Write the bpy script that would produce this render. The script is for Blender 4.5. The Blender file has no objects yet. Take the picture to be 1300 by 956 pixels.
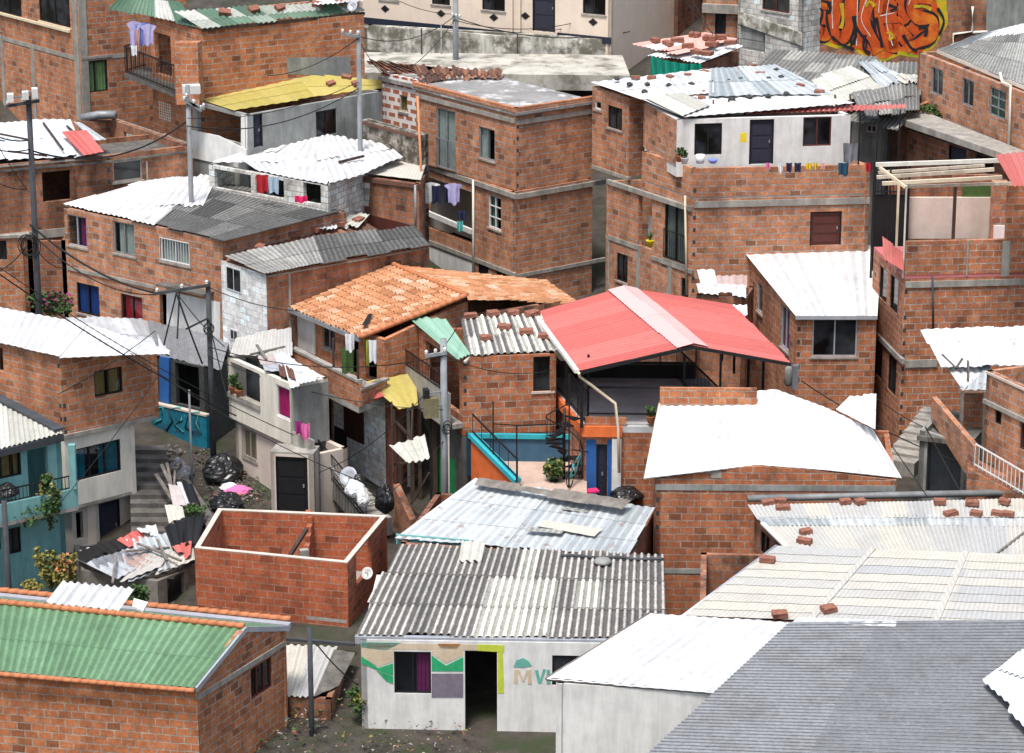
import bpy, math, random
from mathutils import Vector, Matrix
from mathutils.geometry import tessellate_polygon
random.seed(7)
R = random.random
def U(a, b): return a + (b - a) * random.random()
F = 3600.0; CX = 650.0; CY = 478.0; CAMZ = 32.0
PITCH = math.atan((CY + 600) / F); CP = math.cos(PITCH); SP = math.sin(PITCH)
SC = bpy.context.scene; COL = SC.collection

# ---- measuring the place: a direction from the lookout, cut by a height or a distance ----
def ray(px, py):
    v = CY - py
    return Vector((px - CX, F * CP + v * SP, -F * SP + v * CP))
def PD(px, py, D):
    r = ray(px, py); t = D / r.y
    return Vector((r.x * t, D, CAMZ + r.z * t))
def PZ(px, py, z):
    r = ray(px, py); t = (z - CAMZ) / r.z
    return Vector((r.x * t, r.y * t, z))
def zat(px, py, D): return PD(px, py, D).z
GR = [(20, -1.5), (60, .6), (71, 1.5), (74, 2.5), (78, 2.4), (84, 2.85), (88, 3.3), (92, 4.6), (97, 5.0), (102, 5.5), (107, 8.6), (112, 10.7), (125, 13.5), (200, 27), (420, 70), (700, 90)]
def gz(D):
    if D <= GR[0][0]: return GR[0][1]
    for (a, za), (b, zb) in zip(GR, GR[1:]):
        if D <= b: return za + (zb - za) * (D - a) / (b - a)
    return GR[-1][1]

def gx(x, y):
    t = min(1, max(0, (-9.5 - x) / 1.5)); k = min(1, max(0, (85 - y) / 3)); t2 = min(1, max(0, (x - 2.6) / 1.0)); k2 = min(1, max(0, (82.5 - y) / 1.5)); return gz(y) - 1.5 * t * k - 2.6 * t2 * k2
# ---------------------------------------------------------------- materials
def on_ground(px, py):
    lo_, hi_ = 60.0, 125.0
    for _ in range(40):
        D = (lo_ + hi_) / 2; p = PD(px, py, D)
        if p.z > gx(p.x, D): lo_ = D
        else: hi_ = D
    return D
def face_D(f, px, py, off=0):
    u, z = f.hit(px, py); return f.p(u, z, off).y
M = {}
class NT:
    def __init__(s, name):
        m = bpy.data.materials.new(name); m.use_nodes = True
        s.m = m; s.t = m.node_tree; s.b = s.t.nodes['Principled BSDF']; M[name] = m
    def n(s, typ, **kw):
        nd = s.t.nodes.new(typ)
        for k, v in kw.items(): setattr(nd, k, v)
        return nd
    def l(s, a, b): s.t.links.new(a, b)
    def math(s, op, a, b=None, clamp=False):
        nd = s.n('ShaderNodeMath', operation=op, use_clamp=clamp)
        for i, v in enumerate((a, b)):
            if v is None: continue
            if isinstance(v, (int, float)): nd.inputs[i].default_value = v
            else: s.l(v, nd.inputs[i])
        return nd.outputs[0]
    def noise(s, vec, scale, detail=4, rough=.55, out=0):
        nd = s.n('ShaderNodeTexNoise'); s.l(vec, nd.inputs['Vector'])
        nd.inputs['Scale'].default_value = scale; nd.inputs['Detail'].default_value = detail
        nd.inputs['Roughness'].default_value = rough
        return nd.outputs[out]
    def ramp(s, fac, stops, const=False):
        nd = s.n('ShaderNodeValToRGB'); cr = nd.color_ramp
        if const: cr.interpolation = 'CONSTANT'
        while len(cr.elements) > 1: cr.elements.remove(cr.elements[-1])
        for i, (p, c) in enumerate(stops):
            if isinstance(c, (int, float)): c = (c, c, c)
            e = cr.elements[0] if i == 0 else cr.elements.new(p)
            e.position = p; e.color = (c[0], c[1], c[2], 1)
        s.l(fac, nd.inputs[0]); return nd.outputs[0]
    def mix(s, fac, a, b, bt='MIX'):
        nd = s.n('ShaderNodeMix', data_type='RGBA', blend_type=bt)
        for i, v in ((0, fac), (6, a), (7, b)):
            if isinstance(v, (int, float)): nd.inputs[i].default_value = v
            elif isinstance(v, tuple): nd.inputs[i].default_value = (v[0], v[1], v[2], 1)
            else: s.l(v, nd.inputs[i])
        return nd.outputs[2]
    def uv(s): return s.n('ShaderNodeTexCoord').outputs['UV']
    def gen(s):
        return s.n('ShaderNodeNewGeometry').outputs['Position']
    def mapv(s, vec, sc, rot=0):
        nd = s.n('ShaderNodeMapping'); s.l(vec, nd.inputs[0]); nd.inputs['Scale'].default_value = sc
        nd.inputs['Rotation'].default_value = (0, 0, rot); return nd.outputs[0]
    def bump(s, h, st=.4, dist=.01):
        nd = s.n('ShaderNodeBump'); nd.inputs['Strength'].default_value = st; nd.inputs['Distance'].default_value = dist
        s.l(h, nd.inputs['Height']); s.l(nd.outputs[0], s.b.inputs['Normal'])
    def base(s, c): s.l(c, s.b.inputs['Base Color'])
    def rough(s, r): s.b.inputs['Roughness'].default_value = r

def c3(c, k): return tuple(min(1, x * k) for x in c)

def brick(name, c, mortar=(.40, .35, .30), W=.37, H=.21, grime=.5, smear=.35, ms=.016, darkf=.1, pale=.15):
    n = NT(name); uv = n.uv(); pos = n.gen()
    wob = n.noise(uv, 1.3, 2)
    w3 = n.n('ShaderNodeVectorMath', operation='SCALE'); 
    sub = n.n('ShaderNodeVectorMath', operation='SUBTRACT'); n.l(n.noise(uv, 1.7, 2, out=1), sub.inputs[0]); sub.inputs[1].default_value = (.5, .5, .5)
    n.l(sub.outputs[0], w3.inputs[0]); w3.inputs['Scale'].default_value = .05
    add = n.n('ShaderNodeVectorMath', operation='ADD'); n.l(uv, add.inputs[0]); n.l(w3.outputs[0], add.inputs[1])
    vec = add.outputs[0]
    sep = n.n('ShaderNodeSeparateXYZ'); n.l(vec, sep.inputs[0]); u, v = sep.outputs[0], sep.outputs[1]
    row = n.math('FLOOR', n.math('DIVIDE', v, H))
    par = n.math('SUBTRACT', 1, n.math('FLOORED_MODULO', row, 2))
    col = n.math('FLOOR', n.math('ADD', n.math('DIVIDE', u, W), n.math('MULTIPLY', par, .5)))
    cb = n.n('ShaderNodeCombineXYZ'); n.l(col, cb.inputs[0]); n.l(row, cb.inputs[1])
    wn = n.n('ShaderNodeTexWhiteNoise', noise_dimensions='3D'); n.l(cb.outputs[0], wn.inputs[0])
    bk = n.n('ShaderNodeTexBrick'); n.l(vec, bk.inputs['Vector']); bk.inputs['Scale'].default_value = 1
    bk.inputs['Brick Width'].default_value = W; bk.inputs['Row Height'].default_value = H
    bk.inputs['Mortar Size'].default_value = ms; bk.inputs['Mortar Smooth'].default_value = .15
    bc = n.ramp(wn.outputs[0], [(0, c3(c, .48)), (darkf * .6, c3(c, .66)), (darkf * .6 + .06, c3(c, .88)), (.5, c), (1 - pale, (c[0] * 1.06, c[1] * 1.1, c[2] * 1.1)), (1, (c[0] * 1.15, c[1] * 1.35, c[2] * 1.45))])
    fine = n.ramp(n.noise(pos, 14, 5, .7), [(.3, .72), (.7, 1.18)])
    bc = n.mix(1, bc, fine, 'MULTIPLY')
    # mortar smeared over the blocks, of its own shape
    sm = n.ramp(n.noise(pos, 3.2, 6, .72), [(.55, 0), (.72, 1)])
    bc = n.mix(n.math('MULTIPLY', sm, smear), bc, mortar)
    mn = n.mix(1, mortar, n.ramp(n.noise(pos, 5, 4), [(.3, .6), (.7, 1.25)]), 'MULTIPLY')
    full = n.mix(bk.outputs['Fac'], bc, mn)
    st = n.ramp(n.noise(n.mapv(pos, (1.4, 1.4, .35)), 1.0, 6, .65), [(.34, (1 - grime, 1 - grime * 1.02, 1 - grime * 1.03)), (.62, 1.0)])
    full = n.mix(1, full, st, 'MULTIPLY')
    bl = n.ramp(n.noise(pos, 2.1, 7, .75), [(.38, (.62, .60, .58)), (.52, 1.0), (.7, (1.12, 1.14, 1.16))]); full = n.mix(.8, full, bl, 'MULTIPLY')
    n.base(full); n.rough(.9); n.bump(n.math('SUBTRACT', 1, bk.outputs['Fac']), .5, .012)
    return n.m

def plain(name, c, rough=.8, var=.25, scale=2.0, streak=.2, metal=0, spec=.3, bump=0.0, stain=None):
    n = NT(name); pos = n.gen()
    a = n.ramp(n.noise(pos, scale, 6, .65), [(.3, 1 - var), (.7, 1 + var * .5)])
    col = n.mix(1, c, a, 'MULTIPLY')
    if streak:
        st = n.ramp(n.noise(n.mapv(pos, (3, 3, .45)), 1.0, 5, .7), [(.35, 1 - streak), (.6, 1.0)])
        col = n.mix(1, col, st, 'MULTIPLY')
    if stain:
        sc, lo, hi, sc_col = stain
        col = n.mix(n.ramp(n.noise(pos, sc, 7, .7), [(lo, 0), (hi, 1)]), col, sc_col)
    n.base(col); n.rough(rough); n.b.inputs['Metallic'].default_value = metal
    n.b.inputs['Specular IOR Level'].default_value = spec
    if bump: n.bump(n.noise(pos, scale * 8, 4), bump, .02)
    return n.m

def sheetmat(name, stops, rough=.55, dirt=.3, dirtcol=(.12, .1, .09), rust=0.0, spots=0.0, metal=0, fine=.12, spotcol=(.6, .6, .58), along=1.0, trough=None):
    """roofing sheet: colour picked per sheet (attribute pv), dirt running along the sheet, rust and lichen of their own shape"""
    n = NT(name); uv = n.uv(); pos = n.gen()
    at = n.n('ShaderNodeAttribute', attribute_name='pv')
    col = n.ramp(at.outputs['Fac'], stops)
    col = n.mix(1, col, n.ramp(n.noise(pos, 9, 6, .75), [(.3, 1 - fine), (.7, 1 + fine)]), 'MULTIPLY')
    d = n.ramp(n.noise(n.mapv(uv, (2.6, .5 * along, 1)), 1.0, 7, .7), [(.5, 0), (.78, 1)])
    d2 = n.ramp(n.noise(pos, 1.1, 7, .7), [(.45, 0), (.75, 1)])
    col = n.mix(n.math('MULTIPLY', n.math('MAXIMUM', d, d2), dirt), col, dirtcol)
    if rust:
        r = n.ramp(n.noise(n.mapv(uv, (1.2, 1.0, 1)), 1.6, 8, .78), [(.57, 0), (.64, 1)])
        rc = n.ramp(n.noise(pos, 7, 4), [(.3, (.09, .035, .02)), (.7, (.33, .15, .09))])
        col = n.mix(n.math('MULTIPLY', r, rust), col, rc)
    if spots:
        sp = n.ramp(n.noise(pos, 5.5, 8, .8), [(.60, 0), (.68, 1)])
        col = n.mix(n.math('MULTIPLY', sp, spots), col, spotcol)
    if trough:  # per-wave tone: lit crests and shaded troughs painted in, together with wear
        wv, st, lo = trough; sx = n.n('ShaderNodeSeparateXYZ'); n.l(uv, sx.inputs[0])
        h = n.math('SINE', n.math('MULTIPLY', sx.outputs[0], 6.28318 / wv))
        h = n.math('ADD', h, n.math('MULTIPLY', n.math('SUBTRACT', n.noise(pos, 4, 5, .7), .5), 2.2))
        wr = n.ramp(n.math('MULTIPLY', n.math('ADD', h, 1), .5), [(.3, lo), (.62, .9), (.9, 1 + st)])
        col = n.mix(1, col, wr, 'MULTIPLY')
    n.base(col); n.rough(rough); n.b.inputs['Metallic'].default_value = metal
    n.b.inputs['Specular IOR Level'].default_value = .3
    return n.m

brick('brick_orange', (.56, .205, .092), ms=.018, grime=.4)
brick('brick_bright', (.54, .185, .075), grime=.25, smear=.2)
brick('brick_pink', (.56, .225, .11), mortar=(.40, .36, .33), smear=.5, grime=.35, ms=.019)
brick('brick_red', (.50, .165, .072), mortar=(.39, .33, .28), smear=.15, grime=.35)
brick('brick_new', (.44, .11, .045), mortar=(.36, .25, .19), smear=.1, grime=.25, W=.42, ms=.011, pale=.05)
brick('brick_dark', (.33, .12, .06), mortar=(.25, .22, .2), smear=.3, grime=.6)
brick('brick_stained', (.47, .185, .095), mortar=(.28, .24, .21), smear=.35, grime=.7)
brick('brick_tower', (.51, .18, .08), mortar=(.43, .38, .34), smear=.25, grime=.4)
brick('whitewash_brick', (.70, .68, .65), mortar=(.42, .40, .38), smear=.3, grime=.35, darkf=.06, pale=.2)
brick('white_brick', (.84, .84, .85), mortar=(.66, .66, .68), smear=.2, grime=.12, darkf=.02, pale=.2)
def spotted():
    n = NT('spotted_brick'); uv = n.uv(); pos = n.gen()
    bk = n.n('ShaderNodeTexBrick'); n.l(uv, bk.inputs['Vector']); bk.inputs['Scale'].default_value = 1
    bk.inputs['Brick Width'].default_value = .5; bk.inputs['Row Height'].default_value = .3
    bk.inputs['Mortar Size'].default_value = .075; bk.inputs['Mortar Smooth'].default_value = .05
    br = n.mix(n.noise(pos, 3, 3), (.30, .08, .05), (.5, .2, .1))
    n.base(n.mix(bk.outputs['Fac'], br, (.75, .74, .74))); n.rough(.9)
spotted()
plain('concrete', (.36, .34, .31), .9, .3, 2.5, .3, bump=.3)
plain('concrete_dark', (.15, .14, .13), .9, .4, 2.0, .35, bump=.3)
plain('plank_shade', (.018, .016, .015), .95, .3, 2, 0)  # near-black plank colour, stands in for the shade below the yellow awning
plain('concrete_floor', (.50, .51, .53), .85, .3, 1.2, 0)
plain('roof_slab', (.25, .245, .24), .85, .35, .7, 0, stain=(.9, .52, .62, (.5, .5, .5)))
plain('plaster_grey', (.30, .31, .30), .9, .3, 1.6, .35)
plain('plaster_white', (.72, .72, .71), .85, .15, 1.6, .2)
plain('plaster_cream', (.74, .70, .62), .85, .12, 1.6, .2)
plain('plaster_beige', (.74, .62, .52), .85, .08, 1.6, .06)
plain('plaster_pale', (.60, .52, .46), .85, .15, 1.6, .12)
plain('old_white', (.70, .68, .62), .9, .25, 1.5, .5, stain=(1.2, .45, .58, (.16, .15, .12)))
plain('paving_pale', (.48, .46, .41), .9, .3, 1.0, 0, stain=(.9, .48, .62, (.17, .16, .13)))
plain('turquoise', (.20, .42, .43), .8, .2, 1.5, .25)
plain('pale_blue', (.42, .56, .68), .8, .2, 1.5, .25)
plain('blue_paint', (.025, .11, .34), .6, .2, 2, .1)
plain('plinth_navy', (.02, .025, .045), .6, .2, 2, .1)
plain('box_olive', (.20, .18, .10), .8, .3, 4, .3)
plain('rubble', (.42, .38, .33), .95, .5, 5, .3, bump=.8, stain=(3.5, .42, .55, (.09, .075, .06)))
plain('navy_paint', (.05, .12, .20), .7, .2, 2, .1)
plain('teal_paint', (.04, .42, .50), .6, .2, 2, .1)
plain('orange_paint', (.72, .16, .045), .7, .2, 2, .15)
plain('green_paint', (.02, .26, .08), .7, .3, 2, .15)
plain('mural_green', (.03, .38, .16), .8, .3, 5, .1)
plain('mural_tan', (.62, .50, .37), .8, .15, 5, .1)
plain('mural_lime', (.50, .58, .06), .8, .15, 5, .1)
plain('mural_sea', (.14, .42, .35), .8, .25, 5, .1)
plain('mural_violet', (.20, .17, .22), .8, .25, 5, .1)
plain('mural_orange', (.60, .27, .06), .8, .25, 5, .1)
plain('tag_blue', (.01, .20, .30), .8, .4, 4, .3, stain=(2, .5, .6, (.015, .06, .1)))
plain('graf_orange', (.60, .085, .015), .75, .35, 2.5, .15, stain=(1.3, .5, .66, (.66, .20, .02)))
plain('graf_black', (.015, .015, .02), .75, .2, 4, 0)
plain('graf_yellow', (.62, .40, .02), .8, .3, 2, .1, stain=(1.5, .5, .6, (.22, .34, .03)))
plain('graf_white', (.75, .72, .68), .8, .2, 4, 0)
plain('black_metal', (.012, .012, .014), .5, .2, 4, 0)
plain('steel', (.30, .32, .35), .5, .25, 3, .2, metal=.3)
plain('gutter', (.45, .47, .52), .45, .2, 2, .1, metal=.3)
plain('dull_pipe', (.22, .23, .24), .6, .35, 2, .1, metal=.2)
plain('pole_grey', (.27, .29, .31), .8, .2, 2, .3)
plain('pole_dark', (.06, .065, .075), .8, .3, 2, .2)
plain('pvc', (.72, .69, .62), .5, .1, 3, .15)
plain('pvc_cream', (.74, .62, .46), .5, .1, 3, .15)
plain('pvc_orange', (.60, .25, .12), .5, .1, 3, .15)
plain('frame_white', (.65, .66, .68), .5, .1, 3, .1)
plain('frame_brown', (.10, .03, .025), .6, .2, 3, .1)
plain('wood_dark', (.07, .045, .035), .85, .4, 3, .3)
plain('wood_grey', (.22, .20, .18), .9, .4, 3, .3)
plain('wood_pale', (.60, .52, .42), .85, .25, 3, .3)
plain('rubber', (.012, .012, .012), .6, .1, 3, 0)
plain('soil', (.07, .055, .04), .95, .4, 1, 0)
plain('ground', (.062, .054, .046), .95, .6, 1.6, 0, bump=.6, stain=(.6, .5, .62, (.035, .045, .022)))
plain('path_grey', (.11, .10, .09), .95, .5, 1.6, 0, bump=.5, stain=(1.3, .52, .62, (.30, .29, .27)))
plain('patio_floor', (.50, .37, .31), .8, .2, 2, 0)
plain('pink_floor', (.50, .16, .17), .7, .2, 2, 0)
plain('terracotta', (.50, .19, .09), .85, .3, 5, 0)
plain('brick_loose', (.27, .115, .08), .9, .45, 9, 0)
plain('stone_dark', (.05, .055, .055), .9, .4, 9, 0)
plain('leaf', (.055, .11, .03), .7, .4, 4, 0)
plain('leaf_yellow', (.22, .20, .05), .7, .4, 4, 0)
plain('flower', (.25, .03, .12), .7, .4, 4, 0)
plain('bark', (.09, .065, .045), .9, .3, 4, 0)
plain('pot_yellow', (.75, .58, .02), .6, .1, 4, 0)
plain('tarp_black', (.010, .011, .013), .35, .3, 3, 0, spec=.5)
plain('tarp_green', (.0, .22, .15), .6, .25, 3, .2)
plain('tarp_silver', (.20, .21, .24), .5, .4, 3, .2)
for k, c in dict(cl_white=(.75, .76, .80), cl_blue=(.18, .24, .62), cl_navy=(.02, .025, .07), cl_pink=(.75, .18, .42), cl_red=(.42, .02, .03), cl_yellow=(.7, .5, .03),
                 cl_lilac=(.45, .42, .68), cl_teal=(.10, .42, .42), cl_peach=(.70, .38, .32), cl_darkblue=(.02, .07, .12), cl_magenta=(.75, .03, .15),
                 cur_green=(.42, .60, .28), cur_white=(.62, .62, .58), cur_blue=(.02, .08, .38), cur_red=(.60, .01, .04), cur_teal=(.01, .18, .28), cur_pink=(.80, .03, .25),
                 cur_ochre=(.45, .30, .12), cur_purple=(.30, .03, .18), cur_dark=(.03, .03, .05), cur_brown=(.06, .025, .02), cur_sage=(.20, .28, .20)).items():
    plain(k, c, .9, .15, 5, 0)

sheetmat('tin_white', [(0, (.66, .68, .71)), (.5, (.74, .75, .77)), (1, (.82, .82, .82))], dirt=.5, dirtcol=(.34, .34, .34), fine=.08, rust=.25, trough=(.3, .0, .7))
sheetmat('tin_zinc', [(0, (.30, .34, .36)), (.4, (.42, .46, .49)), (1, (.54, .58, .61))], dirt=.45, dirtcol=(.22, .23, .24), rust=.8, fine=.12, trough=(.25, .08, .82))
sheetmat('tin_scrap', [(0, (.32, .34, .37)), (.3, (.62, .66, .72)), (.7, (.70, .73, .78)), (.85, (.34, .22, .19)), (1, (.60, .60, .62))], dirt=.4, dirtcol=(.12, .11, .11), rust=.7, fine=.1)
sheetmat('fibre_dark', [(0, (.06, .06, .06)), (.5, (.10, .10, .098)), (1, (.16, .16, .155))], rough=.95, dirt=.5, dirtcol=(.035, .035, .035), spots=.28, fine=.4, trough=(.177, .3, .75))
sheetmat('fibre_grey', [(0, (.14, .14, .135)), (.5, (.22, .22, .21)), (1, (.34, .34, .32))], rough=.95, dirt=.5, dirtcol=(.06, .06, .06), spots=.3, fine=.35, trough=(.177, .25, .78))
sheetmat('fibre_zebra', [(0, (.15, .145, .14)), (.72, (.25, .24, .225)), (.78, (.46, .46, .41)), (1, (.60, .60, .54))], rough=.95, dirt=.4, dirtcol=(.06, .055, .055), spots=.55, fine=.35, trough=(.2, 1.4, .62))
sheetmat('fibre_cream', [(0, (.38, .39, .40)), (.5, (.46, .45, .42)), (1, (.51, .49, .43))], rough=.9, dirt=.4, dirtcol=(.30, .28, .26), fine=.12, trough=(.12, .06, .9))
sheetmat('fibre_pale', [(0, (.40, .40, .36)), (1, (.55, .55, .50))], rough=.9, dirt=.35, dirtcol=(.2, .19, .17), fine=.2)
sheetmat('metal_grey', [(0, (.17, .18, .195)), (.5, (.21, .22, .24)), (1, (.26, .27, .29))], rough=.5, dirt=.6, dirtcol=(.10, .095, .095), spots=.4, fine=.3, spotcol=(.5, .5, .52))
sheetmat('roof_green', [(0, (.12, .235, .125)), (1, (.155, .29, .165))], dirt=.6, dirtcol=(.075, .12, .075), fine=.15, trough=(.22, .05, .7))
sheetmat('awning_green', [(0, (.20, .36, .27)), (1, (.28, .46, .36))], dirt=.2, dirtcol=(.1, .18, .14), fine=.1)
sheetmat('green_old', [(0, (.05, .11, .075)), (.6, (.11, .20, .14)), (.9, (.34, .36, .33)), (1, (.5, .5, .48))], dirt=.4, dirtcol=(.05, .06, .05), rust=.4, fine=.2)
sheetmat('roof_yellow', [(0, (.36, .30, .075)), (1, (.46, .38, .12))], rough=.9, dirt=.45, dirtcol=(.30, .26, .12), spots=.2, fine=.15)
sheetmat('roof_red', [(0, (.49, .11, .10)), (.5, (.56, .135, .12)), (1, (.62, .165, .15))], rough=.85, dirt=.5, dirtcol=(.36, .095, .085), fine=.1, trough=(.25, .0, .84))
sheetmat('ridge_pink', [(0, (.62, .38, .37)), (1, (.66, .42, .41))], rough=.6, dirt=.15, dirtcol=(.5, .28, .27), fine=.05)
sheetmat('roof_pink', [(0, (.66, .34, .30)), (.6, (.72, .40, .35)), (1, (.70, .68, .68))], dirt=.3, dirtcol=(.4, .22, .18), fine=.1)
sheetmat('red_corr', [(0, (.40, .09, .08)), (1, (.55, .22, .2))], dirt=.3, dirtcol=(.3, .1, .08), rust=.3, fine=.15)
sheetmat('tiles', [(0, (.34, .14, .065)), (.2, (.46, .21, .10)), (.7, (.52, .26, .14)), (.9, (.58, .34, .21)), (1, (.56, .43, .33))], rough=.9, dirt=.45, dirtcol=(.20, .085, .04), spots=.12, fine=.25)
sheetmat('tiles_dark', [(0, (.07, .04, .035)), (.5, (.14, .07, .05)), (1, (.34, .16, .10))], rough=.95, dirt=.5, dirtcol=(.04, .035, .03), fine=.3)

def glass():
    n = NT('glass'); g = n.n('ShaderNodeBsdfGlossy'); g.inputs['Roughness'].default_value = .06; g.inputs[0].default_value = (.8, .85, .9, 1)
    tr = n.n('ShaderNodeBsdfTransparent'); tr.inputs[0].default_value = (.8, .84, .84, 1)
    mx = n.n('ShaderNodeMixShader'); lw = n.n('ShaderNodeLayerWeight'); lw.inputs[0].default_value = .5
    n.l(n.math('ADD', n.math('MULTIPLY', n.math('POWER', lw.outputs['Facing'], 4), .4), .03), mx.inputs[0]); n.l(tr.outputs[0], mx.inputs[1]); n.l(g.outputs[0], mx.inputs[2])
    n.l(mx.outputs[0], n.t.nodes['Material Output'].inputs[0])
    d = NT('glass_dark'); d.b.inputs['Base Color'].default_value = (.008, .009, .012, 1); d.b.inputs['Roughness'].default_value = .12
    pos = d.gen(); d.base(d.ramp(d.noise(pos, 1.2, 2), [(.42, .004), (.6, (.03, .033, .04))]))
glass()

# ---------------------------------------------------------------- mesh building
class MB:
    def __init__(s): s.v = []; s.f = []; s.m = []; s.uv = []; s.pv = []; s.smooth = []
    def add(s, pts, faces, mat=0, uvs=None, pv=None, smooth=False):
        o = len(s.v); s.v += [Vector(p) for p in pts]
        for f in faces:
            s.f.append([o + i for i in f]); s.m.append(mat); s.pv.append(.5 if pv is None else pv); s.smooth.append(smooth)
            s.uv.append([uvs[i] for i in f] if uvs else None)
        return s
    def poly(s, pts, mat=0): return s.add(pts, [list(range(len(pts)))], mat)
    def hexa(s, a, b, mat=0):
        """a, b: two rings of equal length"""
        n = len(a); pts = list(a) + list(b)
        fs = [list(range(n))[::-1], list(range(n, 2 * n))] + [[i, (i + 1) % n, n + (i + 1) % n, n + i] for i in range(n)]
        return s.add(pts, fs, mat)
    def box(s, c, sx, sy, sz, rz=0, mat=0):
        """c = centre of the base"""
        cs, sn = math.cos(rz), math.sin(rz); q = []
        for x, y in ((-1, -1), (1, -1), (1, 1), (-1, 1)):
            X, Y = x * sx / 2, y * sy / 2; q.append(Vector((c[0] + X * cs - Y * sn, c[1] + X * sn + Y * cs, c[2])))
        return s.hexa(q, [p + Vector((0, 0, sz)) for p in q], mat)
    def prism(s, poly, z0, z1, mat=0):
        return s.hexa([Vector((p[0], p[1], z0)) for p in poly], [Vector((p[0], p[1], z1)) for p in poly], mat)
    def bar(s, a, b, w, h=None, mat=0, up=None):
        a = Vector(a); b = Vector(b); h = h or w; d = (b - a)
        if d.length < 1e-6: return s
        d.normalize(); u = Vector(up) if up else Vector((0, 0, 1))
        if abs(d.dot(u)) > .98: u = Vector((1, 0, 0))
        x = d.cross(u).normalized(); y = x.cross(d).normalized()
        r = [x * w / 2 * i + y * h / 2 * j for i, j in ((-1, -1), (1, -1), (1, 1), (-1, 1))]
        return s.hexa([a + k for k in r], [b + k for k in r], mat)
    def tube(s, pts, r, n=8, mat=0, r2=None):
        pts = [Vector(p) for p in pts]; rings = []
        for i, p in enumerate(pts):
            d = (pts[min(i + 1, len(pts) - 1)] - pts[max(i - 1, 0)]).normalized()
            u = Vector((0, 0, 1)) if abs(d.z) < .95 else Vector((1, 0, 0))
            x = d.cross(u).normalized(); y = x.cross(d)
            rr = r if r2 is None else r + (r2 - r) * i / max(1, len(pts) - 1)
            rings.append([p + (x * math.cos(a) + y * math.sin(a)) * rr for a in [2 * math.pi * k / n for k in range(n)]])
        v = [p for g in rings for p in g]; fs = []
        for i in range(len(rings) - 1):
            for k in range(n): fs.append([i * n + k, i * n + (k + 1) % n, (i + 1) * n + (k + 1) % n, (i + 1) * n + k])
        fs.append(list(range(n))[::-1]); fs.append([(len(rings) - 1) * n + k for k in range(n)])
        return s.add(v, fs, mat, smooth=True)
    def lathe(s, c, prof, n=14, mat=0, axis=None):
        """prof: (r, z) pairs"""
        c = Vector(c); v = []; fs = []
        q = Vector(axis).normalized().to_track_quat('Z', 'Y') if axis else None
        for r, z in prof:
            for k in range(n):
                a = 2 * math.pi * k / n; p = Vector((r * math.cos(a), r * math.sin(a), z))
                if q: p = q @ p
                v.append(c + p)
        for i in range(len(prof) - 1):
            for k in range(n): fs.append([i * n + k, i * n + (k + 1) % n, (i + 1) * n + (k + 1) % n, (i + 1) * n + k])
        fs.append(list(range(n))[::-1]); fs.append([(len(prof) - 1) * n + k for k in range(n)])
        return s.add(v, fs, mat, smooth=True)
    def sheet(s, C, wave=.177, amp=.022, cols=6, rows=3, jag=.05, mat=0, lift=.015, pv=None, spw=6, ny=2, warp=.0, th=.006):
        TL, TR, BR, BL = [Vector(p) for p in C]
        W = ((TR - TL).length + (BR - BL).length) / 2; L = ((BL - TL).length + (BR - TR).length) / 2
        N = ((TR - BL).cross(TL - BR)).normalized()
        if N.z < 0: N = -N
        def P(u, t): return (TL * (1 - u) + TR * u) * (1 - t) + (BL * (1 - u) + BR * u) * t
        nw = max(1, round(W / wave)); ph = U(0, 6)
        for i in range(cols):
            cx = U(-jag, jag) * .5
            for j in range(rows):
                u0, u1 = i / cols, (i + 1) / cols + (.3 * wave / W if i < cols - 1 else 0)
                t0, t1 = j / rows, (j + 1) / rows + (.08 / L if j < rows - 1 else 0)
                if j == rows - 1: t1 += U(-jag, jag) / L
                if j == 0: t0 += U(-jag, jag) / L
                if i == 0: u0 += U(-jag, jag) * .6 / W
                if i == cols - 1: u1 += U(-jag, jag) * .6 / W
                k = max(2, int((u1 - u0) * nw * spw)); wv = U(-warp, warp); wv2 = U(-warp, warp)
                pvv = pv(i, j) if pv else R()
                vs = []; uvs = []; fs = []; sk = cx / L * 0
                for b in range(ny + 1):
                    t = t0 + (t1 - t0) * b / ny
                    for a in range(k + 1):
                        u = u0 + (u1 - u0) * a / k
                        h = amp * math.sin(2 * math.pi * u * nw + ph) + lift * (b / ny) + .004 * (i % 2) + wv * (a / k) * (b / ny) + wv2 * (1 - a / k) * (b / ny)
                        vs.append(P(u, t) + N * h); uvs.append((u * nw * wave + ph / 6.28318 * wave, t * L + j * 3.1))
                for b in range(ny):
                    for a in range(k):
                        q = b * (k + 1) + a; fs.append([q, q + k + 1, q + k + 2, q + 1])
                s.add(vs, fs, mat, uvs, pvv, True)
                # front edge thickness
                q0 = ny * (k + 1); e = vs[q0:]; s.add(e + [p - N * th for p in e], [[a, a + k + 1, a + k + 2, a + 1] for a in range(k)], mat, None, pvv * .8)
        return s
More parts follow.
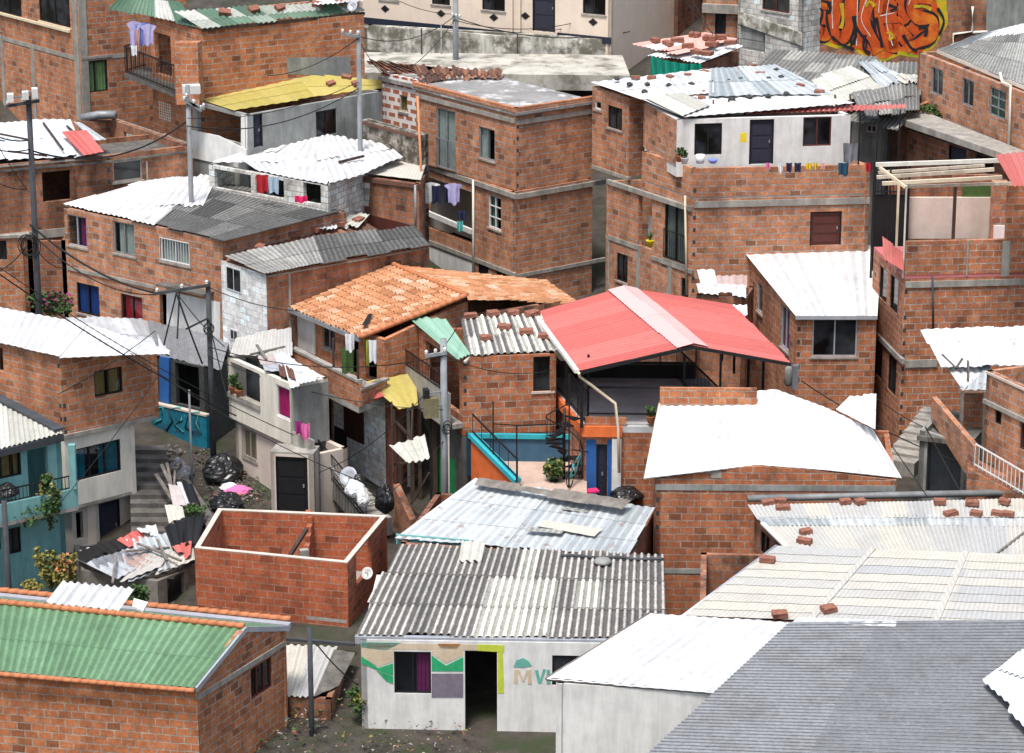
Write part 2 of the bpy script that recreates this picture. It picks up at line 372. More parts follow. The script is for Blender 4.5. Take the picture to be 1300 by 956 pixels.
    def build(s, name, mats, parent=None, label=None, loc=None):
        me = bpy.data.meshes.new(name)
        if parent is not None: loc = Vector(parent.get('_o', (0, 0, 0)))
        elif loc is None:
            xs = [p.x for p in s.v]; ys = [p.y for p in s.v]; zs = [p.z for p in s.v]
            loc = Vector(((min(xs) + max(xs)) / 2, (min(ys) + max(ys)) / 2, min(zs)))
        me.from_pydata([p - loc for p in s.v], [], s.f)
        ul = me.uv_layers.new(name='UVMap'); at = me.attributes.new('pv', 'FLOAT', 'FACE')
        li = 0; data = []
        for fi, f in enumerate(s.f):
            if s.uv[fi]: data += [c for q in s.uv[fi] for c in q]
            else:
                n = Vector((0, 0, 0)); ps = [s.v[i] for i in f]
                for a, b in zip(ps, ps[1:] + ps[:1]): n += a.cross(b)
                if n.length > 0: n.normalize()
                if abs(n.z) > .75 or n.length == 0: data += [c for p in ps for c in (p.x, p.y)]
                else:
                    if (n.y > 0) or (abs(n.y) < 1e-4 and n.x > 0): n = -n
                    t = Vector((-n.y, n.x, 0)).normalized()
                    data += [c for p in ps for c in (p.dot(t), p.z)]
        ul.data.foreach_set('uv', data); at.data.foreach_set('value', s.pv)
        me.polygons.foreach_set('material_index', s.m); me.polygons.foreach_set('use_smooth', s.smooth)
        for k in ([mats] if isinstance(mats, str) else mats): me.materials.append(M[k])
        me.update()
        o = bpy.data.objects.new(name, me); COL.objects.link(o)
        if parent is not None: o.parent = parent; o['_o'] = tuple(loc)
        else: o.location = loc; o['_o'] = tuple(loc)
        if label: o['label'] = label
        return o

def tag(o, label, cat, group=None, kind=None):
    if label: o['label'] = label
    if cat: o['category'] = cat
    if group: o['group'] = group
    if kind: o['kind'] = kind
    return o
def empty(name, loc, label, cat, group=None):
    o = bpy.data.objects.new(name, None); COL.objects.link(o); o.location = loc; o.empty_display_size = .3
    o['_o'] = tuple(loc); return tag(o, label, cat, group)
def copy_tree(o, parent=None):
    c = o.copy(); COL.objects.link(c)
    if parent: c.parent = parent
    for ch in list(o.children): copy_tree(ch, c)
    return c

class Face:
    def __init__(s, A, B, cen):
        s.A = Vector((A[0], A[1])); s.B = Vector((B[0], B[1])); s.L = (s.B - s.A).length
        s.d = (s.B - s.A) / s.L; n = Vector((-s.d.y, s.d.x))
        if n.dot((s.A + s.B) / 2 - cen) < 0: n = -n
        s.n = n; s.holes = []; s.tops = []
    def hit(s, px, py):
        r = ray(px, py); t = s.A.dot(s.n) / (r.x * s.n.x + r.y * s.n.y)
        p = Vector((r.x * t, r.y * t)); return (p - s.A).dot(s.d), CAMZ + r.z * t
    def p(s, u, z, off=0):
        q = s.A + s.d * u + s.n * off; return Vector((q.x, q.y, z))
    def rect(s, x0, y0, x1, y1):
        u0, za = s.hit(x0, y0); _, zb = s.hit(x0, y1); u1, _ = s.hit(x1, y0)
        return min(u0, u1), min(za, zb), max(u0, u1), max(za, zb)
    def boxr(s, mb, u0, z0, u1, z1, o0, o1, mat=0):
        a = [s.p(u0, z0, o0), s.p(u1, z0, o0), s.p(u1, z0, o1), s.p(u0, z0, o1)]
        return mb.hexa(a, [q + Vector((0, 0, z1 - z0)) for q in a], mat)

class House:
    def __init__(s, label, cat='house', name='brick_house', group=None):
        s.name, s.label, s.cat, s.group, s.o, s.blocks, s.pending = name, label, cat, group, None, [], []
    def root(s, loc):
        if s.o is None: s.o = empty(s.name, loc, s.label, s.cat, s.group)
        return s.o
    def block(s, *a, **k): b = Block(s, *a, **k); s.blocks.append(b); return b
    def part(s, name, mb, mats, parent=None, label=None):
        o = mb.build(name, mats, parent or s.o, label); return o
    def roof(s, b, C, mat, name='roof', fascia=None, **k):
        z = b.z if isinstance(b, Block) else b
        pts = [PZ(x, y, z + dz + .05) for x, y, dz in C]; s.root(pts[3])
        mb = MB().sheet(pts, **k); o = s.part(name, mb, mat)
        if fascia:
            m2 = MB(); m2.bar(pts[3] - Vector((0, 0, .06)), pts[2] - Vector((0, 0, .06)), .03, .12); s.part('fascia', m2, fascia, o)
        s.rp = pts; return o
    def done(s):
        for b in s.blocks: b.finish()
        return s.o

class Block:
    """walls standing on a plan; pts = visible top corners (px, py, height above the reference corner), left to right"""
    def __init__(s, h, pts, D, ref=0, yb=None, zb=None, back=None, mat='brick_orange', th=.16, name='wall', closed=True, tops=None, gable_back=False):
        s.h, s.mat, s.th, s.name, s.closed = h, mat, th, name, closed
        s.z = zat(pts[ref][0], pts[ref][1], D)
        P = [PZ(x, y, s.z + dz) for x, y, dz in pts]; n = len(P); s.nv = n
        if back is None:
            if n == 3: P.append(P[0] + P[2] - P[1])
            else: back = 5
        if back is not None:
            d = (P[-1] - P[0]); nb = Vector((-d.y, d.x, 0)).normalized()
            if nb.y < 0: nb = -nb
            P += [P[-1] + nb * back, P[0] + nb * back]
        s.P = P; Dm = min(p.y for p in P)
        s.zb = zb if zb is not None else (zat(pts[ref][0], yb, P[ref].y) if yb is not None else gz(Dm) - 2.2)
        cen = sum((Vector((p.x, p.y)) for p in P), Vector((0, 0))) / len(P); s.cen = cen
        s.faces = [Face(P[i], P[(i + 1) % len(P)], cen) for i in range(len(P))]
        if tops:
            for fi, lst in tops.items(): s.faces[fi].tops = sorted(s.faces[fi].hit(*q) for q in lst)
        h.root(Vector((P[ref].x, P[ref].y, s.zb))); s.notch = MB()
    def hole(s, fi, r):
        f = s.faces[fi]; u0, z0, u1, z1 = r; e = .03
        ztop = min(s.P[fi].z, s.P[(fi + 1) % len(s.P)].z) - .02
        if f.tops: ztop = max(ztop, 0)
        r = (max(u0, e), max(z0, s.zb + e), min(u1, f.L - e), min(z1, ztop))
        if r[2] - r[0] > .08 and r[3] - r[1] > .08: f.holes.append(r); return r
    def opening(s, fi, x0, y0, x1, y1): return s.hole(fi, s.faces[fi].rect(x0, y0, x1, y1))
    def win(s, fi, x0, y0, x1, y1, frame='black_metal', cur=None, span=((0, 1),), mull=1, bars=0, sill='concrete', rail=None, lab=None, name='window', fw=.045, hm=0):
        f = s.faces[fi]; r = s.hole(fi, f.rect(x0, y0, x1, y1))
        if not r: return
        u0, z0, u1, z1 = r; m = MB(); B = f.boxr
        B(m, u0, z0, u0 + fw, z1, -.10, -.03); B(m, u1 - fw, z0, u1, z1, -.10, -.03)
        B(m, u0 + fw, z1 - fw, u1 - fw, z1, -.10, -.03); B(m, u0 + fw, z0, u1 - fw, z0 + fw, -.10, -.03)
        for k in range(mull):
            c = u0 + (u1 - u0) * (k + 1) / (mull + 1); B(m, c - fw / 2, z0 + fw, c + fw / 2, z1 - fw, -.095, -.035)
        for k in range(hm):
            c = z0 + (z1 - z0) * (k + 1) / (hm + 1); B(m, u0 + fw, c - .015, u1 - fw, c + .015, -.09, -.04)
        w = s.h.part(name, m, frame, label=lab)
        g = MB(); B(g, u0 + fw, z0 + fw, u1 - fw, z1 - fw, -.075, -.07); s.h.part('pane', g, 'glass' if cur else 'glass_dark', w)
        if cur:
            dk = MB(); B(dk, u0 - .1, z0 - .1, u1 + .1, z1 + .1, -.42, -.40); s.h.part('blind', dk, 'cur_dark', w)
            for a, b in span:
                cm = MB(); ua, ub = u0 + (u1 - u0) * a, u0 + (u1 - u0) * b; k = max(4, int((ub - ua) / .035)); vs = []
                for i in range(k + 1):
                    o = -.14 + .022 * math.sin(i * 1.9 + a * 5); uu = ua + (ub - ua) * i / k
                    vs += [f.p(uu, z0, o + U(-.004, .004)), f.p(uu, z1, o)]
                cm.add(vs, [[2 * i, 2 * i + 2, 2 * i + 3, 2 * i + 1] for i in range(k)]); s.h.part('curtain', cm, cur, w)
        if bars:
            bm = MB(); k = max(2, int((u1 - u0) / .12)); zt = z1 if bars == 1 else z0 + (z1 - z0) * bars
            for i in range(k + 1):
                u = u0 + (u1 - u0) * i / k; bm.bar(f.p(u, z0, .03), f.p(u, zt, .03), .016)
            bm.bar(f.p(u0, zt, .03), f.p(u1, zt, .03), .025); bm.bar(f.p(u0, z0 + .05, .03), f.p(u1, z0 + .05, .03), .025)
            if bars != 1:
                for u in (u0, u1): bm.bar(f.p(u, zt, .03), f.p(u, zt, -.05), .02)
            s.h.part('grille', bm, rail or frame, w)
        if sill:
            sm = MB(); B(sm, u0 - .06, z0 - .07, u1 + .06, z0 - .003, -.05, .04); s.h.part('sill', sm, sill, w)
        return w
    def door(s, fi, x0, y0, x1, y1, mat='cur_dark', frame='black_metal', lab=None, name='door'):
        f = s.faces[fi]; r = s.hole(fi, f.rect(x0, y0, x1, y1))
        if not r: return
        u0, z0, u1, z1 = r; m = MB(); f.boxr(m, u0 + .05, z0, u1 - .05, z1 - .05, -.12, -.08)
        for k in range(3): f.boxr(m, u0 + .12, z0 + .1 + k * (z1 - z0 - .2) / 3, u1 - .12, z0 + .02 + (k + 1) * (z1 - z0 - .2) / 3, -.08, -.065)
        d = s.h.part(name, m, mat, label=lab)
        fm = MB(); f.boxr(fm, u0, z0, u0 + .05, z1, -.13, -.02); f.boxr(fm, u1 - .05, z0, u1, z1, -.13, -.02); f.boxr(fm, u0 + .05, z1 - .05, u1 - .05, z1, -.13, -.02)
        s.h.part('frame', fm, frame, d); hm = MB(); f.boxr(hm, u1 - .16, (z0 + z1) / 2 - .05, u1 - .12, (z0 + z1) / 2 + .05, -.065, -.03); s.h.part('handle', hm, 'steel', d)
        return d
    def band(s, fi, xa, ya, xb, yb, h=.18, mat='concrete', name='concrete_beam', off=.02, inn=.05, lab=None):
        """a strip on the wall between two measured points on its top edge; always level"""
        f = s.faces[fi]; u0, za = f.hit(xa, ya); u1, zb = f.hit(xb, yb); z = (za + zb) / 2
        u0, u1 = sorted((u0, u1)); m = MB(); f.boxr(m, u0, z - h, u1, z, -inn, off); return s.h.part(name, m, mat, label=lab)
    def slope(s, fi, pts, h, mat, name, off=.012, lab=None):
        """a sloping strip on the wall following measured points"""
        f = s.faces[fi]; q = [f.hit(*p) for p in pts]; m = MB()
        for (a, za), (b, zb) in zip(q, q[1:]):
            m.hexa([f.p(a, za - h, .001), f.p(b, zb - h, .001), f.p(b, zb - h, off), f.p(a, za - h, off)], [f.p(a, za, .001), f.p(b, zb, .001), f.p(b, zb, off), f.p(a, za, off)])
        return s.h.part(name, m, mat, label=lab)
    def col(s, fi, x, y0, y1, w=.2, mat='concrete', name='column', off=.025, inn=.05):
        f = s.faces[fi]; u, za = f.hit(x, y0); _, zb = f.hit(x, y1); m = MB()
        f.boxr(m, u - w / 2, min(za, zb), u + w / 2, max(za, zb), -inn, off); return s.h.part(name, m, mat)
    def patch(s, fi, pts, mat, name='painted_patch', off=.006, lab=None, n=0):
        f = s.faces[fi]; q = [f.hit(*p) for p in pts]; m = MB()
        m.hexa([f.p(u, z, .001) for u, z in q], [f.p(u, z, off + n * .003) for u, z in q]); return s.h.part(name, m, mat, label=lab)
    def pipe(s, fi, pts, r=.04, mat='pvc', name='drain_pipe'):
        f = s.faces[fi]; m = MB(); m.tube([f.p(*f.hit(*p), .07) for p in pts], r); return s.h.part(name, m, mat)
    def notches(s, fi, end, w=.09, H=.42, z0=None, z1=None):
        """open hollow ends of every other block at a corner"""
        f = s.faces[fi]; z = (z0 if z0 is not None else s.zb) + .1; zt = (z1 if z1 is not None else min(s.P[fi].z, s.P[(fi + 1) % len(s.P)].z)) - .15
        while z < zt:
            if R() < .8:
                u = (.03, .03 + w) if end == 0 else (f.L - .03 - w, f.L - .03)
                f.boxr(s.notch, u[0], z, u[1], z + .13, -.02, .004)
            z += H
    def flat(s, mat='roof_slab', dz=0, over=.12, th=.14, name='roof', rim=None):
        pl = [Vector((p.x, p.y)) for p in s.P]; pl = [c + (c - s.cen).normalized() * over for c in pl]
        z = min(p.z for p in s.P) + dz; m = MB().prism([tuple(c) for c in pl], z + .002, z + th); o = s.h.part(name, m, mat)
        if rim:
            m = MB()
            for a, b in zip(pl, pl[1:] + pl[:1]):
                d = (b - a).normalized() * .06; m.bar((a.x - d.x, a.y - d.y, z + th + rim / 2), (b.x + d.x, b.y + d.y, z + th + rim / 2), .12, rim)
            s.h.part('parapet', m, 'brick_orange', o)
        return o
    def finish(s):
        m = MB(); n = len(s.P)
        for i, f in enumerate(s.faces):
            if not s.closed and i >= s.nv - 1: continue
            zA, zB = s.P[i].z, s.P[(i + 1) % n].z
            out = [(0, s.zb), (f.L, s.zb), (f.L, zB)] + [q for q in reversed(f.tops)] + [(0, zA)]
            hs = []
            for r in f.holes:
                if any(not (r[2] < q[0] or q[2] < r[0] or r[3] < q[1] or q[3] < r[1]) for q in hs): continue
                hs.append(r)
            loops = [out] + [[(a, b), (c, b), (c, d), (a, d)] for a, b, c, d in hs]
            tp = [(0, zA)] + list(f.tops) + [(f.L, zB)]
            def top(u):
                for (a, za), (c, zc) in zip(tp, tp[1:]):
                    if a <= u <= c and c > a: return za + (zc - za) * (u - a) / (c - a)
                return zB
            us = sorted({round(q, 5) for q in [0, f.L] + [a for a, _ in f.tops] + [x for r in hs for x in (r[0], r[2])]})
            for a, c in zip(us, us[1:]):
                if c - a < 1e-4: continue
                mid = (a + c) / 2; z = s.zb
                for r in sorted([r for r in hs if r[0] < mid < r[2]], key=lambda r: r[1]):
                    if r[1] > z: 
                        for o in (0, -s.th): m.add([f.p(a, z, o), f.p(c, z, o), f.p(c, r[1], o), f.p(a, r[1], o)], [[0, 1, 2, 3]])
                    z = r[3]
                for o in (0, -s.th): m.add([f.p(a, z, o), f.p(c, z, o), f.p(c, max(z, top(c)), o), f.p(a, max(z, top(a)), o)], [[0, 1, 2, 3]])
            k = 0
            for l in loops:
                c = len(l)
                for a in range(c):
                    p, q = l[a], l[(a + 1) % c]; m.add([f.p(*p, 0), f.p(*q, 0), f.p(*q, -s.th), f.p(*p, -s.th)], [[0, 1, 2, 3]])
        if s.notch.v: m.add(s.notch.v, s.notch.f, 1)
        s.h.part(s.name, m, [s.mat, 'stone_dark'])

def railing(mb, a, b, h=.9, step=.12, r=.016, post=1.5):
    a = Vector(a); b = Vector(b); L = (b - a).length; n = max(1, int(L / step))
    up = Vector((0, 0, h))
    for i in range(n + 1): p = a + (b - a) * i / n; mb.bar(p, p + up, r)
    mb.bar(a + up, b + up, r * 2); mb.bar(a + up * .1, b + up * .1, r * 1.6)
    return mb
def cable(a, b, sag=.4, r=.014, n=14):
    a = Vector(a); b = Vector(b)
    return [a + (b - a) * t - Vector((0, 0, sag * 4 * t * (1 - t))) for t in [i / n for i in range(n + 1)]]
def on_plane(px, py, P):
    """point of the plane of a roof seen in that direction"""
    n = (P[2] - P[0]).cross(P[1] - P[3]).normalized(); c = sum(P, Vector((0, 0, 0))) / 4
    r = ray(px, py); o = Vector((0, 0, CAMZ)); t = (c - o).dot(n) / r.dot(n); return o + r * t, (n if n.z > 0 else -n)
# ================================================================ setting
def ground():
    xs = [-260, -120, -60, -40, -25, -15, -11.5, -10.8, -10, -9.4, -8, 0, 2.5, 3.7, 8, 15, 25, 40, 60, 120, 260]; ys = [20, 50, 60, 66, 71, 74, 78, 80, 82, 83, 84, 85, 88, 92, 97, 104, 112, 118, 125, 150, 200, 280, 420, 700]
    vs = [(x, y, gx(x, y)) for y in ys for x in xs]; n = len(xs)
    fs = [[j * n + i, j * n + i + 1, (j + 1) * n + i + 1, (j + 1) * n + i] for j in range(len(ys) - 1) for i in range(n - 1)]
    tag(MB().add(vs, fs).build('ground', 'ground'), None, None, None, 'structure')
ground()
def pave(name, pts, D0, mat, th=.12):
    """pts: (px, py) on a level sheet at the height of the first point seen at distance D0"""
    z = zat(pts[0][0], pts[0][1], D0); q = [PZ(x, y, z) for x, y in pts]
    return tag(MB().hexa([p - Vector((0, 0, th)) for p in q], q).build(name, mat), None, None, None, 'structure')

# ================================================================ far rows
# cream villa at the top
h = House('long cream house with black diamond ornaments and a dark plinth behind the stained white wall', name='cream_house')
b = h.block([(455, -70, 0), (777, -43, 0)], 118, mat='plaster_beige', back=7)
b.win(0, 548, -28, 571, 5, cur=None); b.win(0, 612, -24, 641, 12); b.win(0, 740, -18, 769, 17); b.win(0, 482, -28, 505, -1)
b.door(0, 676, -22, 705, 39, mat='cur_dark', lab='dark double door'); b.flat('concrete')
b.band(0, 462, 24, 672, 40, h=.26, mat='plinth_navy', name='plinth', off=.05); b.band(0, 708, 42, 776, 47, h=.26, mat='plinth_navy', name='plinth', off=.05)
for x, y in ((489, 11), (560, 17), (627, 22), (667, 20), (753, 28)):
    f = b.faces[0]; u, z = f.hit(x, y); m = MB(); m.hexa([f.p(u + a, z + c, .003) for a, c in ((-.22, 0), (0, -.16), (.22, 0), (0, .16))], [f.p(u + a, z + c, .03) for a, c in ((-.18, 0), (0, -.13), (.18, 0), (0, .13))]); h.part('diamond_ornament', m, 'black_metal')
for x in (651, 661): b.col(0, x, -60, 40, w=.1, mat='plaster_beige', off=.12)
h.done()
h = House('whitewashed retaining wall with black stains below the cream house', 'wall', 'retaining_wall')
b = h.block([(466, 32, 0), (640, 46, 0), (774, 50, 0)], 115.5, mat='old_white', back=.25, ref=0); h.done()
pave('path', [(440, 66), (790, 70), (800, 96), (440, 92)], 112.5, 'paving_pale', .6)

h = House('brown brick house with two grey columns at the end of the cream house', name='brick_house')
b = h.block([(777, -42, 0), (862, -46, 0), (905, -60, 0)], 116, ref=0, mat='brick_dark'); b.col(0, 784, -40, 60, .3); b.col(0, 802, -40, 60, .22); b.flat(); h.done()
h = House('brick house with a narrow tall window under a grey slab behind the pink roofed shack', name='brick_house')
b = h.block([(893, -40, 0), (940, -38, 0)], 114.5, mat='brick_pink', back=5); b.win(0, 908, 12, 922, 48, frame='black_metal'); b.band(0, 893, 2, 940, 8, h=.35, mat='concrete', off=.25); b.flat(); h.done()
h = House('old whitewashed brick house with a grey garage door beside the orange graffiti', name='whitewashed_house')
b = h.block([(938, -40, 0), (1019, -28, 0)], 112.8, mat='whitewash_brick', back=4.2)
b.win(0, 968, -14, 1003, 12, frame='frame_brown'); b.door(0, 939, 24, 972, 62, mat='plaster_grey', lab='pale grey garage door'); b.slope(0, [(938, 14), (1019, 42)], .5, 'old_white', 'plaster_band', .04); b.flat(); h.done()
h = House('brick building whose long side wall carries big orange graffiti letters', name='graffiti_building')
b = h.block([(1017, -60, 0), (1345, -66, 0)], 111, mat='brick_stained', back=6)
b.pipe(0, [(1234, 8), (1234, 40), (1210, 43), (1209, 62)], .06, 'pvc'); b.pipe(0, [(1253, 40), (1234, 41)], .06, 'pvc')
b.patch(0, [(1252, -50), (1300, -50), (1300, 70), (1268, 70), (1252, 52)], 'plaster_grey', 'plaster_patch')
b.flat(); f = b.faces[0]
# graffiti, flat paint on the wall: each letter a fat outlined shape
def gpoly(pts, mat, lvl):
    q = [f.hit(*p) for p in pts]; t = tessellate_polygon([[Vector((u, z, 0)) for u, z in q]])
    m = MB(); o = .006 + lvl * .004; m.add([f.p(u, z, o) for u, z in q], [list(i) for i in t]); return m, mat
GL = [ # black, orange fills, holes; strokes as thick polylines
 ('S', [(1053, -6), (1036, -4), (1028, 8), (1034, 20), (1050, 24), (1054, 36), (1046, 44), (1040, 38)]),
 ('U', [(1061, -8), (1059, 14), (1060, 40), (1068, 48), (1077, 36), (1080, 14), (1080, -8)]),
 ('K', [(1092, -10), (1091, 20), (1090, 62)]), ('K', [(1108, -8), (1096, 26), (1108, 50), (1116, 66)]),
 ('E', [(1140, -8), (1122, -4), (1118, 20), (1122, 54), (1140, 58)]), ('E', [(1120, 24), (1138, 20)]),
 ('R', [(1136, 62), (1128, 30), (1132, -2), (1146, 2), (1148, 22), (1138, 30), (1152, 52)]),
 ('S', [(1184, 0), (1164, -4), (1156, 10), (1166, 22), (1184, 26), (1182, 44), (1166, 54), (1150, 60)])]
def stroke(mb, pts, w, lvl):
    q = [f.hit(*p) for p in pts]; sm = []
    for i in range(len(q) - 1):
        p0 = q[max(i - 1, 0)]; p1 = q[i]; p2 = q[i + 1]; p3 = q[min(i + 2, len(q) - 1)]
        for k in range(6):
            t = k / 6; sm.append(tuple(.5 * (2 * p1[c] + (p2[c] - p0[c]) * t + (2 * p0[c] - 5 * p1[c] + 4 * p2[c] - p3[c]) * t * t + (3 * p1[c] - p0[c] - 3 * p2[c] + p3[c]) * t ** 3) for c in (0, 1)))
    sm.append(q[-1]); vs = []
    for i, a in enumerate(sm):
        n = sm[min(i + 1, len(sm) - 1)]; p = sm[max(i - 1, 0)]; dx, dz = n[0] - p[0], n[1] - p[1]; l = math.hypot(dx, dz) or 1
        ww = w * (1 + .22 * math.sin(i * .5 + lvl))
        vs += [f.p(a[0] - dz / l * ww, a[1] + dx / l * ww, .006 + lvl * .004), f.p(a[0] + dz / l * ww, a[1] - dx / l * ww, .006 + lvl * .004)]
    mb.add(vs, [[2 * i, 2 * i + 1, 2 * i + 3, 2 * i + 2] for i in range(len(sm) - 1)])
m, _ = gpoly([(1020, -20), (1022, 10), (1032, 36), (1044, 56), (1062, 62), (1078, 58), (1100, 76), (1124, 78), (1142, 70), (1166, 74), (1186, 60), (1204, 30), (1200, -20)], '', 0); h.part('graffiti_backing', m, 'graf_yellow', label='yellow green cloud of spray paint')
m, _ = gpoly([(1022, -20), (1026, 12), (1036, 34), (1046, 50), (1064, 58), (1080, 54), (1104, 73), (1124, 75), (1142, 64), (1164, 70), (1184, 54), (1193, 28), (1190, 8), (1184, -20)], '', 1); h.part('graffiti_shadow', m, 'graf_orange')
zz = {}
for i, (ch, pts) in enumerate(GL):
    a, c = MB(), MB(); stroke(a, pts, .29, 2 + (i % 2) * 2); stroke(c, pts, .225, 3 + (i % 2) * 2)
    w = h.part('graffiti_outline', a, 'graf_black'); h.part('graffiti_letter', c, 'graf_orange', w)
    e = MB(); stroke(e, [(x - 3, y - 4) for x, y in pts[:3]], .015, 7); h.part('graffiti_highlight', e, 'graf_white', w)
for pts, mt, w_ in (([(1036, 10), (1044, 14), (1040, 30)], 'graf_black', .05), ([(1068, 4), (1070, 24), (1067, 36)], 'graf_yellow', .07), ([(1098, 8), (1104, 2), (1110, 8)], 'graf_yellow', .06), ([(1098, 44), (1096, 60), (1104, 68)], 'graf_black', .06), ([(1128, 6), (1138, 10), (1130, 14)], 'graf_black', .05),
    ([(1126, 40), (1134, 46), (1128, 50)], 'graf_yellow', .06), ([(1146, 44), (1156, 60), (1164, 64)], 'graf_black', .06), ([(1160, 8), (1172, 8), (1182, 12)], 'graf_yellow', .06), ([(1166, 34), (1176, 36), (1174, 46)], 'graf_black', .07), ([(1084, 20), (1086, 44), (1082, 56)], 'graf_black', .08), ([(1052, 2), (1054, 12), (1050, 16)], 'graf_black', .08), ([(1112, 22), (1116, 40), (1120, 60)], 'graf_black', .06), ([(1190, 10), (1198, 26), (1192, 44)], 'graf_black', .05), ([(1026, 6), (1030, 22), (1040, 42)], 'graf_black', .05), ([(1056, 46), (1068, 56), (1084, 62)], 'graf_black', .05)):
    e = MB(); stroke(e, pts, w_, 8); h.part('graffiti_line', e, mt)
h.done()

# flat grey fibre roof in front of the graffiti
h = House('low shed under a flat dark grey fibre roof below the graffiti', 'shed', 'low_shed')
b = h.block([(950, 98, 0), (1085, 104, 0)], 106, mat='brick_stained', back=3.5, zb=None)
h.roof(b, [(985, 62, .35), (1118, 72, .35), (1090, 108, 0), (945, 100, 0)], 'fibre_grey', cols=7, rows=3, jag=.1); h.done()

# shack with the pink roof and green tarp
h = House('small shack under a faded pink sheet roof weighed down with bricks', 'shack', 'roof_shack')
b = h.block([(832, 70, 0), (888, 82, 0), (938, 66, 0)], 106, ref=1, mat='brick_stained')
h.roof(b, [(895, 44, .45), (944, 58, .3), (890, 80, .05), (826, 70, .1)], 'tin_white', cols=3, rows=2, jag=.12)
h.roof(b, [(893, 42, .55), (940, 50, .5), (862, 69, .25), (800, 57, .3)], 'roof_pink', cols=4, rows=2, jag=.15, warp=.06, name='roof'); RP_SHACK = h.rp
h.done()
m = MB(); z = zat(832, 70, 105.5); pa = [PZ(*q, z) for q in ((826, 70), (846, 76), (868, 80), (890, 80))]
vs = []
for i in range(25):
    t = i / 24 * 3; k = min(2, int(t)); p = pa[k].lerp(pa[k + 1], t - k); o = .07 * math.sin(i * 1.7)
    vs += [p + Vector((0, -.15 + o, 0)), p + Vector((0, -.25 - o, -.8))]
m.add(vs, [[2 * i, 2 * i + 1, 2 * i + 3, 2 * i + 2] for i in range(24)]); tag(m.build('tarpaulin', 'tarp_green'), 'bright green tarpaulin hung under the pink roof of the shack', 'tarpaulin')

# tall brick building, top left
h = House('tall brick building with grey concrete columns and green curtained window at the top left', name='apartment_building')
b = h.block([(-70, -78, 0), (97, -40, 0), (235, -52, 0)], 106, ref=1, mat='brick_orange')
b.win(0, -6, -30, 25, 13, frame='black_metal', bars=1, sill='pvc_cream'); b.win(0, 48, -20, 87, 25, mull=1, sill='pvc_cream')
b.band(0, -60, -2, 90, 40, h=.09, mat='pvc_cream', name='ledge', off=.1); b.band(0, -60, 30, 97, 70, h=.16)
b.col(0, 41, 58, 150, .22); b.col(0, 2, 44, 150, .22); b.col(0, 93, -40, 150, .34, off=.03); b.col(1, 102, -40, 150, .3, off=.035)
b.band(1, 103, 73, 160, 67, h=.16); b.win(1, 104, 79, 136, 119, cur='cur_green', sill=None); b.band(1, 103, 72, 142, 69, h=.1, name='lintel', off=.05)
b.flat(); h.done()

# green corrugated roof with the balcony
h = House('brick house with an old green corrugated roof and a black railed balcony', name='balcony_house')
b = h.block([(190, 20, 0), (252, 38, 0), (462, 18, 0)], 100, ref=1, mat='brick_bright')
b.notches(1, 0); b.patch(1, [(364, 73), (444, 72), (445, 98), (364, 94)], 'plaster_grey', 'plaster_patch')
b.opening(0, 196, 40, 216, 92)
f = b.faces[0]; u0, z0, u1, z1 = f.rect(201, 127, 217, 150); m = MB(); k = 0
for i in range(6):
    for j in range(7):
        c = (u0 + (u1 - u0) * (i + .5) / 6, z0 + (z1 - z0) * (j + .5) / 7); w = .045
        m.hexa([f.p(c[0] + a * w * 1.3, c[1] + e * w, .002) for a, e in ((-1, 0), (0, -1), (1, 0), (0, 1))], [f.p(c[0] + a * w * 1.3, c[1] + e * w, .012) for a, e in ((-1, 0), (0, -1), (1, 0), (0, 1))])
h.part('vent_grid', m, 'plaster_cream')
zs = zat(232, 122, 99.2); O = [PZ(158, 93, zs), PZ(232, 122, zs)]; bk = Vector((.55, 1.1, 0)).normalized() * 1.5
pl = [O[0], O[1], O[1] + bk, O[0] + bk]; m = MB().prism([(p.x, p.y) for p in pl], zs - .16, zs); h.part('balcony_slab', m, 'concrete_dark')
m = MB(); railing(m, O[0] + Vector((.03, .05, 0)), O[1] + Vector((-.05, .03, 0)), 1.0, .13, .022); railing(m, O[0] + Vector((.03, .05, 0)), O[0] + bk * .95, 1.0, .13, .022); h.part('balcony_railing', m, 'black_metal')
m = MB(); pq = [PZ(223, 124, zs), PZ(253, 124, zs)]; m.prism([(pq[0].x, pq[0].y), (pq[1].x, pq[1].y), (pq[1].x + .1, pq[1].y + .5), (pq[0].x + .1, pq[0].y + .5)], zs - .25, zs + 1.95); h.part('pier', m, 'brick_bright')
h.roof(b, [(222, 15, .45), (442, 1, .45), (463, 15, .02), (256, 36, .02)], 'green_old', cols=9, rows=2, jag=.12, wave=.22, amp=.035, fascia='wood_dark'); RP_GREENOLD = h.rp
h.roof(b, [(158, -8, .6), (232, 4, .55), (252, 34, .05), (140, 11, .0)], 'green_old', cols=4, rows=1, jag=.1, wave=.22, amp=.03)
m = MB(); z = b.z - .1; m.sheet([PZ(395, -12, b.z + .5), PZ(450, -10, b.z + .5), PZ(462, 2, b.z + .5), PZ(400, 6, b.z + .5)], cols=2, rows=1); h.part('loose_sheet', m, 'tin_scrap')
h.done()

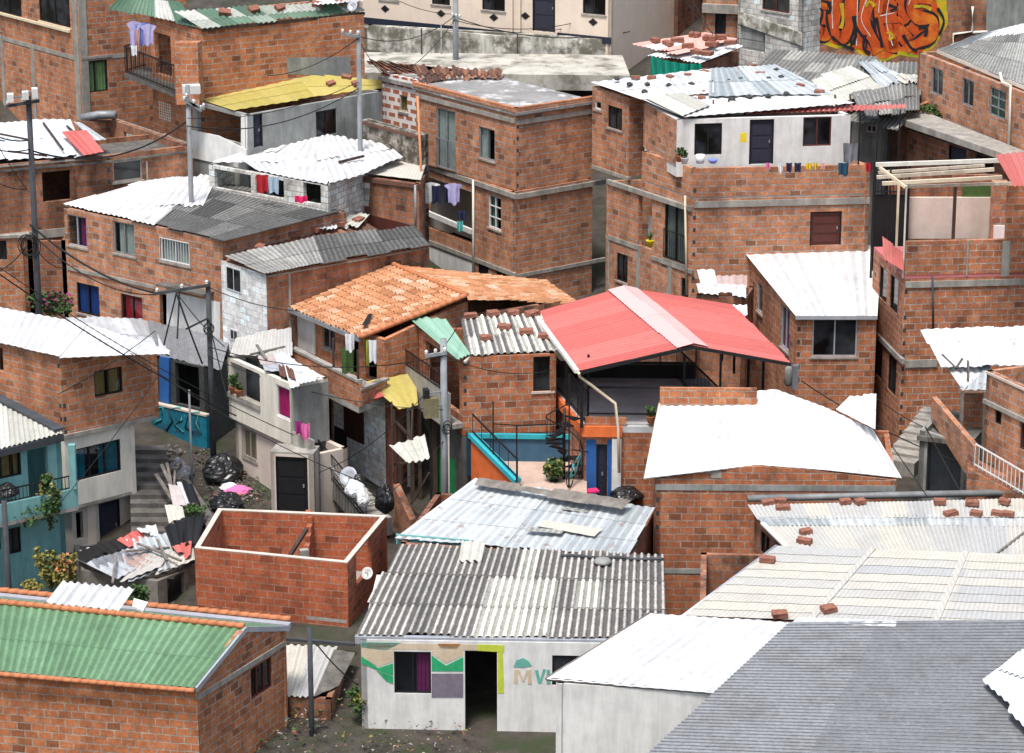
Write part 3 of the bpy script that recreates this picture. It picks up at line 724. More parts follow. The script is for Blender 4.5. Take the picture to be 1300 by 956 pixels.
# yellow roof
h = House('small grey plastered house under a mustard yellow sheet roof', name='yellow_roof_house')
b = h.block([(244, 128, 0), (314, 146, 0), (485, 116, 0)], 97.5, ref=1, mat='plaster_grey')
f0 = b.faces[0]; b.opening(0, 250, 134, 306, 168); b.door(1, 321, 139, 333, 188, mat='cur_dark'); b.win(1, 401, 142, 427, 174, frame='black_metal', sill=None)
b.patch(0, [(244, 165), (278, 172), (314, 190), (314, 215), (244, 200)], 'plaster_white', 'parapet_face', off=.05)
b.patch(0, [(306, 145), (314, 147), (314, 192), (306, 186)], 'plaster_white', 'painted_face')
h.roof(b, [(240, 121, .0), (375, 93, .5), (400, 124, .02), (298, 141, .0)], 'roof_yellow', cols=4, rows=3, jag=.1, wave=.5, amp=.01)
h.roof(b, [(375, 93, .5), (486, 102, .4), (488, 113, .02), (398, 125, .0)], 'roof_yellow', cols=3, rows=2, jag=.12, wave=.5, amp=.01); RP_YEL = h.rp
h.done()
m = MB(); p = PD(243, 118, 97); m.box(p, .6, .4, .28, .2); tag(m.build('white_tank', 'plaster_white'), 'small white box tank on the corner of the yellow roof', 'tank')

# spotted brick house with dark tiles
h = House('white wall spotted with red bricks under a row of dark broken roof tiles', name='spotted_house')
b = h.block([(484, 92, 0), (540, 104, 0), (640, 96, 0)], 103, ref=1, mat='spotted_brick')
b.win(0, 507, 120, 517, 141, frame='wood_pale', cur='cur_ochre', mull=0); b.flat(dz=-.3)
h.roof(b, [(466, 76, .35), (560, 86, .3), (636, 96, .05), (484, 92, .0)], 'tiles_dark', cols=22, rows=3, jag=.2, wave=.25, amp=.06, lift=.05); 
h.roof(b, [(520, 84, .35), (640, 90, .3), (636, 101, .05), (530, 103, .0)], 'tiles_dark', cols=20, rows=2, jag=.2, wave=.25, amp=.06, lift=.05); h.done()
h = House('crumbling old stone wall below the red spotted white wall', 'wall', 'stone_wall')
b = h.block([(457, 152, 0), (533, 172, -.1)], 99.5, mat='rubble', back=.4); b.slope(0, [(457, 153), (533, 173)], .10, 'tiles_dark', 'coping', .06)
h.done()

# three storey brick house with a flat concrete roof
h = House('three storey brick house with a flat concrete roof, white laundry on its open balcony', name='brick_house')
b = h.block([(528, 113, 0), (655, 146, 0), (753, 131, 0)], 97, ref=1, mat='brick_pink', yb=242); b2 = None
b.win(0, 554, 136, 578, 212, cur='cur_white', bars=.5, frame='steel', mull=1, sill=None); b.win(0, 608, 160, 628, 200, cur='cur_white', span=((0, .55), (.8, 1)), frame='steel')
b.flat('roof_slab', dz=0, over=.15, th=.10, rim=None); b.band(0, 529, 117, 655, 152, h=.16, off=.06, name='concrete_beam'); b.band(1, 656, 153, 752, 138, h=.16, off=.06)
m = MB(); 
for a, c in ((b.P[0], b.P[1]), (b.P[1], b.P[2])):
    d = (c - a).normalized() * .1; m.bar(a - d + Vector((0, 0, .18)), c + d + Vector((0, 0, .18)), .18, .16)
h.part('brick_rim', m, 'brick_bright'); b.notches(1, 0)
z1 = b.zb; P = [PZ(533, 203, z1), Vector((b.P[1].x - .12, b.P[1].y - .18, z1)), Vector((b.P[2].x + .0, b.P[2].y - .12, z1))]
def p3(P, z): return [(p.x, p.y) for p in P]
# lower part, built of the same kind of wall directly from plan points
class B2(Block):
    def __init__(s, h, P, z, zb, mat, back=None, name='wall', th=.16, closed=True):
        s.h, s.mat, s.th, s.name, s.closed = h, mat, th, name, closed; s.z = z; P = [Vector((p[0], p[1], z)) for p in P]; s.nv = len(P)
        if back is None and len(P) == 3: P.append(P[0] + P[2] - P[1])
        elif back is not None and back > 0:
            d = P[-1] - P[0]; nb = Vector((-d.y, d.x, 0)).normalized(); nb = nb if nb.y > 0 else -nb; P += [P[-1] + nb * back, P[0] + nb * back]
        s.P = P; s.zb = zb; s.cen = sum((Vector((p.x, p.y)) for p in P), Vector((0, 0))) / len(P)
        s.faces = [Face(P[i], P[(i + 1) % len(P)], s.cen) for i in range(len(P))]; h.root(Vector((P[0].x, P[0].y, zb))); s.notch = MB(); h.blocks.append(s)
b2 = B2(h, P, z1 - .02, gz(97) - 2, 'brick_pink')
b2.band(0, 534, 205, 655, 246, h=.17, off=.07); b2.band(1, 656, 246, 768, 228, h=.17, off=.07); b2.notches(1, 0); b.notches(0, 0)
b2.opening(0, 542, 224, 601, 288); b2.win(0, 620, 246, 636, 288, cur='cur_sage', span=((.1, .5),), frame='frame_white', hm=2)
b2.band(0, 534, 300, 655, 347, h=.15, off=.05); b2.band(1, 656, 348, 768, 327, h=.13, off=.05)
b2.slope(0, [(542, 266), (601, 291)], .18, 'plaster_white', 'balcony_sill', .10)
b2.patch(0, [(537, 304), (601, 330), (601, 376), (537, 376)], 'plaster_white', 'painted_face'); b2.door(0, 607, 331, 620, 370, mat='cur_dark'); b2.win(0, 630, 338, 642, 356, sill=None)
b2.pipe(0, [(603, 228), (603, 372)], .045, 'pvc')
f = b2.faces[0]; a, c = f.rect(538, 215, 605, 300)[:2], f.rect(538, 215, 605, 300)[2:]
m = MB(); m.hexa([f.p(a[0], a[1], -1.3), f.p(c[0], a[1], -1.3), f.p(c[0], a[1], -1.25), f.p(a[0], a[1], -1.25)], [f.p(a[0], c[1], -1.3), f.p(c[0], c[1], -1.3), f.p(c[0], c[1], -1.25), f.p(a[0], c[1], -1.25)])
f.boxr(m, a[0], a[1], a[0] + .05, c[1], -1.25, -.2); f.boxr(m, c[0] - .05, a[1], c[0], c[1], -1.25, -.2); h.part('balcony_lining', m, 'plaster_pale')
h.part('orange_pipe', MB().tube([PD(530, 122, 96.8), PD(534, 200, 96.4), PD(537, 303, 96.2), PD(540, 366, 96.0)], .045), 'pvc_orange'); h.done()

# big terrace house, right of centre
h = House('tall brick house with white walled roof terrace and brick weighted white tin roof', name='terrace_house')
zt = zat(880, 214, 92.5)
b = h.block([(815, 192, 0), (880, 214, 0), (1105, 209, 0)], 92.5, ref=1, mat='brick_pink', yb=264, back=None, tops=None)
b.notches(1, 0); 
Nn = b.P[1]; zl = b.zb
lo = B2(h, [PZ(770, 228, zl), Vector((Nn.x, Nn.y, 0)), Vector((b.P[2].x, b.P[2].y, 0))], zl - .02, gz(92) - .8, 'brick_pink')
lo.band(0, 772, 226, 879, 264, h=.16, off=.08); lo.band(1, 881, 255, 1104, 251, h=.22, off=.05); lo.notches(1, 0)
lo.win(0, 844, 253, 871, 327, cur='plaster_grey', bars=.5, frame='black_metal'); lo.opening(0, 811, 243, 828, 312)
lo.win(0, 783, 320, 797, 355, cur=None, frame='black_metal'); lo.win(0, 865, 352, 874, 376, frame='black_metal')
lo.band(0, 770, 295, 812, 314, h=.16, off=.04); lo.band(0, 828, 322, 879, 345, h=.14, off=.04); lo.col(0, 772, 298, 370, .2); lo.col(0, 811, 316, 372, .2); lo.col(0, 851, 338, 376, .2)
lo.pipe(0, [(872, 248), (874, 374)], .04, 'pvc_cream')
lo.door(1, 1029, 269, 1069, 312, mat='frame_brown', frame='black_metal', lab='dark brown double shutter')
f = lo.faces[0]; r = f.rect(810, 243, 829, 314); m = MB(); f.boxr(m, r[0], r[1], r[2], r[3] - .9, -.5, -.45); h.part('niche_back', m, 'plaster_white')
# penthouse
pz = b.z; ptop = pz + 1.55
ph = B2(h, [PZ(819, 130, ptop), PZ(860, 152, ptop), PZ(1080, 146, ptop)], ptop, pz - .4, 'plaster_white')
ph.win(1, 882, 157, 917, 197, frame='black_metal', sill=None); ph.door(1, 952, 152, 983, 209, mat='cur_dark'); ph.win(1, 1020, 149, 1056, 186, frame='frame_brown', cur=None, sill=None)
up = B2(h, [PZ(752, 110, ptop + .02), PZ(799, 124, ptop + .02), PZ(822, 121, ptop + .02)], ptop + .02, zat(799, 224, PZ(799, 124, ptop).y), 'brick_pink')
up.win(0, 772, 133, 790, 161, frame='black_metal'); up.win(0, 755, 127, 763, 138, frame='frame_white', mull=0); up.band(0, 752, 208, 799, 226, h=.12, off=.05)
mid = B2(h, [PZ(818, 130, ptop - .02), PZ(859, 152, ptop - .02), PZ(864, 152, ptop - .02)], ptop - .02, pz - .02, 'brick_pink')
mid.win(0, 833, 152, 845, 186, cur='cur_purple', frame='frame_white', span=((.3, 1),))
# terrace floor so that the parapet reads as a parapet
m = MB().prism([(p.x, p.y) for p in b.P], pz - 1.02, pz - .98); h.part('terrace_floor', m, 'concrete_floor')
H_T = (b, lo)
zr = ptop
h.roof(zr, [(751, 104, .12), (905, 87, .52), (906, 118, .3), (815, 127, .12)], 'tin_white', cols=6, rows=2, jag=.06, wave=.3, amp=.012)
h.roof(zr, [(815, 126, .13), (995, 112, .34), (1085, 131, .16), (868, 149, .05)], 'tin_white', cols=7, rows=1, jag=.06, wave=.3, amp=.012)
h.roof(zr, [(902, 87, .54), (984, 82, .60), (1060, 120, .30), (900, 122, .27)], 'tin_zinc', cols=5, rows=2, jag=.08, wave=.3, amp=.012); RP_T = h.rp
h.roof(zr, [(820, 124, .2), (868, 117, .3), (903, 134, .18), (868, 148, .10)], 'fibre_pale', cols=2, rows=1, jag=.06, wave=.3, amp=.012)
h.roof(zr, [(982, 110, .42), (1012, 108, .42), (1042, 128, .24), (1012, 132, .2)], 'red_corr', name='rust_strip', cols=1, rows=1, jag=.06, wave=.3, amp=.012) if 0 else None
h.roof(zr, [(962, 137, .08), (1148, 132, .02), (1150, 138, -.05), (950, 146, -.05)], 'red_corr', cols=8, rows=1, jag=.04, wave=.177, amp=.03, name='awning')
m = MB(); q0 = PZ(866, 152, zr - .05); q1 = PZ(1082, 142, zr - .05)
for k in range(12):
    p = q0.lerp(q1, k / 11); m.bar(p, p + Vector((.1, 1.6, .25)), .06, .12)
m.bar(q0, q1, .08, .14); h.part('roof_beam', m, 'wood_dark')
m = MB()
for x, yb in ((1115, 209), (1143, 209), (1092, 209)):
    p = PD(x, 140, 92.0); m.bar(p, (p.x, p.y, zat(x, yb, 92)), .05)
h.part('post', m, 'black_metal')
h.done()
# ================================================================ right side, upper
h = House('brick house at the upper right with white gutter pipe and grey fibre roof', name='brick_house')
b = h.block([(1166, 66, 0), (1340, 134, 0)], 99, mat='brick_pink', back=6)
b.win(0, 1183, 84, 1198, 118, frame='steel', sill=None); b.win(0, 1222, 98, 1237, 132, frame='steel', sill=None); b.win(0, 1257, 109, 1278, 146, frame='steel', cur='cur_sage', hm=2, sill=None)
b.pipe(0, [(1272, 92), (1275, 104), (1285, 108), (1283, 198)], .05, 'pvc')
h.roof(b, [(1240, 45, .6), (1340, 22, .75), (1350, 130, .1), (1190, 63, .15)], 'fibre_grey', amp=.012, cols=7, rows=3, jag=.06, fascia='pvc')
h.roof(b, [(1232, 46, .68), (1340, 20, .85), (1340, 34, .75), (1190, 66, .2)], 'tin_white', cols=5, rows=1, jag=.04, wave=.3, amp=.01); h.done()
m = MB(); zb_ = zat(1130, 146, 97.0); q = [PZ(1130, 146, zb_), PZ(1285, 199, zb_), PZ(1302, 192, zb_ ), PZ(1165, 138, zb_)]
H2 = House('brick and dark gated ground floor under a mossy concrete slab at the upper right', name='gated_house')
b = H2.block([(1150, 163, 0), (1300, 215, 0)], 96.8, mat='brick_dark', back=.5)
b.door(0, 1205, 176, 1228, 218, mat='cur_dark'); b.win(0, 1240, 190, 1262, 215, bars=1); H2.part('concrete_slab', m.hexa([p - Vector((0, 0, .22)) for p in q], q), 'concrete'); H2.done()

h = House('jumble of pale and grey corrugated roofs behind the terrace house', 'shed', 'patched_shed')
b = h.block([(1040, 120, 0), (1165, 135, 0)], 99.5, mat='brick_stained', back=4)
z = b.z
for C, mt in (([(1062, 74, .5), (1168, 80, .5), (1168, 122, .1), (1040, 112, .1)], 'fibre_grey'), ([(1030, 100, .25), (1082, 84, .45), (1130, 110, .3), (1052, 140, .05)], 'fibre_pale'),
              ([(1088, 78, .62), (1112, 76, .62), (1152, 104, .35), (1120, 112, .32)], 'tin_zinc'), ([(1082, 118, .3), (1166, 100, .4), (1166, 142, .0), (1098, 152, .0)], 'fibre_grey'),
              ([(1130, 96, .48), (1166, 94, .5), (1166, 104, .42), (1148, 106, .4)], 'fibre_cream')):
    h.roof(z, C, mt, cols=4, rows=2, jag=.2, warp=.05, lift=.03)
h.done()
h = House('narrow weathered shack with a small white window beside the terrace posts', 'shack', 'narrow_shack')
b = h.block([(1076, 150, 0), (1128, 154, 0)], 97.8, mat='plaster_grey', back=1.2); b.win(0, 1100, 158, 1113, 168, frame='frame_white'); 
h.roof(b, [(1086, 142, .3), (1160, 140, .35), (1140, 166, 0), (1072, 152, 0)], 'fibre_grey', cols=3, rows=2, jag=.1); h.done()

# tower with pergola, right
h = House('bare brick house with an open pergola terrace and concrete bands on the right', name='pergola_house')
b = h.block([(1109, 318, 0), (1148, 354, 0), (1345, 349, 0)], 86, ref=1, mat='brick_tower'); z = b.z
b.notches(1, 0); b.band(1, 1149, 357, 1340, 353, h=.2, off=.05); b.band(0, 1108, 415, 1147, 457, h=.16, off=.06); b.band(1, 1149, 457, 1190, 456, h=.24, off=.05)
b.win(0, 1117, 336, 1127, 378, sill=None, mull=0); b.win(0, 1131, 347, 1141, 392, sill=None, mull=0, frame='black_metal'); b.win(0, 1111, 429, 1121, 474, sill=None, mull=0); b.win(0, 1128, 447, 1139, 495, sill=None, mull=0)
b.pipe(1, [(1183, 350), (1184, 418)], .03, 'pole_dark'); b.col(1, 1229, 305, 350, .05, mat='concrete')
m = MB().prism([(p.x, p.y) for p in b.P], z - .02, z + .12); h.part('terrace_floor', m, 'pink_floor')
f = b.faces[1]
def wallbox(f, x0, y0, x1, y1, o0=-.16, o1=0):
    r = f.rect(x0, y0, x1, y1); m = MB(); f.boxr(m, r[0], r[1], r[2], r[3], o0, o1); return m
m = wallbox(f, 1150, 307, 1281, 351); h.part('parapet', m, 'brick_tower')
m = wallbox(f, 1280, 236, 1345, 349); h.part('wing_wall', m, 'brick_red')
m = MB(); r = f.rect(1273, 306, 1281, 351); f.boxr(m, r[0], r[1], r[2] + .04, r[3], -.17, .025); h.part('column', m, 'concrete')
pa, pb = PZ(1146, 318, z + .12), PZ(1262, 322, z + .12); bk = (PZ(1150, 300, z + .12) - PZ(1150, 304, z + .12)).normalized()
pa = PZ(1150, 303, z + .12); pb = PZ(1262, 303, z + .12)
m = MB().prism([(pa.x, pa.y), (pb.x, pb.y), (pb.x, pb.y + .15), (pa.x, pa.y + .15)], z + .12, zat(1200, 251, pa.y)); h.part('inner_wall', m, 'plaster_pale')
ya = pa.y + .16; m = MB().prism([(pa.x - .6, ya), (pb.x + 2.5, ya), (pb.x + 2.5, ya + .15), (pa.x - .6, ya + .15)], z + .12, zat(1200, 222, ya)); h.part('back_wall', m, 'brick_dark')
m = MB(); p1 = PD(1222, 233, ya - .02); p2 = PD(1258, 250, ya - .02); m.hexa([(p1.x, ya - .05, p2.z), (p2.x, ya - .05, p2.z), (p2.x, ya - .02, p2.z), (p1.x, ya - .02, p2.z)], [(p1.x, ya - .05, p1.z), (p2.x, ya - .05, p1.z), (p2.x, ya - .02, p1.z), (p1.x, ya - .02, p1.z)]); h.part('shutter', m, 'leaf')
q = PZ(1258, 312, z + .12); m = MB(); m.box((q.x + .25, q.y + .3, z + .12), .5, .5, zat(1265, 233, q.y) - z - .12); h.part('brick_pillar', m, 'brick_pink')
q = PZ(1268, 318, z + .12); m = MB(); m.prism([(q.x - .2, q.y), (q.x + .22, q.y), (q.x + .22, q.y + .06), (q.x - .2, q.y + .06)], z + .12, z + .95); h.part('leaning_board', m, 'plaster_white')
for (x0, y0, x1, y1, D0, D1, w, mt) in ((1112, 209, 1290, 203, 85.6, 85.9, .11, 'pvc'), (1113, 225, 1262, 215, 86.8, 86.8, .1, 'wood_pale'), (1115, 219, 1250, 210, 88.2, 88.2, .08, 'wood_pale'), (1120, 233, 1272, 225, 86.2, 86.2, .1, 'pvc_cream'), (1150, 237, 1300, 232, 87, 87, .08, 'wood_pale')):
    m = MB(); m.bar(PD(x0, y0, D0), PD(x1, y1, D1), w, w * 1.1); h.part('pergola_beam', m, mt)
m = MB(); m.bar(PD(1116, 212, 85.6), PD(1150, 238, 84.9), .08); h.part('pergola_beam', m, 'pvc_cream')
for x, y0, y1, D, mt, w in ((1141, 234, 330, 86.8, 'pvc_cream', .07), (1151, 232, 351, 86.1, 'pvc', .05), (1213, 236, 306, 88.5, 'wood_dark', .1), (1131, 214, 330, 88, 'black_metal', .05), (1112, 208, 320, 87, 'black_metal', .06)):
    p = PD(x, y0, D); m = MB(); m.bar(p, (p.x, D, z), w); h.part('post', m, mt)
h.roof(z, [(1262, 196, 4.1), (1345, 188, 4.2), (1345, 236, 3.75), (1285, 236, 3.75)], 'red_corr', cols=4, rows=1, jag=.05, amp=.03)
h.roof(z, [(1120, 300, .95), (1146, 318, .75), (1146, 342, .32), (1122, 326, .5)], 'red_corr', cols=2, rows=1, jag=.12, amp=.03)
h.done()
# dark cage of metal beside the terrace
h = House('tall black metal gate frame between the terrace house and the pergola', 'gate', 'metal_gate')
p0, p1 = PD(1106, 330, 90.5), PD(1150, 330, 90.5); h.root(p0 - Vector((0, 0, 1)))
m = MB(); m.hexa([p0, p1, p1 + Vector((0, .05, 0)), p0 + Vector((0, .05, 0))], [q + Vector((0, 0, 2.2)) for q in (p0, p1, p1 + Vector((0, .05, 0)), p0 + Vector((0, .05, 0)))]); h.part('sheet_panel', m, 'black_metal')
m = MB(); railing(m, p0 + Vector((0, -.05, 2.2)), p1 + Vector((0, -.05, 2.2)), 1.1, .12, .025)
for p in (p0, p1): m.bar(p - Vector((0, 0, 1)), p + Vector((0, 0, 3.3)), .07)
h.part('gate_frame', m, 'black_metal')

# house with white roof by the tower
h = House('brick house with a plain white sheet roof beside the pergola terrace', name='white_roof_house')
b = h.block([(949, 326, .5), (1012, 402, 0), (1113, 402, 0)], 87.2, ref=1, mat='brick_tower')
b.win(0, 992, 385, 1003, 440, frame='gutter', cur='cur_purple'); b.win(0, 962, 350, 969, 395, frame='gutter', mull=0); b.win(1, 1032, 405, 1089, 453, frame='gutter', cur=None, sill='concrete'); b.notches(1, 0)
h.roof(b, [(939, 313, .68), (1120, 311, .68), (1114, 401, .02), (1010, 401, .02)], 'tin_white', cols=7, rows=1, jag=.02, wave=.3, amp=.008, fascia='gutter', lift=0); h.done()

# scrap sheets below the terrace house
h = House('lean-to of crumpled whitish tin against the foot of the terrace house', 'shed', 'lean_to')
b = h.block([(884, 374, 0), (948, 378, 0)], 90.2, mat='brick_stained', back=1.5)
h.roof(b, [(882, 346, .5), (950, 346, .5), (950, 378, 0), (890, 374, 0)], 'tin_scrap', cols=3, rows=2, jag=.2, warp=.06, wave=.25); 
h.roof(b, [(925, 386, -.2), (950, 386, -.2), (950, 402, -.4), (935, 402, -.4)], 'tin_scrap', cols=1, rows=1, jag=.1)
h.done()

# red roof terrace
h = House('brick house with a big red gable roof over an open railed roof terrace', name='red_roof_house')
ze = zat(735, 470, 80.1); zf = zat(742, 540, 80.3)
P0 = PZ(690, 478, zf - .0); P1 = PZ(743, 541, zf); P2 = PZ(960, 543, zf); P3 = P0 + P2 - P1
b = B2(h, [P0, P1, P2], zf - .2, 0, 'brick_red')
b.door(1, 757, 564, 771, 640, mat='plinth_navy', frame='black_metal'); 
m = MB().prism([(p.x, p.y) for p in (P0, P1, P2, P3)], zf - .19, zf); h.part('terrace_floor', m, 'concrete_floor')
fl, fr = b.faces[0], b.faces[1]
m = MB(); fl.boxr(m, .0, zf - .30, fl.L, zf + .02, .005, .12); fr.boxr(m, -.1, zf - .30, fr.hit(790, 548)[0], zf + .02, .005, .12); h.part('edge_beam', m, 'orange_paint')
m = MB(); fr.boxr(m, fr.hit(742, 540)[0] + .02, zf + .02, fr.hit(795, 540)[0], zf + .28, -.15, -.01); h.part('low_parapet', m, 'brick_bright')
m = MB(); fr.boxr(m, fr.hit(837, 540)[0], zf + .02, fr.L, zf + 1.2, -.15, -.01); h.part('parapet', m, 'brick_bright')
b.col(1, 783, 556, 640, .28, mat='plaster_white', off=.10); b.patch(1, [(744, 558), (757, 558), (757, 640), (744, 640)], 'blue_paint', 'painted_face'); b.patch(1, [(771, 558), (779, 558), (779, 640), (771, 640)], 'blue_paint', 'painted_face')
mm = MB(); railing(mm, fl.p(.1, zf + .02, -.06), fl.p(fl.L - .05, zf + .02, -.06), 1.0, .14, .022); railing(mm, fr.p(.05, zf + .28, -.08), fr.p(fr.hit(837, 540)[0], zf + .28, -.08), .9, 1.2, .03); h.part('railing', mm, 'black_metal')
C = dict(el=(735, 471, 0), bl=(680, 396, 0), rf=(880, 438, .7), rb=(792, 364, .75), er=(1004, 460, 0), br=(930, 386, 0))
def PE(k): x, y, d = C[k]; return PZ(x, y, ze + d + .05)
mb = MB().sheet([PE('rb'), PE('rf'), PE('el'), PE('bl')], wave=.25, amp=.012, cols=9, rows=1, jag=.03, lift=0); h.part('roof', mb, 'roof_red')
mb = MB().sheet([PE('rb'), PE('rf'), PE('er'), PE('br')], wave=.25, amp=.012, cols=9, rows=1, jag=.03, lift=0); rr = h.part('roof', mb, 'roof_red')
a, c = PE('rb'), PE('rf'); sl_ = (PE('el') - c).normalized(); sr_ = (PE('er') - c).normalized(); up = Vector((0, 0, .035)); m = MB()
L0, L1 = a + sl_ * .52 + up, c + sl_ * .52 + up; R0, R1 = a + sr_ * .5 + up, c + sr_ * .5 + up
m.sheet([a + up * 1.6, c + up * 1.6, L1, L0], wave=.25, amp=.006, cols=4, rows=1, jag=.03, lift=0); m.sheet([a + up * 1.6, c + up * 1.6, R1, R0], wave=.25, amp=.006, cols=4, rows=1, jag=.03, lift=0); h.part('ridge_cap', m, 'ridge_pink', rr)
m = MB(); m.bar(PE('bl') + Vector((-.06, 0, -.02)), PE('el') + Vector((-.06, 0, -.02)), .14, .10); h.part('gutter', m, 'pvc', rr)
m = MB(); m.bar(PE('el') - up * 2, PE('rf') - up * 2, .06, .09); m.bar(PE('rf') - up * 2, PE('er') - up * 2, .06, .09); m.bar(PE('bl') - up * 3, PE('el') - up * 3, .06, .08)
for t in (.3, .6, .9): m.bar(PE('bl').lerp(PE('el'), t) - up * 3, PE('rb').lerp(PE('rf'), t) - up * 3, .05, .08); m.bar(PE('br').lerp(PE('er'), t) - up * 3, PE('rb').lerp(PE('rf'), t) - up * 3, .05, .08)
h.part('rafters', m, 'black_metal', rr)
for k, t in (('l', .02), ('l', .35), ('l', .68), ('l', 1)):
    p = PE('el').lerp(PE('bl'), t) + Vector((.12, .1, -.08)); m = MB(); m.bar(p, (p.x, p.y, zf), .09); h.part('post', m, 'black_metal')
for t in (.25, .5, .75, .97):
    p = PE('er').lerp(PE('br'), t) + Vector((-.35, .0, -.08)); m = MB(); m.bar(p, (p.x, p.y, zf), .08); h.part('post', m, 'black_metal')
for x in (747, 869, 915):
    p = PD(x, 460, 80.9); m = MB(); m.bar((p.x, p.y, ze + .25), (p.x, p.y, zf), .07); h.part('post', m, 'black_metal')
# rail and brick at the back of the terrace
q0, q1 = P0 + Vector((.3, -.1, 0)), P3 + Vector((-.3, -.1, 0)); m = MB(); m.hexa([q0, q1, q1 + Vector((0, .12, 0)), q0 + Vector((0, .12, 0))], [q + Vector((0, 0, .45)) for q in (q0, q1, q1 + Vector((0, .12, 0)), q0 + Vector((0, .12, 0)))]); h.part('back_parapet', m, 'black_metal')
m = MB(); railing(m, q0 + Vector((0, 0, .45)), q1 + Vector((0, 0, .45)), .6, 1.0, .04); h.part('railing', m, 'black_metal')
qq = P2 + (P3 - P2) * .02 + Vector((-.9, 0, 0)); m = MB(); railing(m, qq, P3 + Vector((-.9, 0, 0)), 1.0, .14, .022); h.part('railing', m, 'black_metal')
m = MB(); p = PE('el'); m.tube([p + Vector((0, -.05, -.05)), PD(736, 478, 80.0), PD(781, 512, 79.9), PD(785, 545, 79.9), PD(786, 600, 79.9)], .045); h.part('drain_pipe', m, 'pvc_cream')
h.done()
h = House('dark brick wall seen through the posts behind the red roof terrace', 'wall', 'brick_wall')
b = h.block([(748, 425, 0), (1000, 440, 0)], 91.8, mat='brick_dark', back=.3); h.done()

# curved white roof house
h = House('brick house under a low curved bright white sheet roof in the right foreground', name='curved_roof_house')
b = h.block([(832, 608, 0), (1138, 610, 0)], 77.6, mat='brick_red', back=2.4, zb=-1, tops={0: [(905, 597), (962, 592), (1040, 598)]})
b.P[2].z += .75; b.P[3].z += .9
b.band(0, 832, 615, 1137, 616, h=.18, off=.02, mat='plaster_grey'); b.band(0, 832, 724, 1137, 722, h=.14, off=.02, mat='plaster_grey'); b.notches(0, 0)
b.patch(0, [(902, 598), (916, 598), (916, 607), (902, 607)], 'concrete')
mb = MB(); z = b.z + .06
for seg in (((838, 511, 1.42), (890, 503, 1.54), (890, 599, .2), (819, 607, .0)), ((890, 503, 1.54), (985, 494, 1.7), (962, 590, .37), (890, 599, .2)), ((985, 494, 1.7), (1050, 518, 1.5), (1052, 597, .24), (962, 590, .37)), ((1050, 518, 1.5), (1108, 545, 1.2), (1145, 607, .0), (1052, 597, .24))):
    mb.sheet([PZ(x, y, z + d) for x, y, d in seg], wave=.3, amp=.008, cols=2, rows=1, jag=0, lift=0, th=.03)
mb.sheet([PZ(1079, 502, z + 1.6), PZ(1113, 500, z + 1.6), PZ(1112, 545, z + 1.3), PZ(1060, 520, z + 1.5)], wave=.3, amp=.01, cols=2, rows=1, jag=.1)
h.part('roof', mb, 'tin_white'); m = MB(); m.tube([PZ(819, 608, z - .04), PZ(838, 512, z + 1.4)], .05); h.part('verge_trim', m, 'pvc'); h.done()

# small right hand houses
h = House('brick house at the right edge behind a white railed stair', name='brick_house')
b = h.block([(1253, 470, 0), (1350, 515, 0)], 79.5, mat='brick_pink', back=3.4); b.band(0, 1250, 507, 1340, 548, h=.13, off=.06); b.win(0, 1264, 514, 1272, 537, sill=None, mull=0); b.win(0, 1296, 530, 1320, 570, frame='frame_brown', sill=None)
b.slope(0, [(1253, 471), (1345, 513)], .07, 'plaster_pale', 'coping', .04); h.done()
h = House('patched whitish tin roof on wooden props at the right edge', 'shed', 'tin_roofed_shed')
z = zat(1190, 463, 81.5); h.root(PZ(1240, 500, z - 2))
h.roof(z, [(1170, 420, .5), (1345, 410, .5), (1345, 462, 0), (1192, 466, 0)], 'tin_scrap', cols=6, rows=3, jag=.12, wave=.3, amp=.015, pv=lambda i, j: U(.3, .75))
h.roof(z, [(1183, 438, .2), (1232, 440, .2), (1250, 470, -.2), (1222, 497, -.45)], 'tin_white', cols=3, rows=2, jag=.1, wave=.3, amp=.015)
h.roof(z, [(1225, 445, .0), (1260, 455, .0), (1254, 497, -.45), (1220, 496, -.45)], 'tin_zinc', cols=2, rows=1, jag=.1, wave=.3, amp=.015)
m = MB()
for x, y0, y1, D, w in ((1222, 496, 545, 79.9, .1), (1252, 497, 570, 80, .12), (1251, 495, 560, 80.6, .08)):
    p = PD(x, y0, D); m.bar(p, (p.x, p.y, p.z - 2.2), w)
h.part('prop', m, 'wood_grey')
m = MB(); p = PD(1229, 458, 79.6); m.bar(p, PD(1229, 484, 79.6), .17, .05); m.bar(PD(1196, 450, 80), PD(1217, 470, 80), .1, .05); m.bar(PD(1222, 455, 80), PD(1212, 470, 80), .1, .05); h.part('loose_plank', m, 'wood_grey')
p0, p1 = PD(1222, 500, 81), PD(1254, 505, 81); m = MB().hexa([(p0.x, 81, p0.z - 2.4), (p1.x, 81, p0.z - 2.4), (p1.x, 81.1, p0.z - 2.4), (p0.x, 81.1, p0.z - 2.4)], [(p0.x, 81, p0.z), (p1.x, 81, p0.z), (p1.x, 81.1, p0.z), (p0.x, 81.1, p0.z)]); h.part('wall', m, 'brick_pink')
h.done()
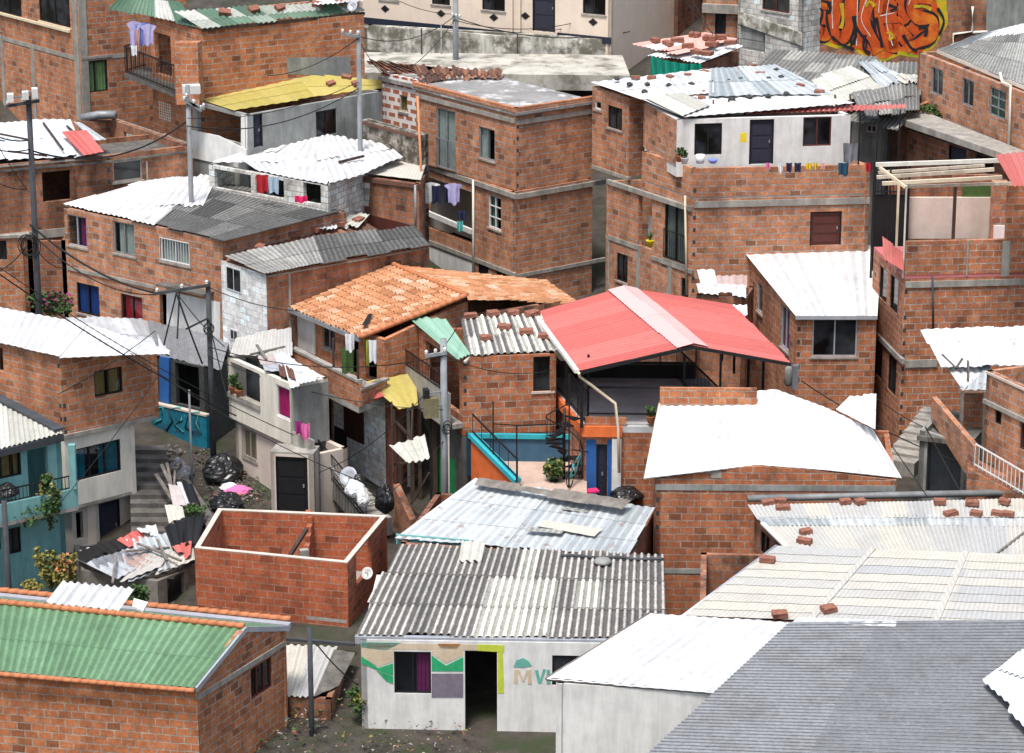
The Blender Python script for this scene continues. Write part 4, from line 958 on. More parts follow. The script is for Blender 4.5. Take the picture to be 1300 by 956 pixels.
# sloping parapet, stairs, railing
m = MB(); a0, a1 = PD(1183, 504, 81), PD(1236, 566, 77.8); up = Vector((0, 0, 1)); n = Vector((.16, .08, 0))
m.hexa([a0 - up * .7, a1 - up * 1.15, a1 - up * 1.15 + n, a0 - up * .7 + n], [a0, a1, a1 + n, a0 + n])
t = m.build('stair_parapet', 'brick_pink'); tag(t, 'sloping brick parapet running down to the white stair railing', 'wall')
h = House('white metal railing of the steep stair at the right edge', 'railing', 'stair_railing'); p0, p1 = PD(1237, 592, 77.6), PD(1345, 655, 76.4); h.root(p0)
m = MB(); railing(m, p0, p1, .68, .13, .02); h.part('railing_bars', m, 'frame_white')
m = MB(); m.hexa([p0 + Vector((-.2, 0, -4)), p1 + Vector((0, 0, -4)), p1 + Vector((.2, 1.3, -4)), p0 + Vector((0, 1.3, -4))], [p0 + Vector((-.2, 0, -.05)), p1 + Vector((0, 0, -.05)), p1 + Vector((.2, 1.3, -.05)), p0 + Vector((0, 1.3, -.05))]); h.part('stair_side_wall', m, 'brick_stained')
h = House('concrete outside steps climbing beside the pergola house', 'stairs', 'outside_stair'); h.root(PD(1150, 560, 83))
m = MB(); s0, s1 = PD(1132, 590, 80.8), PD(1185, 520, 84.2)
for i in range(8):
    a = s0.lerp(s1, i / 8); c = s0.lerp(s1, (i + 1) / 8); m.hexa([Vector((q[0], q[1], a.z - .35)) for q in ((a.x - .25, a.y + .3), (a.x + .65, a.y - .2), (c.x + .65, c.y - .2), (c.x - .25, c.y + .3))], [Vector((q[0], q[1], a.z + .1)) for q in ((a.x - .25, a.y + .3), (a.x + .65, a.y - .2), (c.x + .65, c.y - .2), (c.x - .25, c.y + .3))])
h.part('steps', m, 'concrete')
h = House('dark grey garage front below the outside steps', 'garage', 'garage'); z = zat(1165, 545, 80.4)
b = h.block([(1168, 546, 0), (1232, 566, -.3)], 80.2, mat='plaster_grey', back=2.5, zb=gz(80) - .5); b.opening(0, 1178, 552, 1222, 625); b.flat('concrete_dark'); h.done()
m = MB(); p0, p1 = PD(1176, 548, 80.7), PD(1224, 560, 80.7); m.hexa([(p0.x, 80.9, 0), (p1.x, 80.9, 0), (p1.x, 81, 0), (p0.x, 81, 0)], [(p0.x, 80.9, p1.z), (p1.x, 80.9, p1.z), (p1.x, 81, p1.z), (p0.x, 81, p1.z)]); h.part('shutter', m, 'pole_grey')

# ================================================================ right foreground roofs
h = House('long cream sheet roofed house with a thick grey pipe along its ridge', name='cream_roof_house')
b = h.block([(958, 652, .0), (1008, 702, 0), (1345, 712, 0)], 73.2, ref=1, mat='brick_stained'); b.win(0, 966, 672, 978, 700, sill=None); z = b.z
h.roof(b, [(950, 641, .25), (1345, 632, .25), (1345, 656, .2), (962, 660, .15)], 'fibre_cream', cols=12, rows=1, jag=.04, wave=.12, amp=.01)
h.roof(b, [(960, 657, .18), (1345, 650, .22), (1345, 668, .12), (970, 668, .1)], 'tin_zinc', cols=9, rows=1, jag=.04, wave=.12, amp=.01)
h.roof(b, [(968, 664, .12), (1345, 662, .16), (1345, 720, -.1), (1010, 706, -.1)], 'fibre_cream', cols=11, rows=1, jag=.04, wave=.12, amp=.016, lift=.02); RP_C = h.rp
m = MB(); m.tube([PZ(949, 633, z + .35), PZ(1120, 629, z + .36), PZ(1345, 624, z + .36)], .10, 10); h.part('ridge_pipe', m, 'dull_pipe')
m = MB(); m.bar(PZ(968, 664, z + .18), PZ(1012, 708, z - .02), .14, .05); h.part('verge_trim', m, 'pvc'); m = MB(); m.bar(PZ(1266, 702, z + .06), PZ(1345, 642, z + .3), .06, .04); h.part('roof_strap', m, 'wood_grey'); h.done()

h = House('wide low house under a pale cream corrugated roof with long seams', name='pale_roof_house')
b = h.block([(888, 786, 0), (1345, 798, 0)], 68.6, mat='brick_stained', back=5)
h.roof(b, [(988, 692, .45), (1345, 706, .45), (1345, 800, 0), (868, 782, 0)], 'fibre_cream', cols=3, rows=9, jag=.03, wave=.8, amp=.006, lift=.02); RP_P = h.rp
m = MB(); q = [Vector(p) for p in h.rp]; 
for t in (.34, .67): m.bar(q[0].lerp(q[1], t) + Vector((0, 0, .03)), q[3].lerp(q[2], t) + Vector((0, 0, .03)), .16, .03)
h.part('roof_seam', m, 'fibre_cream'); m = MB(); m.tube([q[3] + Vector((-.05, 0, -.03)), q[0] + Vector((-.05, 0, -.03))], .05); h.part('verge_trim', m, 'gutter'); h.done()

h = House('foreground house half roofed in bright white sheet and half in dull grey metal', name='two_tone_roof_house')
zf2 = zat(696, 862, 64.5)
w0, w1, w2, w3 = PZ(706, 866, zf2), PZ(1440, 935, zf2), PZ(1380, 800, zf2), PZ(838, 792, zf2)
wm = PZ(910, 881, zf2); b = B2(h, [w0, wm, w1, w2, w3], zf2 - .02, gz(62) - 3, 'plaster_white', back=0); h.root(w0); b.P[2].z -= .7; b.P[3].z -= .1
h.roof(zf2, [(826, 779, .45), (1004, 790, .42), (908, 880, .0), (694, 862, .0)], 'tin_white', cols=5, rows=1, jag=.02, wave=.3, amp=.008, lift=0)
h.roof(zf2, [(1002, 790, .5), (1345, 786, .5), (1440, 990, -.35), (812, 966, -.35)], 'metal_grey', cols=3, rows=1, jag=.02, wave=.25, amp=.0, lift=0)
q = h.rp; m = MB(); k = 46
for i in range(1, k):
    t = i / k; m.bar(q[0].lerp(q[3], t) + Vector((0, 0, .012)), q[1].lerp(q[2], t) + Vector((0, 0, .012)), .045, .022)
h.part('roof_rib', m, 'metal_grey')
q2 = [PZ(1012, 784, zf2 + .55), PZ(1140, 789, zf2 + .55), PZ(1138, 796, zf2 + .52), PZ(1006, 790, zf2 + .52)]; h.part('ridge_flashing', MB().sheet(q2, cols=1, rows=1, wave=.5, amp=.004), 'tin_white')
m = MB(); a = PZ(694, 862, zf2 + .02); m.tube([a, PZ(826, 779, zf2 + .47)], .05); m.tube([a, PZ(908, 880, zf2)], .05); h.part('verge_trim', m, 'wood_grey'); h.roof(zf2, [(1290, 830, .5), (1345, 800, .62), (1345, 960, .05), (1250, 872, .25)], 'tin_scrap', name='loose_sheet', cols=3, rows=2, jag=.25, wave=.25, amp=.03, lift=.05, pv=lambda i, j: U(.35, .7)); RP_W = h.rp; h.done()
# ================================================================ left side, upper
h = House('wide unfinished brick house with empty window holes and a scrap sheet roof', name='unfinished_house')
b = h.block([(-60, 215, 0), (140, 197, 0), (240, 185, 0)], 97.5, ref=1, mat='brick_stained', back=2.6)
b.opening(0, 53, 219, 89, 257); b.win(1, 143, 206, 180, 232, frame='concrete', mull=0); b.slope(0, [(-60, 216), (140, 198)], .05, 'concrete', 'coping', .04); b.band(0, -40, 300, 82, 290, h=.3, off=.05); b.notches(0, 1)
b.col(0, 92, 215, 262, .12, mat='brick_dark'); b.col(1, 186, 204, 232, .06); b.flat('concrete_dark', dz=-.25, th=.08)
h.roof(b, [(-50, 160, .45), (40, 152, .45), (70, 200, .02), (-50, 206, .02)], 'tin_scrap', cols=4, rows=2, jag=.15, warp=.06, wave=.3, amp=.015, pv=lambda i, j: U(.3, .7))
h.roof(b, [(38, 152, .45), (92, 153, .42), (110, 197, .05), (62, 200, .05)], 'tin_scrap', cols=3, rows=2, jag=.15, warp=.06, wave=.3, amp=.015, pv=lambda i, j: U(.3, .7))
h.roof(b, [(80, 168, .48), (108, 165, .48), (131, 194, .2), (108, 198, .2)], 'roof_red', cols=2, rows=1, jag=.1, wave=.3, amp=.01)
h.roof(b, [(92, 154, .5), (103, 155, .5), (137, 178, .3), (118, 180, .3)], 'tin_zinc', cols=1, rows=1, jag=.1, wave=.3, amp=.01)
m = MB(); z = b.z
for x0, y0, x1, y1 in ((55, 156, 80, 190), (0, 170, 40, 178), (85, 160, 110, 182), (10, 192, 60, 198)): m.bar(PZ(x0, y0, z + .5), PZ(x1, y1, z + .3), .06)
h.part('loose_batten', m, 'wood_dark'); h.done()
h = House('open roofless brick room behind the unfinished house at the left', 'wall', 'brick_wall')
b = h.block([(100, 153, 0), (147, 151, 0), (237, 182, 0)], 103.5, ref=1, mat='brick_stained', closed=False, th=.2); b.slope(1, [(148, 151), (237, 181)], .05, 'concrete', 'coping', .05)
b.opening(1, 163, 166, 173, 190); m = MB(); m.sheet([PD(160, 170, 101.6), PD(178, 174, 101.3), PD(178, 232, 100.6), PD(161, 228, 101)], cols=1, rows=1, jag=.05); h.part('leaning_sheet', m, 'fibre_grey')
m = MB(); a, c = PD(104, 150, 103.3), PD(147, 146, 103); m.tube([a, a.lerp(c, .5) + Vector((0, 0, .06)), c], .16, 8); h.part('rolled_sheet', m, 'steel'); h.done()
h = House('low brick lean-to with a small window below the unfinished house', 'house', 'brick_house')
b = h.block([(-60, 305, 0), (34, 301, 0)], 95.4, mat='brick_orange', back=2); b.win(0, -8, 306, 8, 330, sill=None); b.flat('concrete', th=.1)
b2 = B2(h, [PD(36, 330, 96), PD(84, 322, 96)], zat(50, 306, 96), gz(94) - 2, 'brick_dark', back=1.5); b2.win(0, 10, 372, 28, 395, cur=None); h.done()

# long house with half white half grey roof
h = House('long brick house under a corrugated roof half white half dark grey with blue and red curtains', name='long_roof_house')
h.label = 'long brick house under a half white half dark corrugated roof, with blue and red curtains'
b = h.block([(81, 264, 0), (282, 305, 0), (440, 268, 0)], 90, ref=1, mat='brick_pink'); b.notches(0, 0)
b.win(0, 84, 271, 109, 310, cur='cur_purple', span=((.6, 1),), frame='gutter'); b.win(0, 143, 280, 170, 320, cur='cur_white', span=((.2, .9),), frame='steel'); b.win(0, 203, 301, 240, 330, cur='cur_white', frame='frame_white', bars=1, rail='frame_white')
b.band(0, 86, 338, 197, 362, h=.12, off=.05); b.win(0, 97, 358, 125, 396, cur='cur_blue', span=((0, .42), (.5, 1)), frame='black_metal'); b.win(0, 153, 372, 180, 407, cur='cur_red', frame='frame_brown', span=((.12, .48), (.54, 1)))
b.opening(0, 202, 372, 211, 416); b.patch(0, [(212, 369), (280, 384), (280, 432), (212, 416)], 'plaster_white', 'painted_face', off=.02)
b.win(0, 248, 388, 278, 403, sill=None, mull=1)
f = b.faces[0]; m = MB(); u, z = f.hit(255, 367); f.boxr(m, u - 1.6, z - .05, u + .6, z + .02, 0, .5); h.part('small_slab', m, 'concrete_dark')
h.roof(b, [(204, 223, .1), (270, 226, .1), (196, 286, .02), (77, 260, .02)], 'tin_white', cols=4, rows=3, jag=.15, wave=.177, amp=.02, pv=lambda i, j: .7); RPL = h.rp
h.roof(b, [(266, 227, .1), (436, 267, .05), (286, 306, .0), (194, 285, .0)], 'fibre_dark', cols=5, rows=3, jag=.1, wave=.177, amp=.013)
h.roof(b, [(243, 222, .2), (282, 226, .2), (262, 240, .12), (228, 240, .12)], 'tin_white', cols=4, rows=1, jag=.35, wave=.177, amp=.02)
h.roof(b, [(225, 232, .17), (268, 236, .17), (255, 262, .07), (200, 262, .08)], 'tin_white', cols=5, rows=1, jag=.3, wave=.177, amp=.02)
h.done()
h = House('dark lean-to of rusty sheets and tiles between the long roof and the grey fibre roof', 'shed', 'scrap_lean_to')
b = h.block([(290, 316, 0), (470, 283, 0)], 91.5, mat='brick_dark', back=1.5); z = b.z
h.roof(z, [(300, 306, .2), (445, 272, .2), (480, 290, .0), (310, 330, .0)], 'tiles_dark', cols=5, rows=2, jag=.2, wave=.3, amp=.03, warp=.05)
for C, mt in (([(438, 268, .35), (470, 274, .3), (455, 290, .15), (425, 286, .15)], 'fibre_pale'), ([(390, 282, .3), (425, 276, .32), (430, 292, .2), (400, 296, .2)], 'tin_scrap'), ([(400, 250, .35), (460, 268, .35), (432, 273, .25), (388, 258, .3)], 'fibre_pale')):
    h.roof(z, C, mt, cols=2, rows=1, jag=.2, warp=.08)
h.done()
# white painted house with brick flank
h = House('house with white painted brick front, bare brick flank and grey fibre roof in the middle', name='white_front_house')
b = h.block([(281, 329, 0), (338, 348, 0), (545, 311, 0)], 87.8, ref=1, mat='brick_stained'); b.band(1, 339, 350, 540, 314, h=.05, off=.04)
f = b.faces[0]; b.col(1, 367, 345, 470, .07)
m = MB(); f.boxr(m, 0, b.zb, f.L, b.z - .03, 0.003, .02); wf = h.part('painted_face', m, 'white_brick')
for (x0, y0, x1, y1) in ((288, 336, 307, 366), (293, 416, 303, 430)):
    r = f.rect(x0, y0, x1, y1); m = MB(); f.boxr(m, r[0], r[1], r[2], r[3], .02, .045); w_ = h.part('window', m, 'frame_white'); m = MB(); g = .05
    f.boxr(m, r[0] + g, r[1] + g, (r[0] + r[2]) / 2 - .02, r[3] - g, .045, .05); f.boxr(m, (r[0] + r[2]) / 2 + .02, r[1] + g, r[2] - g, r[3] - g, .045, .05); h.part('pane', m, 'glass_dark', w_)
m = MB(); f.boxr(m, 0, b.zb, f.L, zat(300, 480, b.P[0].y), .02, .03); h.part('painted_base', m, 'pale_blue')
h.roof(b, [(284, 325, .15), (400, 300, .25), (412, 334, .02), (336, 348, .02)], 'fibre_grey', amp=.012, cols=4, rows=2, jag=.05, pv=lambda i, j: U(.5, 1)); 
h.roof(b, [(398, 300, .27), (528, 287, .3), (548, 310, .03), (410, 334, .02)], 'fibre_dark', amp=.012, cols=5, rows=2, jag=.12); h.done()

# white roof house with dark interior
h = House('low house under a bright white sheet roof with a dark open front and hanging clothes', name='white_sheet_house')
b = h.block([(265, 209, 0), (416, 236, 0), (505, 198, 0)], 93.6, ref=1, mat='whitewash_brick', yb=300)
b.opening(0, 324, 223, 360, 246); b.opening(0, 385, 231, 407, 256); b.opening(0, 272, 214, 318, 238)
h.roof(b, [(340, 184, .3), (420, 170, .38), (430, 210, .1), (262, 206, .02)], 'tin_white', cols=5, rows=2, jag=.2, wave=.3, amp=.02, warp=.04)
h.roof(b, [(395, 172, .36), (482, 178, .36), (510, 202, .1), (417, 234, .0)], 'tin_white', cols=4, rows=2, jag=.2, wave=.3, amp=.02, warp=.04)
h.roof(b, [(300, 198, .1), (430, 208, .1), (417, 234, .0), (325, 216, .0)], 'tin_white', cols=5, rows=1, jag=.15, wave=.3, amp=.02)
m = MB(); m.bar(PZ(430, 206, b.z + .25), PZ(462, 198, b.z + .35), .08); m.bar(PZ(470, 184, b.z + .3), PZ(530, 200, b.z + .1), .12, .05); h.part('loose_batten', m, 'wood_dark'); h.done()
h = House('stained brick box with a white flat top and dark red rim behind the orange pipe', name='flat_box_house')
b = h.block([(428, 220, 0), (532, 234, 0), (540, 222, 0)], 94.8, ref=1, mat='brick_stained'); 
b.patch(0, [(430, 226), (470, 231), (468, 262), (430, 256)], 'whitewash_brick', 'painted_face', off=.02); b.win(0, 438, 240, 453, 262, frame='frame_white', cur='cur_white', mull=0, sill=None); b.slope(0, [(428, 221), (532, 234)], .14, 'tiles_dark', 'rim', .06); b.slope(0, [(468, 272), (520, 285), (531, 290)], .5, 'frame_brown', 'stained_base', .02); b.band(0, 457, 214, 458, 214, h=.05)
h.roof(b, [(470, 206, .06), (542, 204, .06), (534, 229, .03), (448, 219, .03)], 'fibre_cream', cols=2, rows=1, jag=.02, wave=.5, amp=.004); h.done()
b_ = PD(527, 235, 94.2); tag(MB().tube([b_, PD(528, 300, 94.2)], .04).build('drain_pipe', 'steel'), 'thin grey pipe standing against the stained brick box', 'pipe')

# ================================================================ centre
h = House('brick house with an orange clay tile roof and brick fronted balcony', name='tile_roof_house')
b = h.block([(374, 388, 0), (488, 432, 0), (594, 382, .62)], 84.6, ref=1, mat='brick_bright', yb=492); z = b.z
b.notches(1, 0); b.band(1, 489, 424, 585, 392, h=.05, off=.04) if 0 else None
b.win(0, 409, 408, 425, 440, frame='steel', mull=1); b.opening(0, 438, 428, 455, 478); b.opening(0, 463, 436, 478, 486)
b.patch(0, [(375, 392), (401, 402), (401, 450), (375, 440)], 'plaster_white', 'painted_face', off=.05)
lo = B2(h, [PZ(372, 440, b.zb), (b.P[1].x, b.P[1].y), (b.P[2].x, b.P[2].y)], b.zb - .02, gz(82) - 2, 'brick_red'); f = lo.faces[0]
m = MB(); r = f.rect(424, 505, 487, 660); f.boxr(m, r[0], r[1] - .4, f.L, f.p(0, lo.z - .02).z, .003, .03)
wf = h.part('painted_face', m, 'white_brick')
lo.patch(0, [(374, 478), (402, 490), (402, 590), (374, 576)], 'plaster_grey', 'painted_face', off=.03); lo.opening(0, 405, 494, 420, 566)
r = f.rect(438, 512, 463, 552); m = MB(); f.boxr(m, r[0], r[1], r[2], r[3], .03, .06); w_ = h.part('window', m, 'frame_brown'); m = MB()
for k in range(3): f.boxr(m, r[0] + .04 + k * (r[2] - r[0]) / 3, r[1] + .05, r[0] - .04 + (k + 1) * (r[2] - r[0]) / 3, r[3] - .05, .06, .065)
h.part('pane', m, 'cur_brown', w_)
r = f.rect(426, 540, 441, 576); m = MB(); f.boxr(m, r[0], r[1], r[2], r[3], .03, .06); h.part('door', m, 'black_metal')
zp = zat(455, 486, 83.0); O0, O1 = PZ(368, 443, zp), PZ(455, 486, zp); O2 = PZ(491, 472, zp); bk = Vector((b.faces[0].n.x, b.faces[0].n.y, 0)) * -1
m = MB(); nrm = bk * .14; m.hexa([O0 - Vector((0, 0, .78)), O1 - Vector((0, 0, .78)), O1 + nrm - Vector((0, 0, .78)), O0 + nrm - Vector((0, 0, .78))], [O0, O1, O1 + nrm, O0 + nrm]); bp = h.part('balcony_wall', m, 'brick_orange')
m = MB(); m.hexa([O1 - Vector((0, 0, .78)), O2 - Vector((0, 0, .78)), O2 + Vector((0, .14, -.78)), O1 + Vector((0, .14, -.78))], [O1 - Vector((0, 0, .28)), O2 - Vector((0, 0, .28)), O2 + Vector((0, .14, -.28)), O1 + Vector((0, .14, -.28))]); h.part('balcony_wall', m, 'brick_orange')
m = MB(); m.bar(O0 + nrm * .5 + Vector((0, 0, .04)), O1 + nrm * .5 + Vector((0, 0, .04)), .2, .08); m.bar(O1 + Vector((0, .07, -.24)), O2 + Vector((0, .07, -.24)), .2, .08); h.part('coping', m, 'concrete', bp)
m = MB().prism([(q.x, q.y) for q in (O0, O1, O2, O2 + bk * 1.2, O0 + bk * 1.5)], zp - .98, zp - .785); h.part('balcony_slab', m, 'concrete')
for t, dx in ((.02, 0), (.97, 0), (.62, 0)):
    p = O0.lerp(O1, t) + nrm * .5; m = MB(); m.bar(p, (p.x, p.y, z + .1), .07); h.part('post', m, 'wood_dark')
h.roof(z, [(497, 336, .82), (592, 376, .8), (457, 429, 0), (366, 391, 0)], 'tiles', cols=19, rows=13, jag=.04, wave=.22, amp=.045, lift=.05, spw=8, ny=1)
q = h.rp; m = MB(); m.bar(q[3] - Vector((0, 0, .05)), q[2] - Vector((0, 0, .05)), .09, .14); h.part('gutter', m, 'steel')
m = MB(); n_ = 22
for i in range(n_):
    a, c = q[0].lerp(q[1], i / n_), q[0].lerp(q[1], (i + 1.15) / n_); m.tube([a + Vector((0, 0, .03)), c + Vector((0, 0, .06))], .06, 8, r2=.08)
h.part('ridge_tiles', m, 'terracotta')
m = MB(); n_ = 16
for i in range(n_):
    a, c = q[1].lerp(q[2], i / n_), q[1].lerp(q[2], (i + 1.1) / n_); m.tube([a + Vector((.02, 0, .02)), c + Vector((.02, 0, .05))], .075, 8, r2=.095)
h.part('verge_tiles', m, 'terracotta')
h.roof(z, [(497, 337, .82), (594, 379, .80), (732, 385, -.12), (692, 357, -.12)], 'tiles', cols=17, rows=13, jag=.05, wave=.22, amp=.045, lift=.04, spw=8, ny=1)
b3 = B2(h, [PZ(592, 386, z + .6), PZ(690, 386, z + .2)], z + .2, gz(84) - 2, 'brick_stained', back=2)
m = MB(); a = PZ(462, 402, z + .25) ; k = PZ(462, 396, z + .3)
m.sheet([PZ(466, 398, z + .42), PZ(474, 400, z + .42), PZ(466, 414, z + .3), PZ(458, 412, z + .3)], cols=1, rows=1, jag=.1, wave=.3, amp=.01); h.part('bitumen_patch', m, 'rubber')
h.roof(z, [(464, 485, -1.30), (528, 472, -1.25), (531, 515, -1.85), (506, 520, -1.85)], 'roof_yellow', name='yellow_awning', cols=3, rows=1, jag=.03, wave=.3, amp=.01)
h.roof(z, [(466, 488, -1.4), (488, 502, -1.5), (468, 508, -1.7), (448, 494, -1.6)], 'red_corr', name='red_awning', cols=2, rows=1, jag=.05, wave=.3, amp=.015)
h.done()

# middle house with striped roof
h = House('brick house with a striped white and dark sheet roof and pale green awning', name='striped_roof_house')
b = h.block([(532, 418, 0), (587, 454, 0), (706, 449, 0)], 82.3, ref=1, mat='brick_red', yb=553); z = b.z; b.notches(1, 0)
b.win(1, 677, 453, 702, 497, mull=0, sill='plaster_pale', frame='black_metal'); b.opening(0, 540, 432, 583, 495)
f = b.faces[0]; zp = b.zb + .25
a = [f.p(0, 0, .5), f.p(f.L, 0, .5)]; zt0 = zat(588, 500, a[1].y)
m = MB(); m.hexa([Vector((a[0].x, a[0].y, zt0 - 1.0)), Vector((a[1].x, a[1].y, zt0 - 1.0)), Vector((a[1].x + .1, a[1].y + .05, zt0 - 1.0)), Vector((a[0].x + .1, a[0].y + .05, zt0 - 1.0))], [Vector((a[0].x, a[0].y, zt0)), Vector((a[1].x, a[1].y, zt0)), Vector((a[1].x + .1, a[1].y + .05, zt0)), Vector((a[0].x + .1, a[0].y + .05, zt0))]); bp = h.part('balcony_wall', m, 'concrete')
m = MB().prism([(a[0].x, a[0].y), (a[1].x, a[1].y), (f.B.x, f.B.y), (f.A.x, f.A.y)], zt0 - 1.15, zt0 - 1.0); h.part('balcony_slab', m, 'concrete')
m = MB(); railing(m, Vector((a[0].x, a[0].y, zt0)), Vector((a[1].x, a[1].y, zt0)), .5, .12, .018); h.part('balcony_railing', m, 'black_metal')
for t in (.1, .98):
    p = Vector((a[0].x, a[0].y, 0)).lerp(Vector((a[1].x, a[1].y, 0)), t); m = MB(); m.bar((p.x, p.y, zt0 - 1.15), (p.x, p.y, 2), .16); h.part('white_post', m, 'pvc')
lo = B2(h, [(b.P[0].x, b.P[0].y), (b.P[1].x, b.P[1].y), (b.P[2].x, b.P[2].y)], b.zb - .02, gz(82) - 2, 'concrete_dark')
lo.opening(0, 536, 540, 552, 640); lo.patch(0, [(552, 566), (578, 585), (578, 650), (552, 640)], 'green_paint', 'painted_face'); lo.opening(0, 560, 600, 572, 650)
h.roof(b, [(583, 402, .28), (686, 397, .3), (709, 446, .0), (592, 452, .0)], 'fibre_zebra', cols=14, rows=2, jag=.06, wave=.2, amp=.035, pv=lambda i, j: [.1, .95, .3, .9][i % 4] if R() < .8 else R()); RP_Z = h.rp
h.roof(b, [(514, 400, .2), (566, 405, .28), (597, 450, .03), (580, 457, -.02)], 'awning_green', name='green_awning', cols=4, rows=1, jag=.03, wave=.25, amp=.025, fascia=None)
m = MB(); p = PZ(531, 402, z + .1); m.bar(p, (p.x, p.y, zt0 - 1), .09); h.part('post', m, 'wood_dark'); m = MB(); m.bar(PZ(597, 452, z), PZ(590, 460, z - .1), .08); h.part('fascia', m, 'pvc')
h.roof(z, [(494, 566, -2.35), (540, 552, -2.15), (546, 582, -2.6), (516, 588, -2.65)], 'fibre_pale', name='low_awning', cols=3, rows=1, jag=.08, wave=.25, amp=.04)
h.done()
# patio
zpt = 4.72; q = [PZ(x, y, zpt) for x, y in ((592, 560), (745, 560), (745, 640), (655, 626))]
o = MB().hexa([p - Vector((0, 0, .2)) for p in q], q).build('patio', 'patio_floor'); tag(o, None, None, None, 'structure')
h = House('navy blue patio wall with a teal coping between the orange wall and the blue door', 'wall', 'patio_wall')
b = B2(h, [PD(592, 553, 82.15), PD(733, 548, 82.0)], zat(670, 552, 82.1), zpt - .5, 'navy_paint', back=.2); h.root(PD(600, 553, 82.1)); b.band(0, 594, 553, 731, 549, h=.14, mat='teal_paint', name='coping', off=.06); h.done()
h = House('orange stair wall with a teal sloping edge beside the patio', 'wall', 'stair_wall')
a, c = PD(598, 554, 81.9), PD(655, 612, 79.7); h.root(a - Vector((0, 0, 2))); n = Vector((.12, .05, 0))
m = MB(); m.hexa([a - Vector((0, 0, 1.7)), c - Vector((0, 0, 1.2)), c - Vector((0, 0, 1.2)) + n, a - Vector((0, 0, 1.7)) + n], [a, c, c + n, a + n]); wl = h.part('wall', m, 'orange_paint')
m = MB(); m.bar(a + Vector((.05, 0, .02)), c + Vector((.05, 0, .02)), .24, .14); h.part('coping', m, 'teal_paint', wl); m = MB(); railing(m, a + Vector((.05, 0, .1)), c + Vector((.05, 0, .1)), .6, .45, .02); h.part('railing', m, 'black_metal')
h = House('slim black metal railing with tall posts round the patio', 'railing', 'patio_railing'); a = PD(657, 600, 82); h.root(a)
m = MB()
for x, y0, y1, D in ((626, 510, 580, 80.9), (656, 540, 612, 79.6), (723, 475, 623, 79.7)):
    p, q_ = PD(x, y0, D), PD(x, y1, D); m.bar(p, (p.x, p.y, q_.z), .045)
h.part('post', m, 'black_metal'); m = MB(); m.bar(PD(626, 538, 80.9), PD(656, 540, 79.6), .03); m.bar(PD(656, 540, 79.6), PD(723, 538, 79.7), .03); h.part('top_rail', m, 'black_metal')
# spiral stair
h = House('black spiral staircase in the corner of the patio', 'stairs', 'spiral_staircase'); c = PD(716, 622, 80.4); c.z = zpt; h.root(c)
m = MB(); m.tube([c, c + Vector((0, 0, 2.2))], .04); h.part('pole', m, 'black_metal')
m = MB(); rl = []
for i in range(11):
    a = i * .55; d_ = Vector((math.cos(a), math.sin(a), 0)); e_ = Vector((-d_.y, d_.x, 0)); p = c + Vector((0, 0, .18 * (i + 1)))
    m.hexa([p + e_ * .02, p + d_ * .55 + e_ * .16, p + d_ * .55 - e_ * .16, p - e_ * .02], [v + Vector((0, 0, .03)) for v in (p + e_ * .02, p + d_ * .55 + e_ * .16, p + d_ * .55 - e_ * .16, p - e_ * .02)]); rl.append(p + d_ * .55)
h.part('steps', m, 'black_metal'); m = MB(); m.tube([p + Vector((0, 0, .75)) for p in rl], .02, 6)
for p in rl: m.bar(p, p + Vector((0, 0, .75)), .018)
h.part('handrail', m, 'black_metal')

# cream houses, centre left
h = House('cream painted house with a pink curtained window and a loggia beside the alley', name='cream_alley_house')
b = h.block([(289, 453, 0), (371, 489, 0)], 83.2, ref=1, mat='plaster_cream', yb=568, back=1.3); FB31 = b.faces[0]; m = MB(); b.faces[1].boxr(m, .01, b.zb, b.faces[1].L, b.z - .1, .003, .02); h.part('side_plaster', m, 'plaster_grey'); z = b.z
b.opening(0, 291, 458, 329, 503); b.win(0, 350, 487, 368, 527, cur='cur_pink', frame='frame_white', mull=0, sill=None)
lo = B2(h, [PZ(299, 529, b.zb), PZ(399, 577, b.zb)], b.zb - .02, gz(82) - 1.2, 'plaster_pale', back=1.2)
lo.win(0, 308, 542, 325, 578, frame='wood_pale', cur='cur_ochre', bars=1, rail='wood_grey'); dw = Block(h, [(343, 575, 0), (398, 578, 0)], 82.0, mat='plaster_pale', back=.8, zb=gz(81) - 2); h.blocks.append(dw); dw.door(0, 348, 579, 390, 652, mat='black_metal', lab='tall black metal door'); dw.flat('concrete', th=.05, over=0); 
f = b.faces[0]; u, z1_ = f.hit(310, 500); m = MB(); r = f.rect(289, 496, 330, 500)
f.boxr(m, 0.02, r[1] - .05, r[2], r[3], -.18, .06); h.part('balcony_sill', m, 'concrete')
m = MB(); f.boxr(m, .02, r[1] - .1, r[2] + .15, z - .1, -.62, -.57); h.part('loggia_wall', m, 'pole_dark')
h.roof(b, [(300, 428, .45), (372, 414, .5), (372, 452, .2), (292, 452, .05)], 'fibre_cream', cols=3, rows=1, jag=.1, wave=.3, amp=.01); 
h.roof(b, [(328, 452, .2), (366, 446, .25), (376, 474, .03), (336, 472, .05)], 'tin_scrap', cols=2, rows=2, jag=.12, wave=.3, amp=.015)
h.roof(b, [(356, 447, .22), (404, 474, .2), (400, 484, .06), (368, 492, .02)], 'tin_scrap', cols=3, rows=1, jag=.1, wave=.3, amp=.015, pv=lambda i, j: U(.2, .6)); h.roof(b, [(352, 462, .12), (372, 468, .2), (376, 484, .1), (356, 478, .05)], 'tiles_dark', cols=3, rows=1, jag=.1, wave=.25, amp=.03)
m = MB(); m.bar(PZ(326, 438, z + .5), PZ(338, 456, z + .25), .08, .05); m.bar(PZ(318, 450, z + .25), PZ(362, 440, z + .35), .06); h.part('roof_batten', m, 'wood_grey'); h.done()
